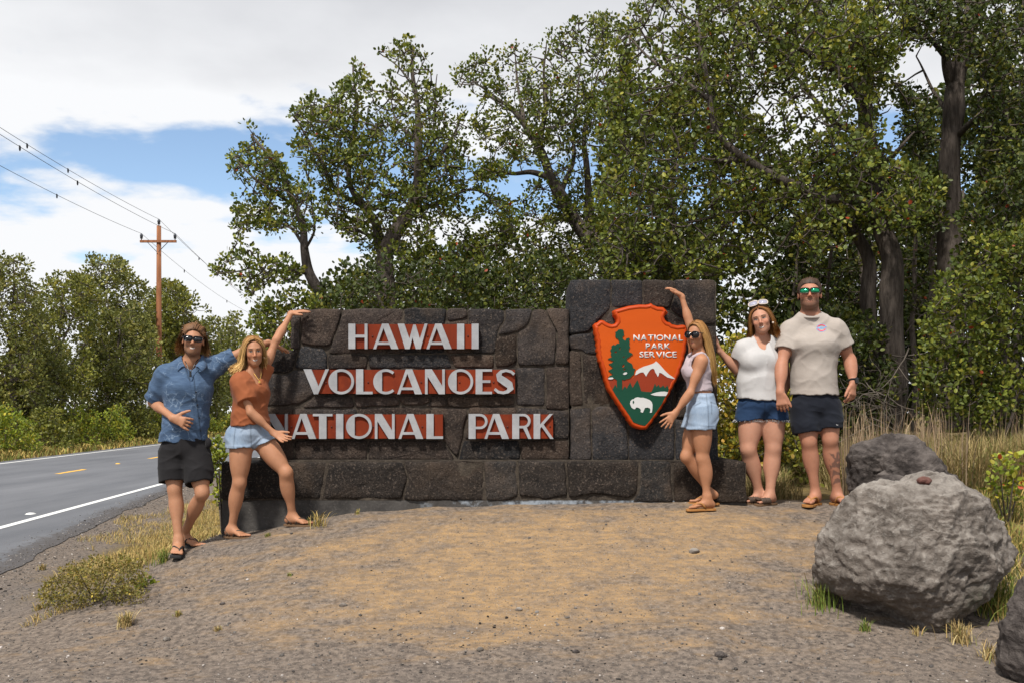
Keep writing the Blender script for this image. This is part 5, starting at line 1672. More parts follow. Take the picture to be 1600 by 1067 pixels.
    g1 = [(.0, .06, .575), (.28, .02, .47), (.42, -.10, .10), (.46, -.22, -.25), (.48, -.36, -.65), (.54, -.46, -1.15), (.56, -.52, -1.7), (.56, -.54, -2.15)]
    g2 = [(0, -.12, .56), (.16, -.36, .38), (.26, -.48, .05), (.30, -.54, -.3), (.32, -.60, -.7), (.38, -.64, -1.15), (.42, -.66, -1.65), (.44, -.66, -2.05)]
    g3 = [(0, -.14, .56), (-.14, -.36, .38), (-.2, -.48, .05), (-.12, -.54, -.3), (.0, -.58, -.7), (.06, -.62, -1.0), (.08, -.62, -1.3), (.1, -.6, -1.6)]
    g4 = [(-.02, .28, .46), (-.20, .23, .38), (-.34, .10, .12), (-.38, -.02, -.12), (-.36, -.14, -.36), (-.28, -.28, -.6), (-.2, -.38, -.8)]
    g5 = [(-.0, .06, .575), (-.26, .02, .46), (-.40, -.10, .10), (-.38, -.2, -.2), (-.3, -.3, -.5), (-.2, -.4, -.8), (-.1, -.44, -1.0)]
    hair_mesh(t, H, [(g0, g1, 1.4), (g1, g2, 1.3), (g2, g3, 1.0), (g3, g5, .8), (g5, g4, .8)], 2000, .034, srgb(146, 100, 56), srgb(228, 186, 116), jit=.036, seed=12, wave=.035)

# ------------------------------------------------------------------ woman in the white t-shirt
def person_white():
    D = 8.22
    t = start(1190, 790, D, 'smiling woman in white t-shirt and frayed dark denim shorts with sunglasses on her head')
    j = lambda x, y, d=0.0: P(x, y, D + d)
    fr = unit((-.18, -1, 0))
    J = dict(pelvis=j(1191, 630, .03), waist=j(1187, 596, .03), chest=j(1187, 562, .03), neck=j(1190, 531, .05), headbase=j(1190, 518, .03),
             shR=j(1163, 545, .03), elR=j(1152, 578, .08), wrR=j(1123, 547, .05), shL=j(1214, 541, .08), elL=j(1231, 590, .15), wrL=j(1217, 633, .0),
             hipR=j(1174, 638, .03), hipL=j(1208, 638, .04), knR=j(1169, 702, -.02), knL=j(1208, 701, .0), anR=j(1186, 769, .03), anL=j(1203, 772, -.03), front=fr)
    B = dict(hw=.185, hd=.130, ww=.150, wd=.115, cw=.150, cd=.118, sh=0.0494, nk=0.0494, ua=0.0437, el=0.0350, fa=0.0381, wr=0.0247, th=0.0989, kn=0.0653, an=0.0361, ca=0.0634)
    H = Head(j(1189.5, 501.5, .0), .236, yaw=-6, pitch=0, roll=12, wide=1.0)
    aR, aL = J['anR'], J['anL']; zR, zL = sole(aR), sole(aL)
    dR, dL = (-.85, -.55, 0), (-.80, -.62, 0)
    hands = [dict(w=J['wrR'], d=(-.18, .05, 1), n=(-1, .25, -.1), th=(-.25, -1, .0), curl=(.1, .1, .12, .15), spread=.14, thumb=.7, hs=.95),
             dict(w=J['wrL'], d=(-.10, -.10, -1), n=(.2, 1, 0), th=(-1, .2, 0), curl=(.25, .3, .3, .3), spread=.08, thumb=.35, hs=.95)]
    feet = [dict(ank=aR, dr=dR, zs=zR, fs=.95), dict(ank=aL, dr=dL, zs=zL, fs=.95)]
    col = dict(base=np.array((.43, .22, .145)), smile=True, lips=(.32, .10, .08), flush=.22)
    bd = body_mesh(t, J, B, H, False, hands, feet, [col])
    n = J['neck']
    top_garment('t_shirt', t, J, B, .020, MAT_WHITETEE, {'R': (.50, .074, .080), 'L': (.52, .074, .080)}, j(1190, 625.5, .03), (.212, .165),
        [('cone', n + fr * .015 + np.array((0, 0, .0)), J['headbase'] + np.array((0, 0, .05)), .072, .08), ('cone', n + fr * .07, n + fr * .135 + np.array((.004, 0, -.125)), .052, .010)],
        bust=.082, bust_dz=-.02, wr=.0035, wsc=(15, 10, 4), tilt=.2, seed=11., hem_n=(-.07, 0, -1))
    denim = seams([(1189, 624, 1191, 662), (1156, 634, 1166, 626), (1214, 632, 1206, 626)], [], D)
    shorts_garment('denim_shorts', t, J, B, .014, MAT_DARKDENIM, {'R': (j(1171, 655.5, .03), .116), 'L': (j(1210, 656, .035), .114)}, j(1190, 606, .03), wr=.004, hem_dirs={'R': (.12, 0, -1), 'L': (-.1, 0, -1)}, seed=13., color_fn=denim, ragged=.003)
    # frayed white hem threads
    mb = MB(); r = np.random.default_rng(5)
    for (cx, cy, dd, rad) in ((1171, 655.5, .03, .124), (1210, 656, .035, .122)):
        c = j(cx, cy, dd)
        for k in range(90):
            a = r.uniform(0, 2 * np.pi); p = c + np.array((math.cos(a) * rad, math.sin(a) * rad * .98, r.normal(0, .003)))
            e = p + np.array((r.normal(0, .010), r.normal(0, .004), -r.uniform(.006, .022)))
            mb.tube([p, (p + e) / 2 + r.normal(0, .003, 3), e], [.0022, .002, .0012], 4)
    link('frayed_hem', mb.mesh(), MAT_WHITETEE, t)
    sandal(t, aR, dR, zR, .98, MAT_SOLE_BROWN, MAT_STRAP_BROWN, 'wide', 1); sandal(t, aL, dL, zL, .98, MAT_SOLE_BROWN, MAT_STRAP_BROWN, 'wide', 1)
    face_parts(t, H, bd, open_=.85)
    H2 = Head(H.p(0, -.03, .445), H.h, yaw=-6, pitch=38, roll=12, wide=1.0)
    sunglasses(t, H2, MAT_LENS_PALE, MAT_FRAME_PALE, y=.30, z=.0, lw=.150, lh=.105, x0=.172, sq=2.6, arms=False)
    gL0 = [(-.03, .28, .45), (-.22, .25, .36), (-.35, .14, .10), (-.40, .08, -.16), (-.46, .08, -.46), (-.50, .12, -.76), (-.46, .18, -1.02)]
    gL1 = [(-.02, .06, .575), (-.28, .02, .47), (-.43, -.06, .12), (-.50, -.08, -.18), (-.58, -.06, -.50), (-.62, .02, -.80), (-.58, .08, -1.0)]
    gB1 = [(-.02, -.12, .56), (-.16, -.36, .38), (-.30, -.46, .05), (-.42, -.42, -.28), (-.50, -.34, -.58), (-.52, -.24, -.84), (-.50, -.14, -1.0)]
    gB2 = [(.02, -.12, .56), (.16, -.36, .38), (.28, -.46, .05), (.34, -.44, -.25), (.38, -.36, -.5), (.42, -.28, -.7), (.44, -.2, -.8)]
    gR1 = [(.02, .06, .575), (.28, .02, .47), (.42, -.06, .12), (.46, -.08, -.16), (.50, -.08, -.42), (.56, -.02, -.62), (.60, .0, -.74)]
    gR0 = [(.03, .28, .45), (.22, .24, .36), (.35, .10, .10), (.39, .0, -.12), (.40, .02, -.38), (.42, .08, -.60), (.42, .14, -.78)]
    hair_mesh(t, H, [(gL0, gL1, 1.3), (gL1, gB1, 1.0), (gB1, gB2, .6), (gB2, gR1, .9), (gR1, gR0, 1.1)], 1900, .034, srgb(122, 80, 46), srgb(186, 132, 72), jit=.024, seed=21, wave=.012)
    bm = bmesh.new(); bmesh.ops.create_uvsphere(bm, u_segments=8, v_segments=6, radius=.009); me = bpy.data.meshes.new('earring'); bm.to_mesh(me); bm.free()
    link('earring', me, MAT_FRAME_PALE, t, loc=tuple(H.p(.38, .06, -.16)))

# ------------------------------------------------------------------ big man in the stone-coloured t-shirt
def person_grey():
    D = 8.15
    t = start(1275, 793, D, 'tall man in beige t-shirt and navy shorts with green mirrored sunglasses and a tattooed shin')
    j = lambda x, y, d=0.0: P(x, y, D + d)
    J = dict(pelvis=j(1274, 630, .03), waist=j(1272, 592, .03), chest=j(1271, 541, .03), neck=j(1266, 497, .05), headbase=j(1265.5, 482, .03),
             shR=j(1235, 517, .07), elR=j(1221, 570, -.03), wrR=j(1219, 613, -.12), shL=j(1306, 515, .0), elL=j(1328, 562, .02), wrL=j(1333, 598, -.06),
             hipR=j(1257, 638, .03), hipL=j(1293, 638, .03), knR=j(1264, 690, -.01), knL=j(1297, 687, -.01), anR=j(1274, 769, .02), anL=j(1308, 768, .04), front=unit((-.26, -1.0, 0)))
    J['fwR'] = unit((-.15, -1, 0)); J['fwL'] = unit((.1, -1, 0))
    B = dict(hw=.165, hd=.125, ww=.160, wd=.120, cw=.192, cd=.138, sh=0.0627, nk=0.0703, ua=0.0567, el=0.0423, fa=0.0484, wr=0.0304, th=0.0892, kn=0.0605, an=0.0351, ca=0.0614)
    H = Head(j(1265, 461.5, .0), .252, yaw=1, pitch=6, roll=0, wide=1.03)
    aR, aL = J['anR'], J['anL']; zR, zL = sole(aR), sole(aL)
    dR, dL = (-.62, -.8, 0), (.25, -1, 0)
    hands = [dict(w=J['wrR'], d=(.12, -.12, -1), n=(.35, .9, 0), th=(.9, -.5, .0), curl=(.45, .5, .5, .5), spread=.06, thumb=.45, hs=1.14),
             dict(w=J['wrL'], d=(-.12, -.14, -1), n=(-.6, .8, 0), th=(-.8, -.6, .0), curl=(.35, .42, .5, .5), spread=.08, thumb=.5, hs=1.14)]
    feet = [dict(ank=aR, dr=dR, zs=zR, fs=1.1), dict(ank=aL, dr=dL, zs=zL, fs=1.1)]
    col = dict(base=np.array((.395, .185, .116)), stubble=(.07, .045, .033, .68), lips=(.28, .10, .08), flush=.25)
    def tattoo(V, C):
        k, a = J['knL'], J['anL']; ax = unit(a - k); L = np.linalg.norm(a - k)
        q = V - k; s = q @ ax / L; rad = np.linalg.norm(q - (q @ ax)[:, None] * ax, axis=1)
        ang = np.arctan2(q[:, 0], -q[:, 1])
        band = (s > .20) & (s < .86) & (rad < .10) & (np.abs(ang) < 2.2)
        stripe = np.sin(s * 52 - np.abs(ang - .5) * 6.5 + 1.2 * vnoise(V[:, 0] * 30, V[:, 1] * 30, V[:, 2] * 30))
        top = vnoise(V[:, 0] * 60, V[:, 1] * 60, V[:, 2] * 50) > -.1
        w = np.where(s > .5, sstep(-.1, .35, stripe), top * 1.0) * sstep(-1.2, -.2, ang + .6 * (s - .3)) * .62 * sstep(.20, .25, s) * sstep(.88, .80, s)
        w = np.where(band, w, 0)
        sh, el = J['shL'], J['elL']; ax = unit(el - sh); L = np.linalg.norm(el - sh); q = V - sh; s = q @ ax / L
        rad = np.linalg.norm(q - (q @ ax)[:, None] * ax, axis=1)
        b2 = (s > .42) & (s < .66) & (rad < .1) & (V[:, 0] > sh[0] - .05)
        w2 = np.where(b2, .6 * (np.sin(s * 95 + 2 * np.sin(V[:, 0] * 150)) > -.1), 0)
        w = np.maximum(w, w2)[:, None]
        return C * (1 - w) + np.array((.045, .04, .042)) * w
    bd = body_mesh(t, J, B, H, True, hands, feet, [col, tattoo])
    n = J['neck']; fr = J['front']
    def cf(V):
        px = HX + V[:, 0] / V[:, 1] * F; py = HY - (V[:, 2] - ZC) / V[:, 1] * F
        return np.ones((len(V), 3))
    top_garment('t_shirt', t, J, B, .012, MAT_STONETEE, {'R': (.60, .082, .088), 'L': (.58, .082, .088)}, j(1272.5, 617, .03), (.198, .158),
        [('cone', n + fr * .004 + np.array((0, 0, .048)), J['headbase'] + np.array((0, 0, .06)), .084, .10)],
        wr=.0032, wsc=(8, 8, 9), tilt=.6, seed=17., color_fn=cf, extra=lambda S: [S.ell(J['chest'] + unit(J['shL'] - J['shR']) * s * .082 + J['front'] * .085 + np.array((0, 0, .015)), (.085, .060, .062), k=.06) for s in (-1, 1)])
    # neckband
    mb = MB(); a = np.linspace(0, 2 * np.pi, 33)
    c = n + fr * .008 + np.array((0, 0, .002))
    mb.add(*tube(c + np.c_[np.cos(a) * .080, np.sin(a) * .082 - .004, .008 + .016 * np.sin(a)], [.011] * 33, 6, False), col=(.96, .96, .96))
    link('neckband', mb.mesh(smooth=True), MAT_STONETEE, t)
    shorts_garment('shorts', t, J, B, .020, MAT_NAVYCLOTH, {'R': (j(1259, 677, .02), .106), 'L': (j(1296, 671, .02), .100)}, j(1273, 608, .03), wr=.004, seed=15.)
    sandal(t, aR, dR, zR, 1.12, MAT_SOLE_TAN, MAT_SOLE_TAN, 'thong', 1); sandal(t, aL, dL, zL, 1.12, MAT_SOLE_TAN, MAT_SOLE_TAN, 'thong', 1)
    sunglasses(t, H, MAT_LENS_GREEN, MAT_FRAME_RED, y=.425, z=.06, lw=.140, lh=.085, x0=.160, sq=3.2)
    face_parts(t, H, bd, eyes=False, teeth=False, lip=MAT_LIP_MAN)
    # cropped hair: a dense cap of short strands
    sets = []
    for s in (-1, 1):
        f0 = [(.0, .335, .33), (.0, .30, .44), (.0, .22, .53), (.0, .08, .575)]; f1 = [(.19 * s, .28, .32), (.21 * s, .23, .42), (.22 * s, .12, .49), (.20 * s, .02, .53)]
        f2 = [(.29 * s, .16, .20), (.335 * s, .10, .26), (.34 * s, -.02, .34), (.29 * s, -.12, .44)]; f3 = [(.325 * s, .10, .02), (.355 * s, .0, .08), (.37 * s, -.10, .16), (.34 * s, -.22, .26)]
        f4 = [(.30 * s, -.22, -.12), (.33 * s, -.22, .0), (.31 * s, -.30, .14), (.24 * s, -.38, .24)]
        t0 = [(.0, .10, .57), (.0, -.08, .56), (.0, -.26, .48), (.0, -.38, .34)]; t1 = [(.20 * s, .04, .53), (.22 * s, -.1, .50), (.22 * s, -.26, .40), (.2 * s, -.36, .28)]
        b0 = [(0, -.36, .36), (0, -.45, .18), (0, -.46, .0), (0, -.40, -.15)]; b1 = [(.22 * s, -.36, .26), (.26 * s, -.38, .1), (.26 * s, -.36, -.06), (.22 * s, -.32, -.16)]
        sets += [(f0, f1, 1), (f1, f2, 1), (f2, f3, .9), (f3, f4, .7), (t0, t1, 1), (b0, b1, .8), (t1, b1, .6)]
    hair_mesh(t, H, sets, 1500, .032, srgb(54, 38, 28), srgb(76, 56, 42), jit=.010, seed=31, pts=7, base_in=.97)
    # watch
    w = J['wrL'] + (J['elL'] - J['wrL']) * .10; ax = J['elL'] - J['wrL']
    mb = MB(); mb.add(*mirror_ring(w, ax, .036, .010, el=.92)); q = w + np.array((.018, -.034, 0)); mb.tube([q + (-.004, .004, -.020), q + (0, 0, -.017), q + (0, 0, .017), q + (-.004, .004, .020)], [.012, .018, .018, .012], 8)
    link('watch', mb.mesh(smooth=False), MAT_BLACKPL, t)
    # chest print: red ring with blue lettering strokes, on a thin patch over the cloth
    S_red = flat_mat('print_red', srgb(200, 70, 76), .85); S_blue = flat_mat('print_blue', srgb(104, 150, 196), .85)
    obj = [o for o in t.children if o.name.startswith('t_shirt')][0]
    dg = bpy.context.evaluated_depsgraph_get(); ob = obj
    from mathutils.bvhtree import BVHTree
    bv = BVHTree.FromPolygons([v.co[:] for v in ob.data.vertices], [p.vertices[:] for p in ob.data.polygons])
    def on(px, py, lift=.002):
        o = Vector((0, 0, ZC)); d = (Vector(P(px, py, 8.0)) - o).normalized(); h = bv.ray_cast(o, d)
        return np.array(h[0]) - np.array((0, lift, 0)) if h[0] is not None else P(px, py, D - .15)
    def band(pts, w, mat, nm):
        V = []; pts = np.array(pts, float); T = np.gradient(pts, axis=0); T /= np.linalg.norm(T, axis=1)[:, None]
        for p, d in zip(pts, T):
            for s in (-1, 1): V.append(on(p[0] - d[1] * w * s, p[1] + d[0] * w * s))
        k = np.arange(len(pts) - 1) * 2
        link(nm, np_mesh(nm, np.array(V), np.c_[k, k + 1, k + 3, k + 2]), mat, t)
    cx, cy = 1283.5, 512.5
    for a0, a1 in ((15, 165), (195, 345)):
        an = np.radians(np.linspace(a0, a1, 12)); band(np.c_[cx + 6.2 * np.cos(an), cy - 4.6 * np.sin(an)], .75, S_red, 'shirt_print')
    for a0, a1 in ((10, 170), (190, 350)):
        an = np.radians(np.linspace(a0, a1, 12)); band(np.c_[cx + 7.5 * np.cos(an), cy - 5.8 * np.sin(an)], .35, S_blue, 'shirt_print')
    band([(cx - 8, cy + 1.6), (cx - 6, cy - .2), (cx - 4.6, cy - 1.2), (cx - 4.2, cy + 1.6)], .6, S_blue, 'shirt_print')
    band([(cx - 3.2, cy + 1.4), (cx - 2.2, cy - 1.2), (cx - .4, cy - 1.4), (cx - 1.2, cy + .2), (cx - 2.4, cy + 1.8)], .55, S_blue, 'shirt_print')
    band([(cx + .2, cy + 1.3), (cx + 1.0, cy - 1.3), (cx + 2.8, cy - 1.1), (cx + 2.2, cy + 1.2), (cx + .8, cy + 1.5)], .55, S_blue, 'shirt_print')
    band([(cx + 4.0, cy + 1.1), (cx + 4.8, cy - 1.6), (cx + 6.4, cy - 1.8), (cx + 8.0, cy - 1.4)], .6, S_blue, 'shirt_print')
    q = on(1308, 663); mb = MB(); bvs = [o for o in t.children if o.name.startswith('shorts')][0]
    bv = BVHTree.FromPolygons([v.co[:] for v in bvs.data.vertices], [p.vertices[:] for p in bvs.data.polygons])
    band([(1306.5, 662.5), (1308.2, 663.6), (1309.6, 663.0)], .5, MAT_WHITETEE, 'shorts_logo')

person_blue(); person_rust(); person_tank(); person_white(); person_grey()
# ------------------------------------------------------------------ rocks
def rock_material(name, lo, hi, pale, moss=False):
    t = MT(name, .93, .2)
    n1 = t.noise(4.5, 7, .62, dist=.3); n2 = t.noise(24, 6, .65); n3 = t.noise(110, 4, .6)
    c = t.mix(t.rng(n1, .32, .68), lo, hi)
    c = t.mix(t.rng(n2, .52, .75, 0, .6), c, pale)
    c = t.mix(t.rng(n3, .58, .75, 0, .45), c, [x * .45 for x in lo])
    # faces that look up are mixed paler: sunlit tops put into the colour
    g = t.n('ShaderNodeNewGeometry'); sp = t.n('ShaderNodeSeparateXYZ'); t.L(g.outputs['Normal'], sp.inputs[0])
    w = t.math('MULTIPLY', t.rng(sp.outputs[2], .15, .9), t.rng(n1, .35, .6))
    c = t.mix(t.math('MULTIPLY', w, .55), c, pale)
    if moss:
        c = t.mix(t.math('MULTIPLY', t.attr('moss'), t.rng(n2, .35, .6)), c, srgb(70, 74, 56))
    t.color(c)
    t.bump(n3, .6, .008); t.bump(n2, .8, .03); t.bump(t.noise(9, 6, .6, dist=.6), .6, .05)
    return t.m
MAT_BOULDER = rock_material('boulder_rock', srgb(86, 79, 73), srgb(122, 113, 105), srgb(168, 162, 154), True)
MAT_LAVA = rock_material('dark_lava', srgb(54, 49, 47), srgb(88, 81, 77), srgb(118, 110, 105))
MAT_CINDER = rock_material('red_cinder', srgb(82, 52, 46), srgb(112, 76, 68), srgb(130, 100, 92))

def rock_mesh(outline, c, Y, depth, seed, sub=5, facets=26, rough=.05, fdepth=.10, moss=None, grow=1.04):
    """outline: (px, py) silhouette round centre c at distance Y; a faceted stone of that outline and its own depth"""
    bm = bmesh.new(); bmesh.ops.create_icosphere(bm, subdivisions=sub, radius=1)
    V = np.array([v.co[:] for v in bm.verts]); Fc = np.array([[v.index for v in f.verts] for f in bm.faces]); bm.free()
    r = np.random.default_rng(seed)
    # chop the ball with planes for broad facets
    for _ in range(facets):
        n = r.normal(0, 1, 3); n[1] = (1 if r.random() < .3 else -1) * (abs(n[1]) + .75); n = unit(n); d = r.uniform(1 - fdepth * 2.2, 1 - fdepth * .4)
        s = V @ n
        V = V - np.outer(np.maximum(s - d, 0) * .97, n)
    o = np.array([P(x, y, Y)[[0, 2]] for x, y in outline]); cc = P(c[0], c[1], Y)[[0, 2]]
    ang = np.arctan2(o[:, 1] - cc[1], o[:, 0] - cc[0]); rad = np.hypot(o[:, 0] - cc[0], o[:, 1] - cc[1])
    i = np.argsort(ang); ang, rad = ang[i], rad[i]
    ang = np.r_[ang - 2 * np.pi, ang, ang + 2 * np.pi]; rad = np.r_[rad, rad, rad]
    a = np.arctan2(V[:, 2], V[:, 0]); k = np.interp(a, ang, rad)
    mean = rad.mean()
    planar = np.hypot(V[:, 0], V[:, 2])
    kk = mean + (k - mean) * sstep(0, .55, planar)
    W = np.c_[cc[0] + V[:, 0] * kk * grow, V[:, 1] * depth, cc[1] + V[:, 2] * kk * grow]
    n = unit_rows(V)
    d = rough * (fbm(W[:, 0] * 3 + seed, W[:, 1] * 3, W[:, 2] * 3, 4) + .35 * np.abs(fbm(W[:, 0] * 9, W[:, 1] * 9 + seed, W[:, 2] * 9, 3)) * -1.6 + .25 * fbm(W[:, 0] * 26, W[:, 1] * 26, W[:, 2] * 26, 2))
    # ledges
    st = vnoise(W[:, 0] * 2.2 + seed, W[:, 1] * 2.2, W[:, 2] * 6)
    d = d + rough * .35 * np.round(st * 3) / 3
    W = W + n * d[:, None]
    W[:, 1] += Y
    me = np_mesh('rock', W, Fc, True)
    if moss is not None:
        flt_attr(me, moss(W), 'moss')
    return me

def ground_at(x, y):
    """where the sight line through picture point (x, y) meets the ground"""
    Y = np.linspace(4.2, 16, 1500); X = (x - HX) / F * Y; zr = ZC + (HY - y) / F * Y
    i = int(np.argmax(zr < gz(X, Y)))
    return float(X[i]), float(Y[i])

def put_rock(name, label, outline, c, Y, depth, seed, mat, group=None, **kw):
    me = rock_mesh(outline, c, Y, depth, seed, **kw)
    o = link(name, me, mat)
    return tag(o, label, 'rock', group)

BOULDER = [(1277,905),(1280,870),(1290,840),(1305,815),(1318,790),(1345,765),(1380,752),(1410,750),(1450,745),(1475,748),(1505,765),(1535,790),(1560,815),(1580,840),(1590,860),(1588,890),(1570,920),(1545,950),(1520,968),(1490,978),(1460,984),(1436,987),(1410,975),(1380,968),(1345,960),(1310,945),(1288,930)]
def build_rocks():
    Yc = 6.28
    put_rock('boulder', 'huge pale grey boulder at the edge of the dirt', BOULDER, (1432, 868), Yc, .52, 5, MAT_BOULDER, sub=7, facets=40, rough=.065, fdepth=.12, grow=1.02,
             moss=lambda W: np.exp(-((W[:, 0] - P(1500, 0, Yc)[0]) / .10) ** 2 - ((W[:, 2] - P(0, 935, Yc)[2]) / .10) ** 2) * (W[:, 1] < Yc))
    put_rock('lava_rock', 'dark rounded lava rock nearest the big man, behind the boulder', [(1330,720),(1338,700),(1362,687),(1395,684),(1425,694),(1450,712),(1460,740),(1440,775),(1400,800),(1360,790),(1335,760)], (1393, 735), 7.45, .26, 9, MAT_LAVA, 'lava rocks', sub=6, rough=.085, fdepth=.14, grow=1.08)
    put_rock('lava_rock', 'dark lumpy lava rock leaning on the back of the boulder', [(1352,790),(1360,760),(1376,735),(1392,712),(1418,700),(1446,702),(1462,718),(1480,738),(1500,752),(1510,780),(1480,810),(1400,820)], (1432, 762), 6.95, .34, 14, MAT_LAVA, 'lava rocks', sub=6, rough=.085, fdepth=.12, grow=1.08)
    put_rock('lava_rock', 'low grey lava slab tucked behind the left shoulder of the boulder', [(1318,800),(1335,775),(1365,755),(1400,742),(1422,752),(1400,790),(1360,815),(1330,825)], (1368, 785), 6.62, .20, 19, MAT_LAVA, 'lava rocks', sub=5, rough=.03)
    put_rock('lava_rock', 'dark lava rock cut off by the right edge of the picture', [(1570,1040),(1574,1000),(1582,965),(1592,930),(1604,905),(1640,900),(1680,940),(1690,1010),(1670,1062),(1620,1072),(1585,1066)], (1630, 992), 5.35, .22, 23, MAT_LAVA, 'lava rocks', sub=6, rough=.045)
    bo = bpy.data.objects['boulder']; q = P(1444, 753, 6.12)
    top = projector(bo).ray_cast(Vector((q[0], 6.12, 4.0)), Vector((0, 0, -1)))[0]
    cs = put_rock('cinder_stone', 'small reddish stone lying on top of the boulder', [(1431,752),(1438,746),(1448,746),(1456,752),(1452,760),(1440,760)], (1444, 753), 6.12, .05, 31, MAT_CINDER, sub=4, rough=.012)
    cs.location.z = top.z + .022 - q[2]
    # loose stones on the dirt, big enough to pick out
    spots = [(1126, 1025, 10), (1085, 863, 8), (750, 1016, 6), (348, 944, 5), (536, 946, 6), (810, 953, 6), (900, 1019, 6), (1330, 1010, 6), (260, 1000, 7)]
    labs = ['dark stone on the dirt at the bottom, below the crack in the crust', 'flat pale stone on the dirt below the arrowhead', 'brownish pebble at the bottom of the picture under VOLCANOES', 'grey pebble on the dirt below the man in blue',
            'pale pebble on the dirt below the letter A of HAWAII', 'pale pebble in the middle of the bare dirt', 'dark pebble near the bottom below the word PARK', 'grey pebble in front of the big boulder', 'grey pebble by the straw tuft at lower left']
    tone = [MAT_LAVA, MAT_BOULDER, MAT_BOULDER]
    words = ['dark', 'pale', 'grey']
    for k, (x, y, s) in enumerate(spots):
        X, Y = ground_at(x, y)
        r = np.random.default_rng(k)
        me = rock_mesh([(HX + math.cos(a) * s * r.uniform(.8, 1.2), HY - math.sin(a) * s * .6 * r.uniform(.8, 1.1)) for a in np.linspace(0, 6.0, 9)], (HX, HY), Y, s / F * Y * .8, 40 + k, sub=3, rough=.004, facets=10)
        co = np.array([v.co[:] for v in me.vertices]) - np.array((0, Y, ZC)); me.vertices.foreach_set('co', co.astype(np.float32).ravel()); me.update()
        o = link('loose_stone', me, tone[k % 3], loc=(X, Y, float(gz(X, Y)) + s / F * Y * .2))
        tag(o, labs[k], 'stone', 'loose stones on the dirt')
build_rocks()

# grit and small gravel: uncountable
def build_gravel():
    r = np.random.default_rng(77)
    base = []
    for s in range(5):
        bm = bmesh.new(); bmesh.ops.create_icosphere(bm, subdivisions=1, radius=1)
        V = np.array([v.co[:] for v in bm.verts]); Fc = np.array([[v.index for v in f.verts] for f in bm.faces]); bm.free()
        V = V * r.uniform(.65, 1.2, (len(V), 1)) * np.array((1, .8, .6)); base.append((V, Fc))
    n = 12500
    x = r.uniform(-4.8, 3.8, n); y = 4.9 + 3.6 * r.random(n) ** 1.4
    keep = r.random(n) < np.clip(.25 + .6 * (y < 6.4) + .7 * (x < -2.2) + .4 * fbm(x * 1.2, y * 1.2, 5, 2), .05, 1)
    x, y = x[keep], y[keep]
    nx = 9000  # cinders along the road shoulder
    y2 = r.uniform(6.0, 20, nx) ** 1.0; x2 = road_edge(y2) + r.normal(.16, .28, nx)
    x = np.r_[x, x2]; y = np.r_[y, y2]
    z = np.where(x < road_edge(y), np.maximum(gz(x, y), .0), gz(x, y))
    n = len(x)
    s = np.clip(r.lognormal(math.log(.0046), .5, n), .002, .022)
    rz = r.uniform(0, 6.28, n); kind = r.integers(0, 5, n)
    shade = np.clip(r.normal(.11, .05, n), .02, .4); pale = r.random(n) < .06; shade[pale] = r.uniform(.3, .5, pale.sum())
    mb = MB()
    for k in range(5):
        m = kind == k; V0, F0 = base[k]; c, q = np.cos(rz[m]), np.sin(rz[m])
        V = np.stack([V0[:, 0] * c[:, None] - V0[:, 1] * q[:, None], V0[:, 0] * q[:, None] + V0[:, 1] * c[:, None], np.broadcast_to(V0[:, 2], (m.sum(), len(V0)))], -1) * s[m][:, None, None]
        V = V + np.stack([x[m], y[m], z[m] + s[m] * .25], -1)[:, None, :]
        Fa = (F0[None] + (np.arange(m.sum()) * len(V0))[:, None, None]).reshape(-1, 3)
        C = np.repeat(np.c_[shade[m] * 1.05, shade[m] * .95, shade[m] * .87], len(V0), 0)
        mb.add(V.reshape(-1, 3), Fa, col=C)
    t = MT('gravel', .95, .15); t.color(t.attr('Col', 'Color')); t.bump(t.noise(200, 3), .4, .004)
    tag(link('gravel', mb.mesh(), t.m), 'loose grey cinder gravel scattered over the dirt', 'gravel', kind='stuff')
build_gravel()
# ------------------------------------------------------------------ trees
def bark_material():
    t = MT('bark', .95, .15)
    n = t.noise(6, 6, .6, stretch=(3.5, 3.5, .5)); m = t.noise(30, 5, .65, stretch=(3, 3, .5))
    c = t.mix(t.rng(n, .3, .7), srgb(62, 55, 50), srgb(118, 108, 100))
    c = t.mix(t.rng(m, .5, .75, 0, .6), c, srgb(42, 36, 32))
    t.color(c); t.bump(n, 1.0, .05); t.bump(m, .8, .02)
    return t.m
MAT_BARK = bark_material()
def leaf_material():
    t = MT('leaves', .5, .3)
    c = t.attr('Col', 'Color')
    t.color(c)
    nt = t.nt
    tr = t.n('ShaderNodeBsdfTranslucent'); t.L(t.mix(1.0, c, (1.25, 1.25, .7), 'MULTIPLY'), tr.inputs['Color'])
    mx = t.n('ShaderNodeMixShader'); mx.inputs[0].default_value = .22
    out = nt.nodes['Material Output']
    t.L(t.b.outputs[0], mx.inputs[1]); t.L(tr.outputs[0], mx.inputs[2]); t.L(mx.outputs[0], out.inputs['Surface'])
    return t.m
MAT_LEAF = leaf_material()

def in_poly(px, py, poly):
    poly = np.asarray(poly, float); n = len(poly); c = np.zeros(len(px), bool); j = n - 1
    for i in range(n):
        xi, yi = poly[i]; xj, yj = poly[j]
        m = ((yi > py) != (yj > py)) & (px < (xj - xi) * (py - yi) / (yj - yi + 1e-12) + xi)
        c ^= m; j = i
    return c

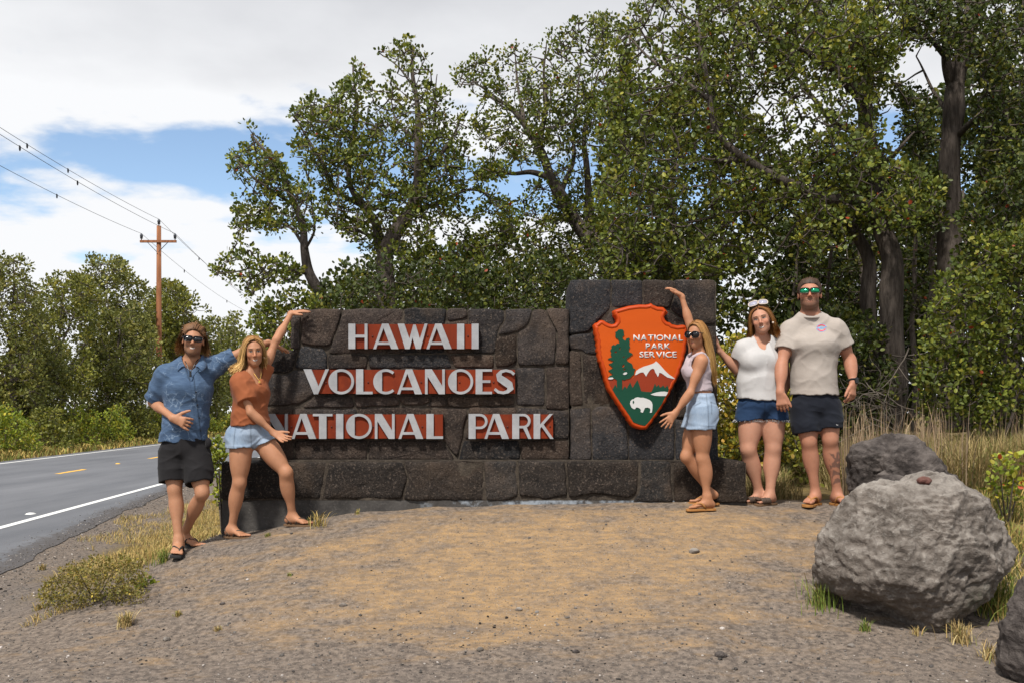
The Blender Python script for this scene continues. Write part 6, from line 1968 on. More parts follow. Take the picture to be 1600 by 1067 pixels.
_leaf = np.array([(0, 0, 0), (.28, .30, .04), (.26, .72, .05), (0, 1.0, -.02), (-.26, .72, .05), (-.28, .30, .04)])
_leafF = np.array([(0, 1, 2, 3), (0, 3, 4, 5)])
def leaves_mesh(pos, up, size, cols, r, droop=.3):
    """pos (n,3): leaf bases; up (n,3): direction each leaf points"""
    n = len(pos)
    d = unit_rows(up); ref = r.normal(0, 1, (n, 3)); sd = unit_rows(np.cross(d, ref)); nn = np.cross(sd, d)
    L = _leaf
    V = pos[:, None] + size[:, None, None] * (L[None, :, 0:1] * sd[:, None] * 1.15 + L[None, :, 1:2] * d[:, None] + L[None, :, 2:3] * nn[:, None])
    Fc = (_leafF[None] + (np.arange(n) * 6)[:, None, None]).reshape(-1, 4)
    return V.reshape(-1, 3), Fc, np.repeat(cols, 6, 0)

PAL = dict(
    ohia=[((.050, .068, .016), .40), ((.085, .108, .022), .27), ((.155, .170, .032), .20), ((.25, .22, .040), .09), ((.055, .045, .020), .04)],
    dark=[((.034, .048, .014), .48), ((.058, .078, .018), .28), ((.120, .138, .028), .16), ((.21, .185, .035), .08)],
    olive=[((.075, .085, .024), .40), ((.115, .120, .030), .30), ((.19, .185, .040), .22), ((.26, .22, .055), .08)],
    lime=[((.095, .125, .022), .36), ((.16, .20, .030), .32), ((.26, .27, .040), .22), ((.34, .25, .035), .10)],
    gold=[((.085, .095, .020), .32), ((.16, .16, .028), .30), ((.29, .24, .035), .24), ((.36, .20, .03), .14)],
    far=[((.080, .088, .030), .40), ((.115, .122, .038), .33), ((.175, .168, .050), .20), ((.24, .20, .07), .07)],
    weed=[((.14, .11, .042), .42), ((.19, .145, .055), .30), ((.12, .125, .036), .22), ((.46, .34, .06), .04)],
)
def pal_pick(name, n, r):
    p = PAL[name]; w = np.array([x[1] for x in p]); i = r.choice(len(p), n, p=w / w.sum())
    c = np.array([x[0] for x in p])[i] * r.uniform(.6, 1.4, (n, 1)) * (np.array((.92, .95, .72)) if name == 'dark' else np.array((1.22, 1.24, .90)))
    return c

def grow_tree(name, label, limbs, crown, n_clusters, Y, spread, leaf=.051, per=12, crad=.10, pal='ohia', seed=1, red=0.004, group=None, tr=None, holes=(), noise_sc=2.3, thr=-.15, twig=.011, upward=.5, cat='tree', shape=None, sides=7, depth_bias=0.0, trunk_mat=None, trunk_name='trunk', min_h=None):
    """limbs: list of (polyline [(px, py, dY)], r0, r1); crown: picture outlines that the foliage fills at distance Y +- spread.
    Foliage clusters are joined to the nearest limb by twigs grown outwards."""
    r = np.random.default_rng(seed)
    # --- limbs
    nodes = []; rad = []
    mb = MB()
    for pl, r0, r1 in limbs:
        p = catmull([P(x, y, Y + dy) for x, y, dy in pl], max(8, len(pl) * 6))
        p = p + .03 * np.c_[vnoise(p[:, 2] * 2.1, seed, 0), vnoise(p[:, 2] * 2.1, seed, 5), np.zeros(len(p))]
        rr = np.linspace(r0, r1, len(p)) * (1 + .10 * vnoise(p[:, 2] * 3, seed, 9))
        mb.tube(p, rr, 9 if r0 > .06 else sides)
        nodes.append(p); rad.append(rr)
    nodes = np.concatenate(nodes); rad = np.concatenate(rad)
    # --- cluster positions
    pts = []
    for poly, share in crown:
        poly = np.array(poly, float); lo, hi = poly.min(0), poly.max(0)
        want = int(n_clusters * share); got = []
        tries = 0
        while sum(len(g) for g in got) < want and tries < 60:
            tries += 1
            x = r.uniform(lo[0], hi[0], want * 3); y = r.uniform(lo[1], hi[1], want * 3)
            jx = 13 * fbm(x / 34, y / 34, seed, 3); jy = 13 * fbm(x / 34, y / 34, seed + 9.5, 3)
            m = in_poly(x + jx * 1.6, y + jy * 1.6, poly)
            for h in holes: m &= ~in_poly(x, y, np.array(h, float))
            x, y = x[m], y[m]
            dy = np.clip(r.normal(0, .55, len(x)), -1, 1) * spread
            w = np.c_[(x - HX) / F * (Y + dy), Y + dy, ZC + (HY - y) / F * (Y + dy)]
            k = fbm(w[:, 0] * noise_sc * 1.25 + seed, w[:, 1] * noise_sc * 1.25, w[:, 2] * noise_sc * .6, 3) > thr + r.normal(0, .05, len(w))
            got.append(w[k])
        pts.append(np.concatenate(got)[:want])
    pts = np.concatenate(pts)
    # --- twigs
    d0 = np.array([np.min(((nodes - p) ** 2).sum(1)) for p in pts])
    order = np.argsort(d0)
    N = len(nodes); cap = N + len(pts) * 5
    nd = np.zeros((cap, 3)); nd[:N] = nodes
    dirs = np.zeros((len(pts), 3))
    tube_paths = []
    for oi in order:
        p = pts[oi]
        dd = ((nd[:N] - p) ** 2).sum(1) + .35 * np.maximum(nd[:N, 2] - p[2], 0) ** 2
        i = int(np.argmin(dd)); a = nd[i]
        L = math.sqrt(max(((p - a) ** 2).sum(), 1e-9))
        mid = (a + p) / 2 + r.normal(0, .10, 3) * L + np.array((0, 0, -.06 * L))
        path = np.array([a, a * .55 + mid * .45 + r.normal(0, .02, 3) * L, mid * .6 + p * .4, p])
        tube_paths.append((path, L))
        k = 3 if L > .25 else 1
        add = catmull(path, k + 2)[1:]
        nd[N:N + len(add)] = add; N += len(add)
        dirs[oi] = unit(path[-1] - path[-2])
    Pt = np.array([q[0] for q in tube_paths]); Ls = np.array([q[1] for q in tube_paths])
    w = np.minimum(twig * (1 + Ls * 1.1), .045)
    T = np.gradient(Pt, axis=1); T /= np.linalg.norm(T, axis=2)[..., None] + 1e-9
    U = np.cross(T, np.array((.31, .52, .79))); U /= np.linalg.norm(U, axis=2)[..., None] + 1e-9; W = np.cross(T, U)
    R = (w[:, None] * np.array((1, .8, .6, .35)))[..., None, None]
    an = np.arange(3) / 3 * 2 * np.pi
    TV = Pt[:, :, None] + R * (np.cos(an)[:, None] * U[:, :, None] + np.sin(an)[:, None] * W[:, :, None])
    q0 = np.array([(k * 3 + a, k * 3 + (a + 1) % 3, (k + 1) * 3 + (a + 1) % 3, (k + 1) * 3 + a) for k in range(3) for a in range(3)])
    mb.add(TV.reshape(-1, 3), (q0[None] + (np.arange(len(Pt)) * 12)[:, None, None]).reshape(-1, 4))
    # --- leaves
    n = len(pts) * per
    ci = np.repeat(np.arange(len(pts)), per)
    u = unit_rows(r.normal(0, 1, (n, 3)))
    u[:, 2] += upward * .5; u = unit_rows(u + dirs[ci] * .6)
    rr = crad * r.random(n) ** .6 * r.uniform(.7, 1.25, len(pts))[ci]
    pos = pts[ci] + u * rr[:, None]
    out = unit_rows(u + r.normal(0, .45, (n, 3)))
    size = leaf * r.uniform(.65, 1.25, n)
    ctone = pal_pick(pal, len(pts), r)
    C = ctone[ci] * .4 + pal_pick(pal, n, r) * .6
    isred = r.random(n) < red * .5
    C[isred] = np.array((.35, .06, .02)) * r.uniform(.6, 1.2, (isred.sum(), 1))
    V, Fc, CC = leaves_mesh(pos, out, size, C, r)
    base = limbs[0][0][0]
    b = P(base[0], base[1], Y + base[2])
    t = thing(name, label, cat, tuple(b), group)
    link(trunk_name, mb.mesh(trunk_name, True), trunk_mat or MAT_BARK, t)
    lv = MB(); lv.add(V, Fc, col=CC)
    link('crown' if cat == 'tree' else 'foliage', lv.mesh('crown'), MAT_LEAF, t)
    return t

def z1(pts): return [(320 + x / 2.223, y / 2.223) for x, y in pts]
def z2(pts): return [(960 + x / 2.223, y / 2.223) for x, y in pts]
def z1l(pts): return [(320 + x / 2.223, y / 2.223, d) for x, y, d in pts]
def z2l(pts): return [(960 + x / 2.223, y / 2.223, d) for x, y, d in pts]

def gpy(px, Y, dz=0.0):
    """picture row of the ground at column px, distance Y"""
    X = (px - HX) / F * Y
    return HY + (ZC - float(gz(X, Y)) - dz) * F / Y

def build_near_trees():
    G = 'ohia trees behind the sign'
    # slender leaning tree left of the wall
    Y = 12.5
    grow_tree('ohia_tree', 'slender sparse tree leaning left above the left end of the wall',
        [(z1l([(455, 1500, 0), (440, 1200, 0), (405, 1040, 0), (365, 950, 0), (350, 870, 0), (345, 790, .1), (320, 720, .1), (285, 640, 0), (250, 560, -.1), (200, 520, 0), (160, 470, 0)]), .085, .012),
         (z1l([(365, 950, 0), (300, 940, -.2), (240, 945, -.3), (190, 980, -.3), (155, 1030, -.2)]), .030, .008),
         (z1l([(300, 940, -.2), (220, 910, 0), (130, 940, .2), (50, 950, .2)]), .020, .006),
         (z1l([(345, 850, 0), (300, 790, .3), (220, 770, .4), (150, 800, .3)]), .026, .007), (z1l([(350, 870, 0), (385, 800, -.3), (375, 720, -.4)]), .024, .007),
         (z1l([(320, 720, .1), (230, 660, -.3), (150, 600, -.4), (100, 545, -.3)]), .022, .006)],
        [(z1([(140, 440), (175, 470), (200, 530), (270, 550), (290, 590), (340, 640), (370, 700), (400, 740), (390, 800), (330, 830), (280, 800), (200, 800), (120, 820), (110, 740), (140, 690), (100, 680), (140, 640), (95, 600), (85, 540), (135, 550), (150, 500)]), .70),
         (z1([(120, 830), (200, 860), (260, 900), (330, 930), (300, 980), (200, 990), (150, 1040), (80, 990), (15, 960), (60, 920)]), .30)],
        420, Y, .8, per=10, seed=3, thr=.07, crad=.085, upward=1.4, group=G)
    # tall tree with the pointed top behind the lettered wall
    Y = 13.6
    grow_tree('ohia_tree', 'tall tree with two pointed tops rising behind the lettered part of the wall',
        [(z1l([(640, 1500, 0), (640, 1100, 0), (625, 900, 0), (655, 820, 0), (700, 740, 0), (735, 650, 0), (737, 520, 0), (735, 400, 0), (725, 280, 0), (720, 160, 0)]), .15, .015),
         (z1l([(620, 900, 0), (590, 780, .2), (545, 720, .3), (500, 640, .3), (500, 520, .3), (525, 380, .3), (515, 220, .3)]), .075, .010),
         (z1l([(545, 720, .3), (450, 660, .0), (400, 560, -.2), (350, 480, -.2), (310, 410, -.2)]), .040, .008),
         (z1l([(735, 640, 0), (800, 560, -.4), (860, 470, -.5), (880, 400, -.5)]), .045, .008), (z1l([(700, 740, 0), (820, 700, .3), (920, 660, .5), (1040, 700, .5)]), .045, .008),
         (z1l([(600, 830, .1), (500, 790, -.4), (430, 770, -.5)]), .030, .007), (z1l([(737, 500, 0), (660, 420, .3), (640, 330, .3)]), .030, .007),
         (z1l([(720, 300, 0), (680, 240, 0), (630, 200, 0)]), .018, .006), (z1l([(735, 420, 0), (790, 350, .2), (810, 260, .2)]), .022, .006)],
        [(z1([(510, 195), (545, 260), (590, 310), (640, 300), (690, 260), (620, 200), (650, 160), (720, 125), (765, 170), (805, 240), (790, 290), (850, 330), (880, 380), (925, 430), (950, 560), (985, 640), (900, 660), (830, 640), (750, 660), (640, 660), (560, 720), (480, 790), (400, 760), (400, 690), (350, 620), (330, 540), (320, 480), (300, 410), (330, 380), (380, 350), (430, 380), (440, 320), (490, 290)]), .60),
         (z1([(560, 720), (640, 650), (830, 640), (990, 650), (1060, 690), (1100, 760), (1080, 820), (1000, 900), (880, 930), (700, 920), (560, 880), (500, 850), (450, 790)]), .40)],
        1700, Y, 1.3, per=10, seed=8, thr=.08, crad=.09, upward=1.4, group=G, red=.003)
    # crooked tree in the middle
    Y = 14.6
    grow_tree('ohia_tree', 'crooked tree whose dark forked limb leans left above the joint of wall and pillar',
        [(z1l([(1430, 1500, 0), (1420, 1200, 0), (1400, 940, 0), (1350, 850, 0), (1290, 770, 0), (1240, 690, 0), (1200, 620, 0), (1160, 520, 0), (1120, 440, 0), (1060, 370, 0), (980, 330, 0)]), .17, .016),
         (z1l([(1200, 620, 0), (1130, 600, 0), (1060, 605, -.2), (990, 590, -.2)]), .060, .010), (z1l([(1340, 830, 0), (1335, 700, .4), (1320, 560, .5), (1330, 420, .5), (1370, 250, .4)]), .085, .012),
         (z1l([(1290, 770, 0), (1200, 760, .3), (1130, 790, .4)]), .040, .008), (z1l([(1160, 520, 0), (1190, 380, -.4), (1180, 260, -.4), (1190, 150, -.4)]), .045, .008), (z1l([(1120, 440, 0), (1090, 300, .3), (1080, 180, .3)]), .035, .007),
         (z1l([(1230, 680, 0), (1280, 540, .5), (1290, 400, .6), (1310, 200, .6)]), .05, .008), (z1l([(1060, 370, 0), (960, 300, .2), (890, 250, .2)]), .022, .006)],
        [(z1([(865, 235), (940, 180), (1010, 200), (1070, 135), (1130, 150), (1190, 110), (1260, 130), (1300, 60), (1423, 50), (1500, 100), (1500, 500), (1400, 640), (1250, 600), (1150, 570), (1050, 560), (960, 560), (950, 480), (930, 400), (950, 340), (870, 290)]), .66),
         (z1([(940, 560), (1050, 580), (1040, 640), (960, 640)]), .05), (z1([(1120, 640), (1250, 600), (1400, 640), (1480, 760), (1420, 900), (1300, 950), (1180, 900), (1090, 830), (1090, 740)]), .29)],
        1500, Y, 1.35, per=10, seed=15, thr=.07, crad=.09, upward=1.1, group=G, red=.006, holes=[z1([(1040, 620), (1110, 630), (1130, 690), (1060, 700)]), z1([(880, 340), (945, 360), (925, 420), (880, 400)])])
    # big spreading tree right of the pillar
    Y = 12.0
    grow_tree('ohia_tree', 'big spreading tree with a thick dark trunk rising just behind the tall man',
        [(z2l([(965, 1500, 0), (965, 1200, 0), (968, 1050, 0), (955, 900, 0), (935, 780, 0), (905, 600, 0), (880, 470, 0), (858, 350, 0), (800, 280, 0), (755, 170, 0), (715, 60, 0), (690, -60, 0)]), .165, .05),
         (z2l([(860, 350, 0), (870, 220, .2), (880, 100, .3), (905, -60, .4)]), .085, .045),
         (z2l([(930, 760, 0), (850, 700, -.3), (740, 690, -.6), (640, 650, -.7), (550, 615, -.8), (450, 555, -.9), (370, 480, -1.0), (335, 350, -1.0), (300, 200, -.9), (280, 80, -.8)]), .085, .018),
         (z2l([(640, 650, -.7), (540, 700, -.4), (450, 720, -.3), (330, 760, -.2), (220, 780, -.2)]), .040, .010), (z2l([(450, 555, -.9), (330, 560, -.6), (200, 540, -.4), (80, 500, -.3)]), .036, .008),
         (z2l([(880, 470, 0), (760, 430, .5), (680, 340, .8), (610, 250, .9), (560, 180, .9)]), .045, .010), (z2l([(800, 280, 0), (680, 200, -.5), (560, 140, -.8), (430, 80, -1.0)]), .045, .010),
         (z2l([(335, 350, -1.0), (230, 280, -1.0), (120, 210, -.8), (40, 130, -.7)]), .030, .008), (z2l([(905, 600, 0), (990, 520, -.4), (1050, 460, -.5)]), .04, .01),
         (z2l([(900, 1500, .2), (890, 1200, .2), (885, 1020, .2), (870, 880, .2), (820, 760, .2), (760, 690, .3)]), .13, .05), (z2l([(700, 740, -.4), (640, 780, -.2), (580, 850, -.1), (520, 920, 0)]), .026, .006)],
        [(z2([(0, 110), (60, 40), (110, -30), (640, -40), (660, 120), (620, 250), (540, 330), (540, 520), (560, 600), (660, 690), (560, 760), (480, 900), (400, 960), (250, 960), (100, 960), (0, 960), (-60, 700), (-40, 300)]), .60),
         (z2([(560, 560), (700, 470), (860, 480), (1000, 580), (1130, 640), (1150, 700), (1020, 800), (900, 800), (800, 850), (680, 900), (640, 830), (700, 740), (640, 660)]), .26),
         (z2([(540, -40), (1000, -40), (1040, 140), (960, 260), (880, 330), (760, 240), (640, 200), (560, 240)]), .17), (z2([(540, 220), (700, 120), (960, 0), (980, 300), (900, 560), (760, 520), (600, 500), (540, 400)]), .11)],
        3900, Y, 1.7, per=11, seed=22, thr=-.04, crad=.095, upward=.9, group=G, red=.010, holes=[z2([(575, 800), (640, 770), (635, 870), (575, 880)])])
    # straight tall trunk on the right
    Y = 12.6
    grow_tree('ohia_tree', 'tall tree with a straight pale grey trunk near the right edge of the picture',
        [(z2l([(1175, 1500, 0), (1175, 1200, 0), (1172, 1000, 0), (1168, 760, 0), (1160, 560, 0), (1172, 400, 0), (1190, 260, 0), (1215, 130, 0), (1250, 0, 0), (1270, -120, 0)]), .165, .10),
         (z2l([(1175, 300, 0), (1150, 210, -.1), (1140, 100, -.2), (1120, -80, -.2)]), .075, .045), (z2l([(1215, 170, 0), (1290, 140, -.3), (1360, 110, -.5), (1450, 70, -.6)]), .06, .02),
         (z2l([(1180, 480, 0), (1240, 420, -.4), (1330, 350, -.6), (1420, 320, -.7)]), .05, .014), (z2l([(1150, 200, -.1), (1080, 130, -.4), (1010, 100, -.6)]), .05, .014), (z2l([(1170, 420, 0), (1100, 300, .5), (1040, 200, .6)]), .035, .01)],
        [(z2([(960, -40), (1500, -40), (1500, 330), (1350, 300), (1260, 360), (1240, 200), (1130, 160), (1000, 170)]), .45), (z2([(1260, 330), (1500, 330), (1500, 760), (1360, 740), (1250, 620)]), .33), (z2([(960, 260), (1080, 330), (1120, 480), (1080, 560), (1000, 500)]), .10), (z2([(1020, 560), (1130, 600), (1140, 780), (1040, 800)]), .12)],
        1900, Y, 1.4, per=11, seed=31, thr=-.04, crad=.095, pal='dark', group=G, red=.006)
    # trees standing deeper in the wood close the view
    deep = [('dark tree deep in the wood between the crooked tree and the spreading tree', 1050, 18.5, [(900, 470), (920, 300), (1000, 150), (1130, 110), (1240, 260), (1260, 420), (1250, 560), (900, 560)], 51, 1100),
            ('dark tree deep in the wood behind the tall man', 1330, 18.0, [(1190, 640), (1180, 480), (1240, 330), (1330, 260), (1420, 330), (1450, 480), (1430, 660)], 52, 1500),
            ('dark tree deep in the wood behind the straight pale trunk', 1530, 17.5, [(1420, 650), (1400, 420), (1440, 200), (1520, 90), (1640, 130), (1680, 650)], 53, 1500),
            ('dark low tree deep behind the lettered part of the wall', 700, 18.5, [(470, 520), (500, 450), (580, 400), (700, 390), (820, 380), (910, 420), (910, 520)], 54, 650)]
    for lab, bx, Y, poly, sd, n in deep:
        by = gpy(bx, Y)
        yt = min(p[1] for p in poly)
        grow_tree('ohia_tree', lab, [([(bx, by + 6, 0), (bx + 8, by - 80, 0), (bx - 6, (by + yt) / 2, .3), (bx + 10, yt + 60, .2)], .16, .03),
            ([(bx - 2, (by + yt) / 2 + 40, .2), (bx - 60, (by + yt) / 2 - 30, .4), (bx - 110, (by + yt) / 2 - 70, .4)], .06, .015), ([(bx, (by + yt) / 2 + 20, .2), (bx + 60, (by + yt) / 2 - 40, -.4), (bx + 110, (by + yt) / 2 - 80, -.4)], .06, .015)],
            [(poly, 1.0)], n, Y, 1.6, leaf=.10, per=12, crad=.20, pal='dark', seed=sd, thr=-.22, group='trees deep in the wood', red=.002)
    # thin dark stems in the shade
    for k, (x, w, lean) in enumerate([(1290, .05, 6), (1352, .09, -10), (1425, .06, 4), (1452, .08, 6), (1520, .07, -8), (1565, .10, 5), (1590, .06, -4), (1240, .05, 8)]):
        Y = 14.5 + (k * 37 % 10) * .22
        by = gpy(x, Y)
        grow_tree('young_tree', ['thin dark stem in the shade %s' % s for s in ('just left of the tall man', 'behind the tall man\'s right shoulder in the picture', 'between the two thick trunks', 'hard against the straight pale trunk', 'just right of the straight pale trunk', 'second from the right picture edge', 'nearest the right picture edge', 'behind the woman in white')][k],
            [([(x, by + 5, 0), (x + lean, by - 120, 0), (x + lean * .2, by - 260, .1), (x + lean * 2, by - 420, 0)], w, w * .4)], [([(x - 45, by - 400), (x + 50, by - 420), (x + 45, by - 240), (x - 30, by - 230)], 1.0)], 60, Y, .6, pal='dark', seed=80 + k, thr=-.5, group='thin stems in the wood')
build_near_trees()

def bush(name, label, poly, Y, n, seed, pal='lime', leaf=.052, per=12, crad=.10, spread=.6, group=None, thr=-.3, red=.0, cat='bush'):
    poly = np.array(poly, float)
    cx = poly[:, 0].mean(); by = gpy(cx, Y) + 3
    h = by - poly[:, 1].min(); w = np.ptp(poly[:, 0])
    rb = float(np.clip(h / F * Y * .016, .0025, .022))
    limbs = [([(cx + o * .1, by, 0), (cx + o * w * .18, by - h * .35, d * min(1, rb / .01)), (cx + o * w * .34, by - h * .7, d * 1.5 * min(1, rb / .01))], rb, rb * .35) for o, d in ((-1, .1), (-.4, -.2), (.1, .2), (.5, -.1), (1, .15))]
    return grow_tree(name, label, limbs, [(poly, 1.0)], n, Y, spread, leaf=leaf, per=per, crad=crad, pal=pal, seed=seed, red=red, group=group, thr=thr, twig=rb * .28, cat=cat, trunk_name='stems')

def build_bushes():
    G = 'bushes under the trees'
    bush('bush', 'yellow-green bush filling the gap right of the stone pillar', [(1112, 600), (1130, 540), (1170, 520), (1215, 540), (1245, 590), (1250, 700), (1180, 730), (1112, 735)], 10.6, 480, 101, 'gold', group=G, red=.004, thr=-.25)
    bush('bush', 'tall leafy bush with yellowing tips below the right edge trunk', [(1428, 640), (1440, 500), (1480, 430), (1530, 380), (1610, 360), (1680, 420), (1680, 650), (1500, 665)], 10.4, 930, 102, 'ohia', group=G, red=.012, thr=-.2)
    bush('bush', 'upper leafy bush overhanging the right picture edge', [(1490, 400), (1520, 300), (1600, 230), (1680, 260), (1680, 430), (1560, 440)], 11.2, 495, 103, 'dark', group=G, red=.008, thr=-.2)
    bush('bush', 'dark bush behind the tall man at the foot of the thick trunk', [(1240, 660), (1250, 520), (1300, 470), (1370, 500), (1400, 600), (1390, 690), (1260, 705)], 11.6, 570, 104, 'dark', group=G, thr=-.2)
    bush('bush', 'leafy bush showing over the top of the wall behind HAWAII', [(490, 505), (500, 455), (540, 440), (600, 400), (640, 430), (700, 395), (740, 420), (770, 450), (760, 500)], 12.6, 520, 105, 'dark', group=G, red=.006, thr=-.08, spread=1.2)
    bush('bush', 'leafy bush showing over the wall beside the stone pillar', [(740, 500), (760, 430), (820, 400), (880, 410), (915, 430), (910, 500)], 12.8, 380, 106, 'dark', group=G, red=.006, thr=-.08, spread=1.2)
    bush('bush', 'leafy bush peeping over the left end of the wall', [(395, 560), (400, 500), (430, 470), (470, 455), (510, 470), (500, 540), (440, 590)], 12.2, 230, 107, 'ohia', group=G, red=.01, thr=-.1)
    bush('bush', 'leafy growth above the pillar behind its top edge', [(890, 460), (920, 390), (1000, 370), (1100, 380), (1130, 430), (1120, 480)], 13.4, 480, 108, 'dark', group=G, red=.003, thr=-.1, spread=1.3)
    bush('bush', 'small yellow-leaved sapling in the dry grass by the right edge', [(1540, 780), (1545, 735), (1565, 712), (1600, 715), (1605, 750), (1590, 780)], 7.6, 26, 109, 'lime', leaf=.045, per=9, crad=.07, spread=.15, thr=-.5, red=.03)
    bush('bush', 'small green bush growing up against the left end of the base', [(335, 790), (332, 730), (340, 700), (352, 690), (356, 720), (350, 790)], 8.6, 50, 110, 'lime', leaf=.04, per=10, crad=.06, spread=.2, thr=-.6)
build_bushes()

def build_far_trees():
    G = 'trees across the road'
    # (label, base px, Y, crown outline)
    T = [
     ('dense tree at the left picture edge across the road', 20, 42, [(-60, 640), (-60, 420), (-10, 402), (40, 425), (62, 470), (75, 540), (70, 640)], 700, 'far'),
     ('rounded tree across the road with bare grey twigs in its top', 95, 50, [(40, 600), (40, 460), (70, 435), (110, 432), (140, 450), (150, 520), (150, 620)], 560, 'olive'),
     ('taller tree across the road with a loose round top left of the pole', 165, 58, [(118, 590), (120, 450), (140, 415), (180, 405), (215, 420), (235, 470), (235, 600)], 560, 'far'),
     ('dark leafy tree across the road in front of the pole', 185, 54, [(120, 650), (125, 560), (150, 500), (200, 480), (235, 500), (250, 560), (245, 650)], 640, 'far'),
     ('tree across the road just right of the utility pole', 275, 70, [(225, 600), (232, 490), (250, 445), (270, 450), (290, 470), (315, 490), (325, 560), (320, 620)], 560, 'olive'),
     ('tree across the road behind the man in the blue shirt', 310, 74, [(250, 650), (250, 560), (275, 510), (310, 500), (335, 510), (345, 560), (350, 650)], 520, 'far'),
     ('small pointed tree far down the road left of the blonde woman', 365, 92, [(335, 620), (340, 545), (360, 520), (376, 495), (386, 530), (392, 560), (395, 640)], 330, 'far'),
     ('dark low tree across the road below the left picture edge tree', 65, 45, [(-20, 660), (0, 580), (40, 540), (95, 545), (125, 590), (130, 660)], 600, 'far'),
     ('tree far down the road behind the shoulder of the wall', 420, 112, [(385, 640), (390, 560), (410, 530), (440, 540), (470, 560), (480, 640)], 300, 'olive'),
    ]
    for k, (lab, bx, Y, poly, n, pal) in enumerate(T):
        by = gpy(bx, Y) + 1; yt = min(p[1] for p in poly); m = (by + yt) / 2
        limbs = [([(bx, by + 3, 0), (bx + 2, by - (by - yt) * .25, 0), (bx - 3, m, .2), (bx + 3, yt + 22, 0)], .16, .03)]
        for q, (dx, fy, dd) in enumerate([(-22, .35, .8), (24, .42, -.8), (-18, .6, -.9), (20, .68, .9)]):
            limbs.append(([(bx, by - (by - yt) * (fy - .12), 0), (bx + dx * .6, by - (by - yt) * fy, dd * .6), (bx + dx * 1.5, by - (by - yt) * (fy + .16), dd)], .07, .015))
        q = Y / 36
        poly = [(x, y + (8 if y > 590 else 0)) for x, y in poly]
        grow_tree('roadside_tree', lab, limbs, [(poly, 1.0)], n, Y, 1.9 * q, leaf=.105 * q, per=20, crad=.27 * q, pal=pal, seed=200 + k, thr=-.08, noise_sc=.9 / q, twig=.02, upward=1.2, group=G, red=0)
    # low shrubs along the far verge
    S = [(15, 668, 40, 46, 'lime'), (75, 672, 46, 40, 'olive'), (128, 668, 44, 48, 'lime'), (178, 664, 40, 44, 'lime'), (222, 664, 36, 36, 'olive'), (258, 662, 34, 40, 'lime'), (330, 655, 40, 34, 'lime'), (372, 650, 40, 30, 'lime'), (300, 657, 34, 36, 'olive'), (420, 646, 44, 30, 'lime')]
    lab = ['bright shrub nearest the left picture edge on the far verge', 'second shrub from the left on the far verge, olive', 'third shrub from the left on the far verge, yellowish', 'shrub on the far verge left of the man in blue', 'low olive shrub on the far verge beside the man in blue', 'shrub on the far verge just behind the man in blue', 'bright shrub on the far verge between the man and the blonde woman', 'bright shrub on the far verge behind the blonde woman', 'olive shrub on the far verge behind the man in blue', 'shrub on the far verge hidden partly by the wall end']
    for k, (x, y, w, h, pal) in enumerate(S):
        e = -.514 if False else 0
        # the far verge: two metres beyond the white line
        Y = 27.5
        for _ in range(20):
            Xe = near_line(Y) + FAR_OFF - 2.2; Y = Y + .5 * (Xe * F / (x - HX) - Y)
        yb = gpy(x, Y)
        s = 27.0 / Y * 1.35
        w2, h2 = w * s * .95, h * s * 1.7
        bush('roadside_shrub', lab[k], [(x - w2, yb), (x - w2 * .9, yb - h2 * .6), (x - w2 * .4, yb - h2), (x + w2 * .3, yb - h2 * .95), (x + w2 * .8, yb - h2 * .6), (x + w2, yb)], Y, 150, 300 + k, pal, leaf=.11, per=13, crad=.24, spread=.9, group='shrubs along the far verge', thr=-.5)
build_far_trees()
# ------------------------------------------------------------------ grass, weeds, undergrowth
def grass_material():
    t = MT('grass_blades', .75, .2)
    t.color(t.attr('Col', 'Color'))
    return t.m
MAT_GRASS = grass_material()
STRAW = [((.42, .31, .13), .4), ((.32, .22, .09), .3), ((.50, .40, .20), .15), ((.20, .20, .06), .15)]
GREEN = [((.12, .17, .03), .4), ((.20, .23, .05), .3), ((.32, .26, .08), .2), ((.08, .11, .02), .1)]
MIXED = [((.40, .28, .09), .42), ((.24, .20, .06), .25), ((.16, .18, .04), .25), ((.46, .34, .13), .15)]
def pick(pal, n, r):
    w = np.array([p[1] for p in pal]); i = r.choice(len(pal), n, p=w / w.sum())
    return np.array([p[0] for p in pal])[i] * r.uniform(.7, 1.25, (n, 1))

def blades(pos, h, lean, w, cols, r, curve=.5):
    n = len(pos); a = r.uniform(0, 2 * np.pi, n)
    d = np.c_[np.cos(a), np.sin(a), np.zeros(n)]; sd = np.c_[-np.sin(a + r.normal(0, .8, n)), np.cos(a), np.zeros(n)]
    up = np.array((0, 0, 1.0))
    l = (lean * r.random(n))[:, None]; h = h[:, None]
    p0 = pos; p1 = pos + h * (.45 * up + .25 * l * d); p2 = pos + h * (.80 * up * (1 - .15 * l * curve) + .65 * l * d); p3 = pos + h * (up * (1 - .45 * l * curve) + 1.1 * l * d)
    w = np.asarray(w).reshape(-1, 1) * np.ones((n, 1))
    V = np.stack([p0 - sd * w, p0 + sd * w, p1 - sd * w * .85, p1 + sd * w * .85, p2 - sd * w * .55, p2 + sd * w * .55, p3], 1)
    b = (np.arange(n) * 7)[:, None]
    Q = np.concatenate([b + np.array([[0, 1, 3, 2]]), b + np.array([[2, 3, 5, 4]])]); T = b + np.array([[4, 5, 6]])
    return V.reshape(-1, 3), Q, T, np.repeat(cols, 7, 0)

def field(name, label, x, y, h, lean, w, pal, seed, z=None, cat='grass'):
    r = np.random.default_rng(seed); n = len(x)
    pos = np.c_[x, y, (gz(x, y) if z is None else z) - .01]
    V, Q, T, C = blades(pos, h, lean, w, pick(pal, n, r), r)
    mb = MB(); mb.add(V, Q, T, col=C)
    return tag(link(name, mb.mesh(name), MAT_GRASS), label, cat, kind='stuff')

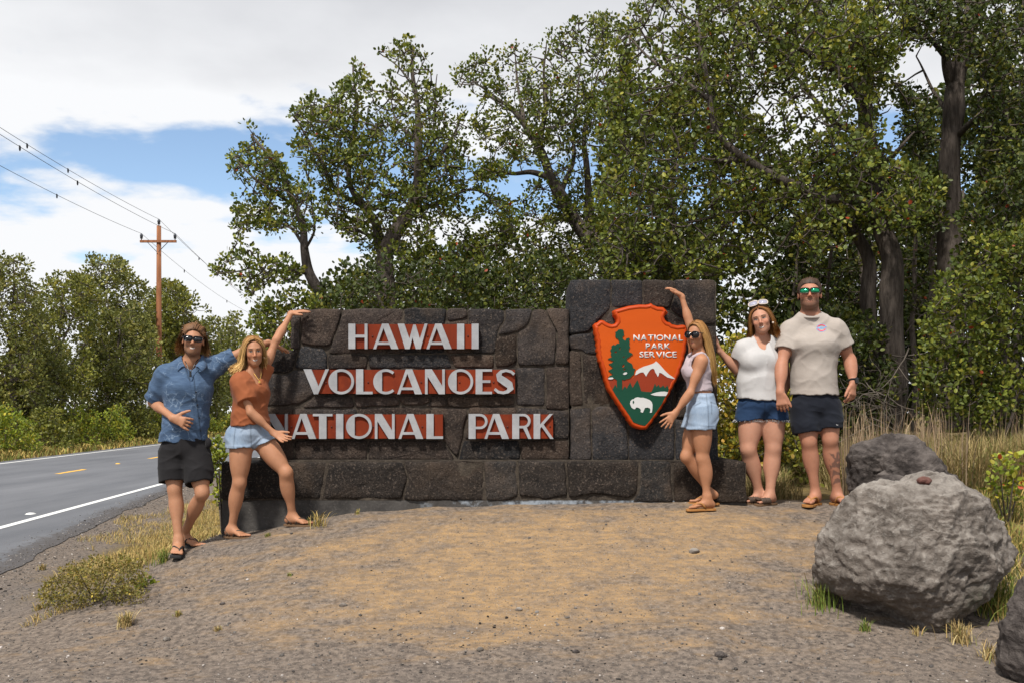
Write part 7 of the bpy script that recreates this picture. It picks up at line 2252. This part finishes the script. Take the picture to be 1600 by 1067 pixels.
def build_grass():
    r = np.random.default_rng(404)
    # dry verge between road and sign
    n = 52000
    y = 6.6 + 10.5 * r.random(n) ** 1.3; x = r.uniform(-6.2, -2.35, n)
    e = road_edge(y)
    m = (x > e + .45 + .35 * vnoise(y * 1.6, 3, 1)) & (fbm(x * 1.6, y * 1.6, 2.2, 3) > -.10 - .20 * sstep(7.6, 9.5, y) + .5 * sstep(7.7, 7.0, y)) & ~((x > -2.75) & (y < 8.05)) & ~((x > -2.5) & (y < 9.1)) & ((x + 3.6) * .8 + (y - 7.0) > .0 - .3)
    x, y = x[m], y[m]
    field('verge_grass', 'dry grass on the verge between the road and the sign', x, y, r.uniform(.02, .08, len(x)) * (1 + 1.6 * np.clip(fbm(x * 2, y * 2, 9, 2), 0, 1)), 1.2, .0026 + 0 * x, [((.44, .31, .11), .45), ((.30, .22, .08), .3), ((.18, .18, .05), .17), ((.50, .38, .16), .08)], 1)
    # tall dry grass on the right, under the trees
    n = 60000
    x = r.uniform(1.75, 7.2, n); y = 8.5 + 3.0 * r.random(n) ** 1.3
    edge = 8.75 + .25 * vnoise(x * 2.2, 0, 4) - .9 * sstep(2.9, 3.6, x) * 1.0
    m = (y > edge) & (fbm(x * 1.3, y * 1.3, 6.1, 3) > -.25)
    x, y = x[m], y[m]
    hh = r.uniform(.10, .28, len(x)) * (1 + 1.5 * sstep(2.9, 3.9, x))
    field('dry_grass', 'tall dry straw-coloured grass behind the boulder under the trees', x, y, hh, 1.0, .0028 + 0 * x, [((.34, .25, .11), .40), ((.24, .18, .07), .25), ((.42, .33, .16), .12), ((.15, .17, .045), .23)], 2)
    # upright dead stalks
    n = 2200
    x = r.uniform(3.0, 6.5, n); y = r.uniform(8.4, 10.2, n); m = fbm(x * 1.9, y * .9, 3.3, 2) > .0
    x, y = x[m], y[m]
    field('dead_stalks', 'upright brown dead stalks standing in the dry grass', x, y, r.uniform(.45, .95, len(x)), .25, .0042 + 0 * x, [((.26, .18, .11), .5), ((.36, .27, .17), .3), ((.18, .13, .09), .2)], 3)
    # around the boulder and along the right side of the dirt
    n = 16000
    x = r.uniform(2.6, 4.4, n); y = r.uniform(5.3, 8.7, n)
    m = (x > 3.02 + .18 * vnoise(y * 3, 7, 0) + .25 * sstep(6.0, 5.2, y) + .0 * y) & (fbm(x * 2, y * 2, 8.8, 2) > -.3)
    x, y = x[m], y[m]
    field('boulder_grass', 'mixed green and dry grass growing along the right side of the boulder', x, y, r.uniform(.05, .22, len(x)), 1.1, .0030 + 0 * x, MIXED + [((.12, .18, .03), .3)], 4)
    # far verge
    n = 16000
    y = 26 + 75 * r.random(n) ** 1.7; off = r.uniform(.55, 4.2, n) ** 1.0
    x = near_line(y) + FAR_OFF - off
    field('far_verge_grass', 'golden dry grass along the far edge of the road', x, y, r.uniform(.08, .24, n) * (1 + off * .25), .9, .012 + .0004 * y, [((.36, .26, .08), .45), ((.26, .22, .06), .3), ((.19, .21, .05), .25)], 5)
    # leafy undergrowth beneath the trees
    n = 15000
    x = r.uniform(1.7, 9.0, n); y = r.uniform(10.4, 14.5, n)
    m = fbm(x * .9, y * .9, 1.1, 3) > -.2
    x, y = x[m], y[m]; n = len(x)
    hz = r.random(n) ** 1.5 * (.35 + .5 * np.clip(fbm(x * .8, y * .8, 4, 2) + .3, 0, 1))
    pos = np.c_[x, y, gz(x, y) + hz]
    up = r.normal(0, 1, (n, 3)); up[:, 2] = np.abs(up[:, 2]) + .2
    V, Fc, C = leaves_mesh(pos, up, r.uniform(.05, .09, n), pal_pick('olive', n, r), r)
    mb = MB(); mb.add(V, Fc, col=C)
    tag(link('undergrowth', mb.mesh('undergrowth'), MAT_LEAF), 'low leafy undergrowth on the shaded ground beneath the trees', 'undergrowth', kind='stuff')
    # and beneath the roadside trees
    n = 14000
    y = r.uniform(30, 110, n); off = r.uniform(3.6, 10, n); x = near_line(y) + FAR_OFF - off
    hz = r.random(n) ** 1.3 * (1.0 + .9 * np.clip(fbm(x * .35, y * .35, 2, 2) + .2, 0, 1))
    up = r.normal(0, 1, (n, 3)); up[:, 2] = np.abs(up[:, 2]) + .2
    V, Fc, C = leaves_mesh(np.c_[x, y, gz(x, y) + hz], up, r.uniform(.16, .30, n), pal_pick('lime', n, r) * np.array((.8, .8, .9)), r)
    mb = MB(); mb.add(V, Fc, col=C)
    tag(link('roadside_undergrowth', mb.mesh('undergrowth'), MAT_LEAF), 'low green undergrowth beneath the trees across the road', 'undergrowth', kind='stuff')
build_grass()

def build_tufts():
    G = 'grass tufts'
    T = [(1283, 948, 150, .20, GREEN, 'green and gold grass tuft against the lower left of the boulder'), (1352, 985, 60, .08, GREEN, 'small green tuft under the front of the boulder'),
         (1432, 992, 50, .06, STRAW, 'low dry tuft under the middle of the boulder'), (1500, 1003, 160, .13, STRAW, 'straw tuft at the lower right of the boulder'), (1560, 955, 150, .26, GREEN, 'long bright green grass tuft right of the boulder'),
         (1545, 1030, 60, .12, STRAW, 'dry tuft beside the rock at the right picture edge'), (497, 822, 60, .13, MIXED, 'reddish dry tuft at the foot of the plinth by the sandalled foot'),
         (418, 838, 40, .04, GREEN, 'tiny bright green tuft between the blonde woman\'s feet'), (196, 978, 170, .10, STRAW, 'pale straw tuft on the dirt below the weed clump'), (66, 890, 90, .07, STRAW, 'golden tuft at the edge of the asphalt'),
         (62, 952, 60, .06, MIXED, 'small dry tuft at lower left'), (278, 962, 70, .04, MIXED, 'flat dry tuft right of the straw tuft'), (452, 899, 30, .03, GREEN, 'tiny green tuft on the bare dirt left of centre'), (340, 985, 40, .04, STRAW, 'sparse straw tuft on the dirt below the man in blue'),
         (255, 878, 120, .12, GREEN, 'green tuft beside the blue-shirted man\'s sandals'), (558, 803, 30, .05, MIXED, 'small dry tuft at the foot of the plinth under NATIONAL')]
    for k, (x, y, n, h, pal, lab) in enumerate(T):
        X, Y = ground_at(x, y); r = np.random.default_rng(900 + k)
        a = r.uniform(0, 6.28, n); q = np.abs(r.normal(0, .45, n)) * h * .7
        px, py = X + np.cos(a) * q, Y + np.sin(a) * q
        pos = np.c_[px, py, gz(px, py) - .005]
        V, Q, Tq, C = blades(pos, h * r.uniform(.5, 1.15, n), .9, .0028, pick(pal, n, r), r)
        mb = MB(); mb.add(V, Q, Tq, col=C)
        tag(link('grass_tuft', mb.mesh('tuft'), MAT_GRASS), lab, 'grass tuft', G)
    # weeds on the verge
    X, Y = ground_at(150, 938)
    bush('weed_clump', 'large brownish weed clump with tiny yellow flowers at lower left', [(60, 944), (72, 912), (100, 886), (150, 868), (200, 872), (232, 900), (236, 930), (215, 948), (130, 952)], Y, 330, 501, 'weed', leaf=.017, per=16, crad=.045, spread=.32, thr=-.6, cat='weed')
    X, Y = ground_at(225, 914)
    bush('weed_plant', 'small bright green weed on the dirt right of the weed clump', [(214, 916), (216, 902), (224, 900), (240, 908), (246, 916)], Y, 14, 502, 'lime', leaf=.035, per=7, crad=.03, spread=.06, thr=-.9, cat='weed')
    X, Y = ground_at(190, 935)
    bush('weed_clump', 'low sparse weed patch at the right foot of the weed clump', [(165, 945), (170, 930), (195, 924), (215, 930), (235, 940), (225, 950)], Y, 60, 503, 'weed', leaf=.016, per=12, crad=.03, spread=.15, thr=-.8, cat='weed')
    X, Y = ground_at(1540, 940)
    bush('weed_plant', 'leafy green weeds in the shade right of the boulder', [(1515, 960), (1525, 925), (1548, 920), (1570, 940), (1575, 975), (1540, 985)], Y + .25, 70, 504, 'lime', leaf=.022, per=12, crad=.04, spread=.15, thr=-.8, cat='weed')
    # bare dead branches at the foot of the thick trunks
    for k, (x, y, Y, lab) in enumerate([(1370, 640, 10.9, 'tangle of bare grey dead branches at the foot of the thick trunk'), (1435, 560, 11.2, 'bare grey dead branch hanging between the two thick trunks')]):
        r = np.random.default_rng(600 + k); mb = MB()
        def grow(p, d, L, w, depth):
            pts = [p]; q = p
            for _ in range(4):
                d2 = unit(d + r.normal(0, .28, 3)); q = q + d2 * L / 4; pts.append(q); d = d2
            mb.tube(catmull(pts, 8), np.linspace(w, w * .45, 8), 4)
            if depth:
                for _ in range(4):
                    grow(pts[int(r.integers(1, 5))], unit(d + r.normal(0, .8, 3)), L * r.uniform(.45, .75), w * .55, depth - 1)
        p0 = P(x, y, Y)
        for _ in range(7): grow(p0 + r.normal(0, .12, 3), unit(np.array((r.normal(0, 1), r.normal(-.2, .3), r.normal(.25, .6)))), r.uniform(.6, 1.0), .010, 2)
        t = MT('dead_wood', .9, .1); t.color(t.mix(t.noise(12), srgb(70, 64, 58), srgb(112, 104, 96)))
        tag(link('dead_branch', mb.mesh('dead', True), t.m), lab, 'branch', 'dead branches')
build_tufts()

# ------------------------------------------------------------------ utility pole and lines
def build_pole():
    tw = MT('pole_wood', .9, .15); n = tw.noise(3, 6, .6, stretch=(4, 4, .3)); tw.color(tw.mix(tw.rng(n, .3, .7), srgb(108, 70, 48), srgb(158, 108, 78))); tw.bump(n, .5, .02)
    ti = flat_mat('insulator', srgb(70, 74, 82), .3, .5)
    tl = flat_mat('cable', (.02, .021, .024), .6)
    tops = []
    for (Y, lab) in ((60.0, 'tall wooden utility pole with a crossarm across the road'), (120.0, 'distant wooden utility pole farther down the road, half hidden by trees')):
        X = -21.28 + RD * (Y - 60); zt = 12.75
        b = np.array((X, Y, float(gz(X, Y))))
        t = thing('utility_pole', lab, 'utility pole', tuple(b), 'utility poles')
        mb = MB(); mb.tube([b - (0, 0, .3), b + (0, 0, 5), (X, Y, zt)], [.19, .17, .13], 12); link('pole', mb.mesh(smooth=True), tw.m, t)
        mb = MB(); mb.box((X - 1.08, Y - .20, 11.72), (X + 1.10, Y - .08, 11.86)); link('crossarm', mb.mesh(), tw.m, t)
        for s in (-1, 1):
            mb = MB(); mb.tube([(X + s * .62, Y - .21, 11.73), (X + s * .05, Y - .21, 11.15)], [.022, .022], 6); link('brace', mb.mesh(), ti, t)
        ps = [np.array((X, Y, zt)), np.array((X - 1.0, Y - .14, 11.86)), np.array((X + 1.02, Y - .14, 11.86))]
        for p in ps:
            mb = MB(); mb.tube([p, p + (0, 0, .08), p + (0, 0, .10), p + (0, 0, .20), p + (0, 0, .22), p + (0, 0, .34), p + (0, 0, .40)], [.03, .03, .085, .075, .10, .08, .04], 10); link('insulator', mb.mesh(smooth=True), ti, t)
        tops.append([p + np.array((0, 0, .40)) for p in ps])
    back = [p + np.array((-RD * 60, -60, 0)) for p in tops[0]]
    names = ['power line carried on the top of the utility pole', 'lower power line on the left end of the crossarm', 'power line on the right end of the crossarm']
    marks = [[.28, .36, .43, .52, .60], [.24, .38, .55], [.30, .41, .5]]
    for k in range(3):
        t = thing('power_line', names[k], 'power line', tuple(tops[0][k]), 'power lines')
        pts = []
        for a, b, sag in ((back[k], tops[0][k], 1.0), (tops[0][k], tops[1][k], 1.1)):
            u = np.linspace(0, 1, 40)[:, None]
            pts.append(a + (b - a) * u - np.array((0, 0, 1)) * 4 * sag * u * (1 - u))
        for p in pts:
            mb = MB(); mb.tube(p, .011, 5); link('cable', mb.mesh(smooth=True), tl, t)
        for m in marks[k]:
            q = pts[0][int(39 * (1 - m * .9))]
            mb = MB(); mb.tube([q + (0, -.05, .03), q + (0, 0, .02), q + (0, .0, -.07), q + (0, .0, -.13), q + (0, 0, -.16)], [.02, .035, .04, .028, .012], 7); link('line_marker', mb.mesh(smooth=True), tl, t)
        for m in (.2, .45, .7):
            q = pts[1][int(39 * m)]
            mb = MB(); mb.tube([q + (0, 0, .04), q, q + (0, .0, -.14), q + (0, 0, -.2)], [.02, .04, .035, .012], 7); link('line_marker', mb.mesh(smooth=True), tl, t)
build_pole()
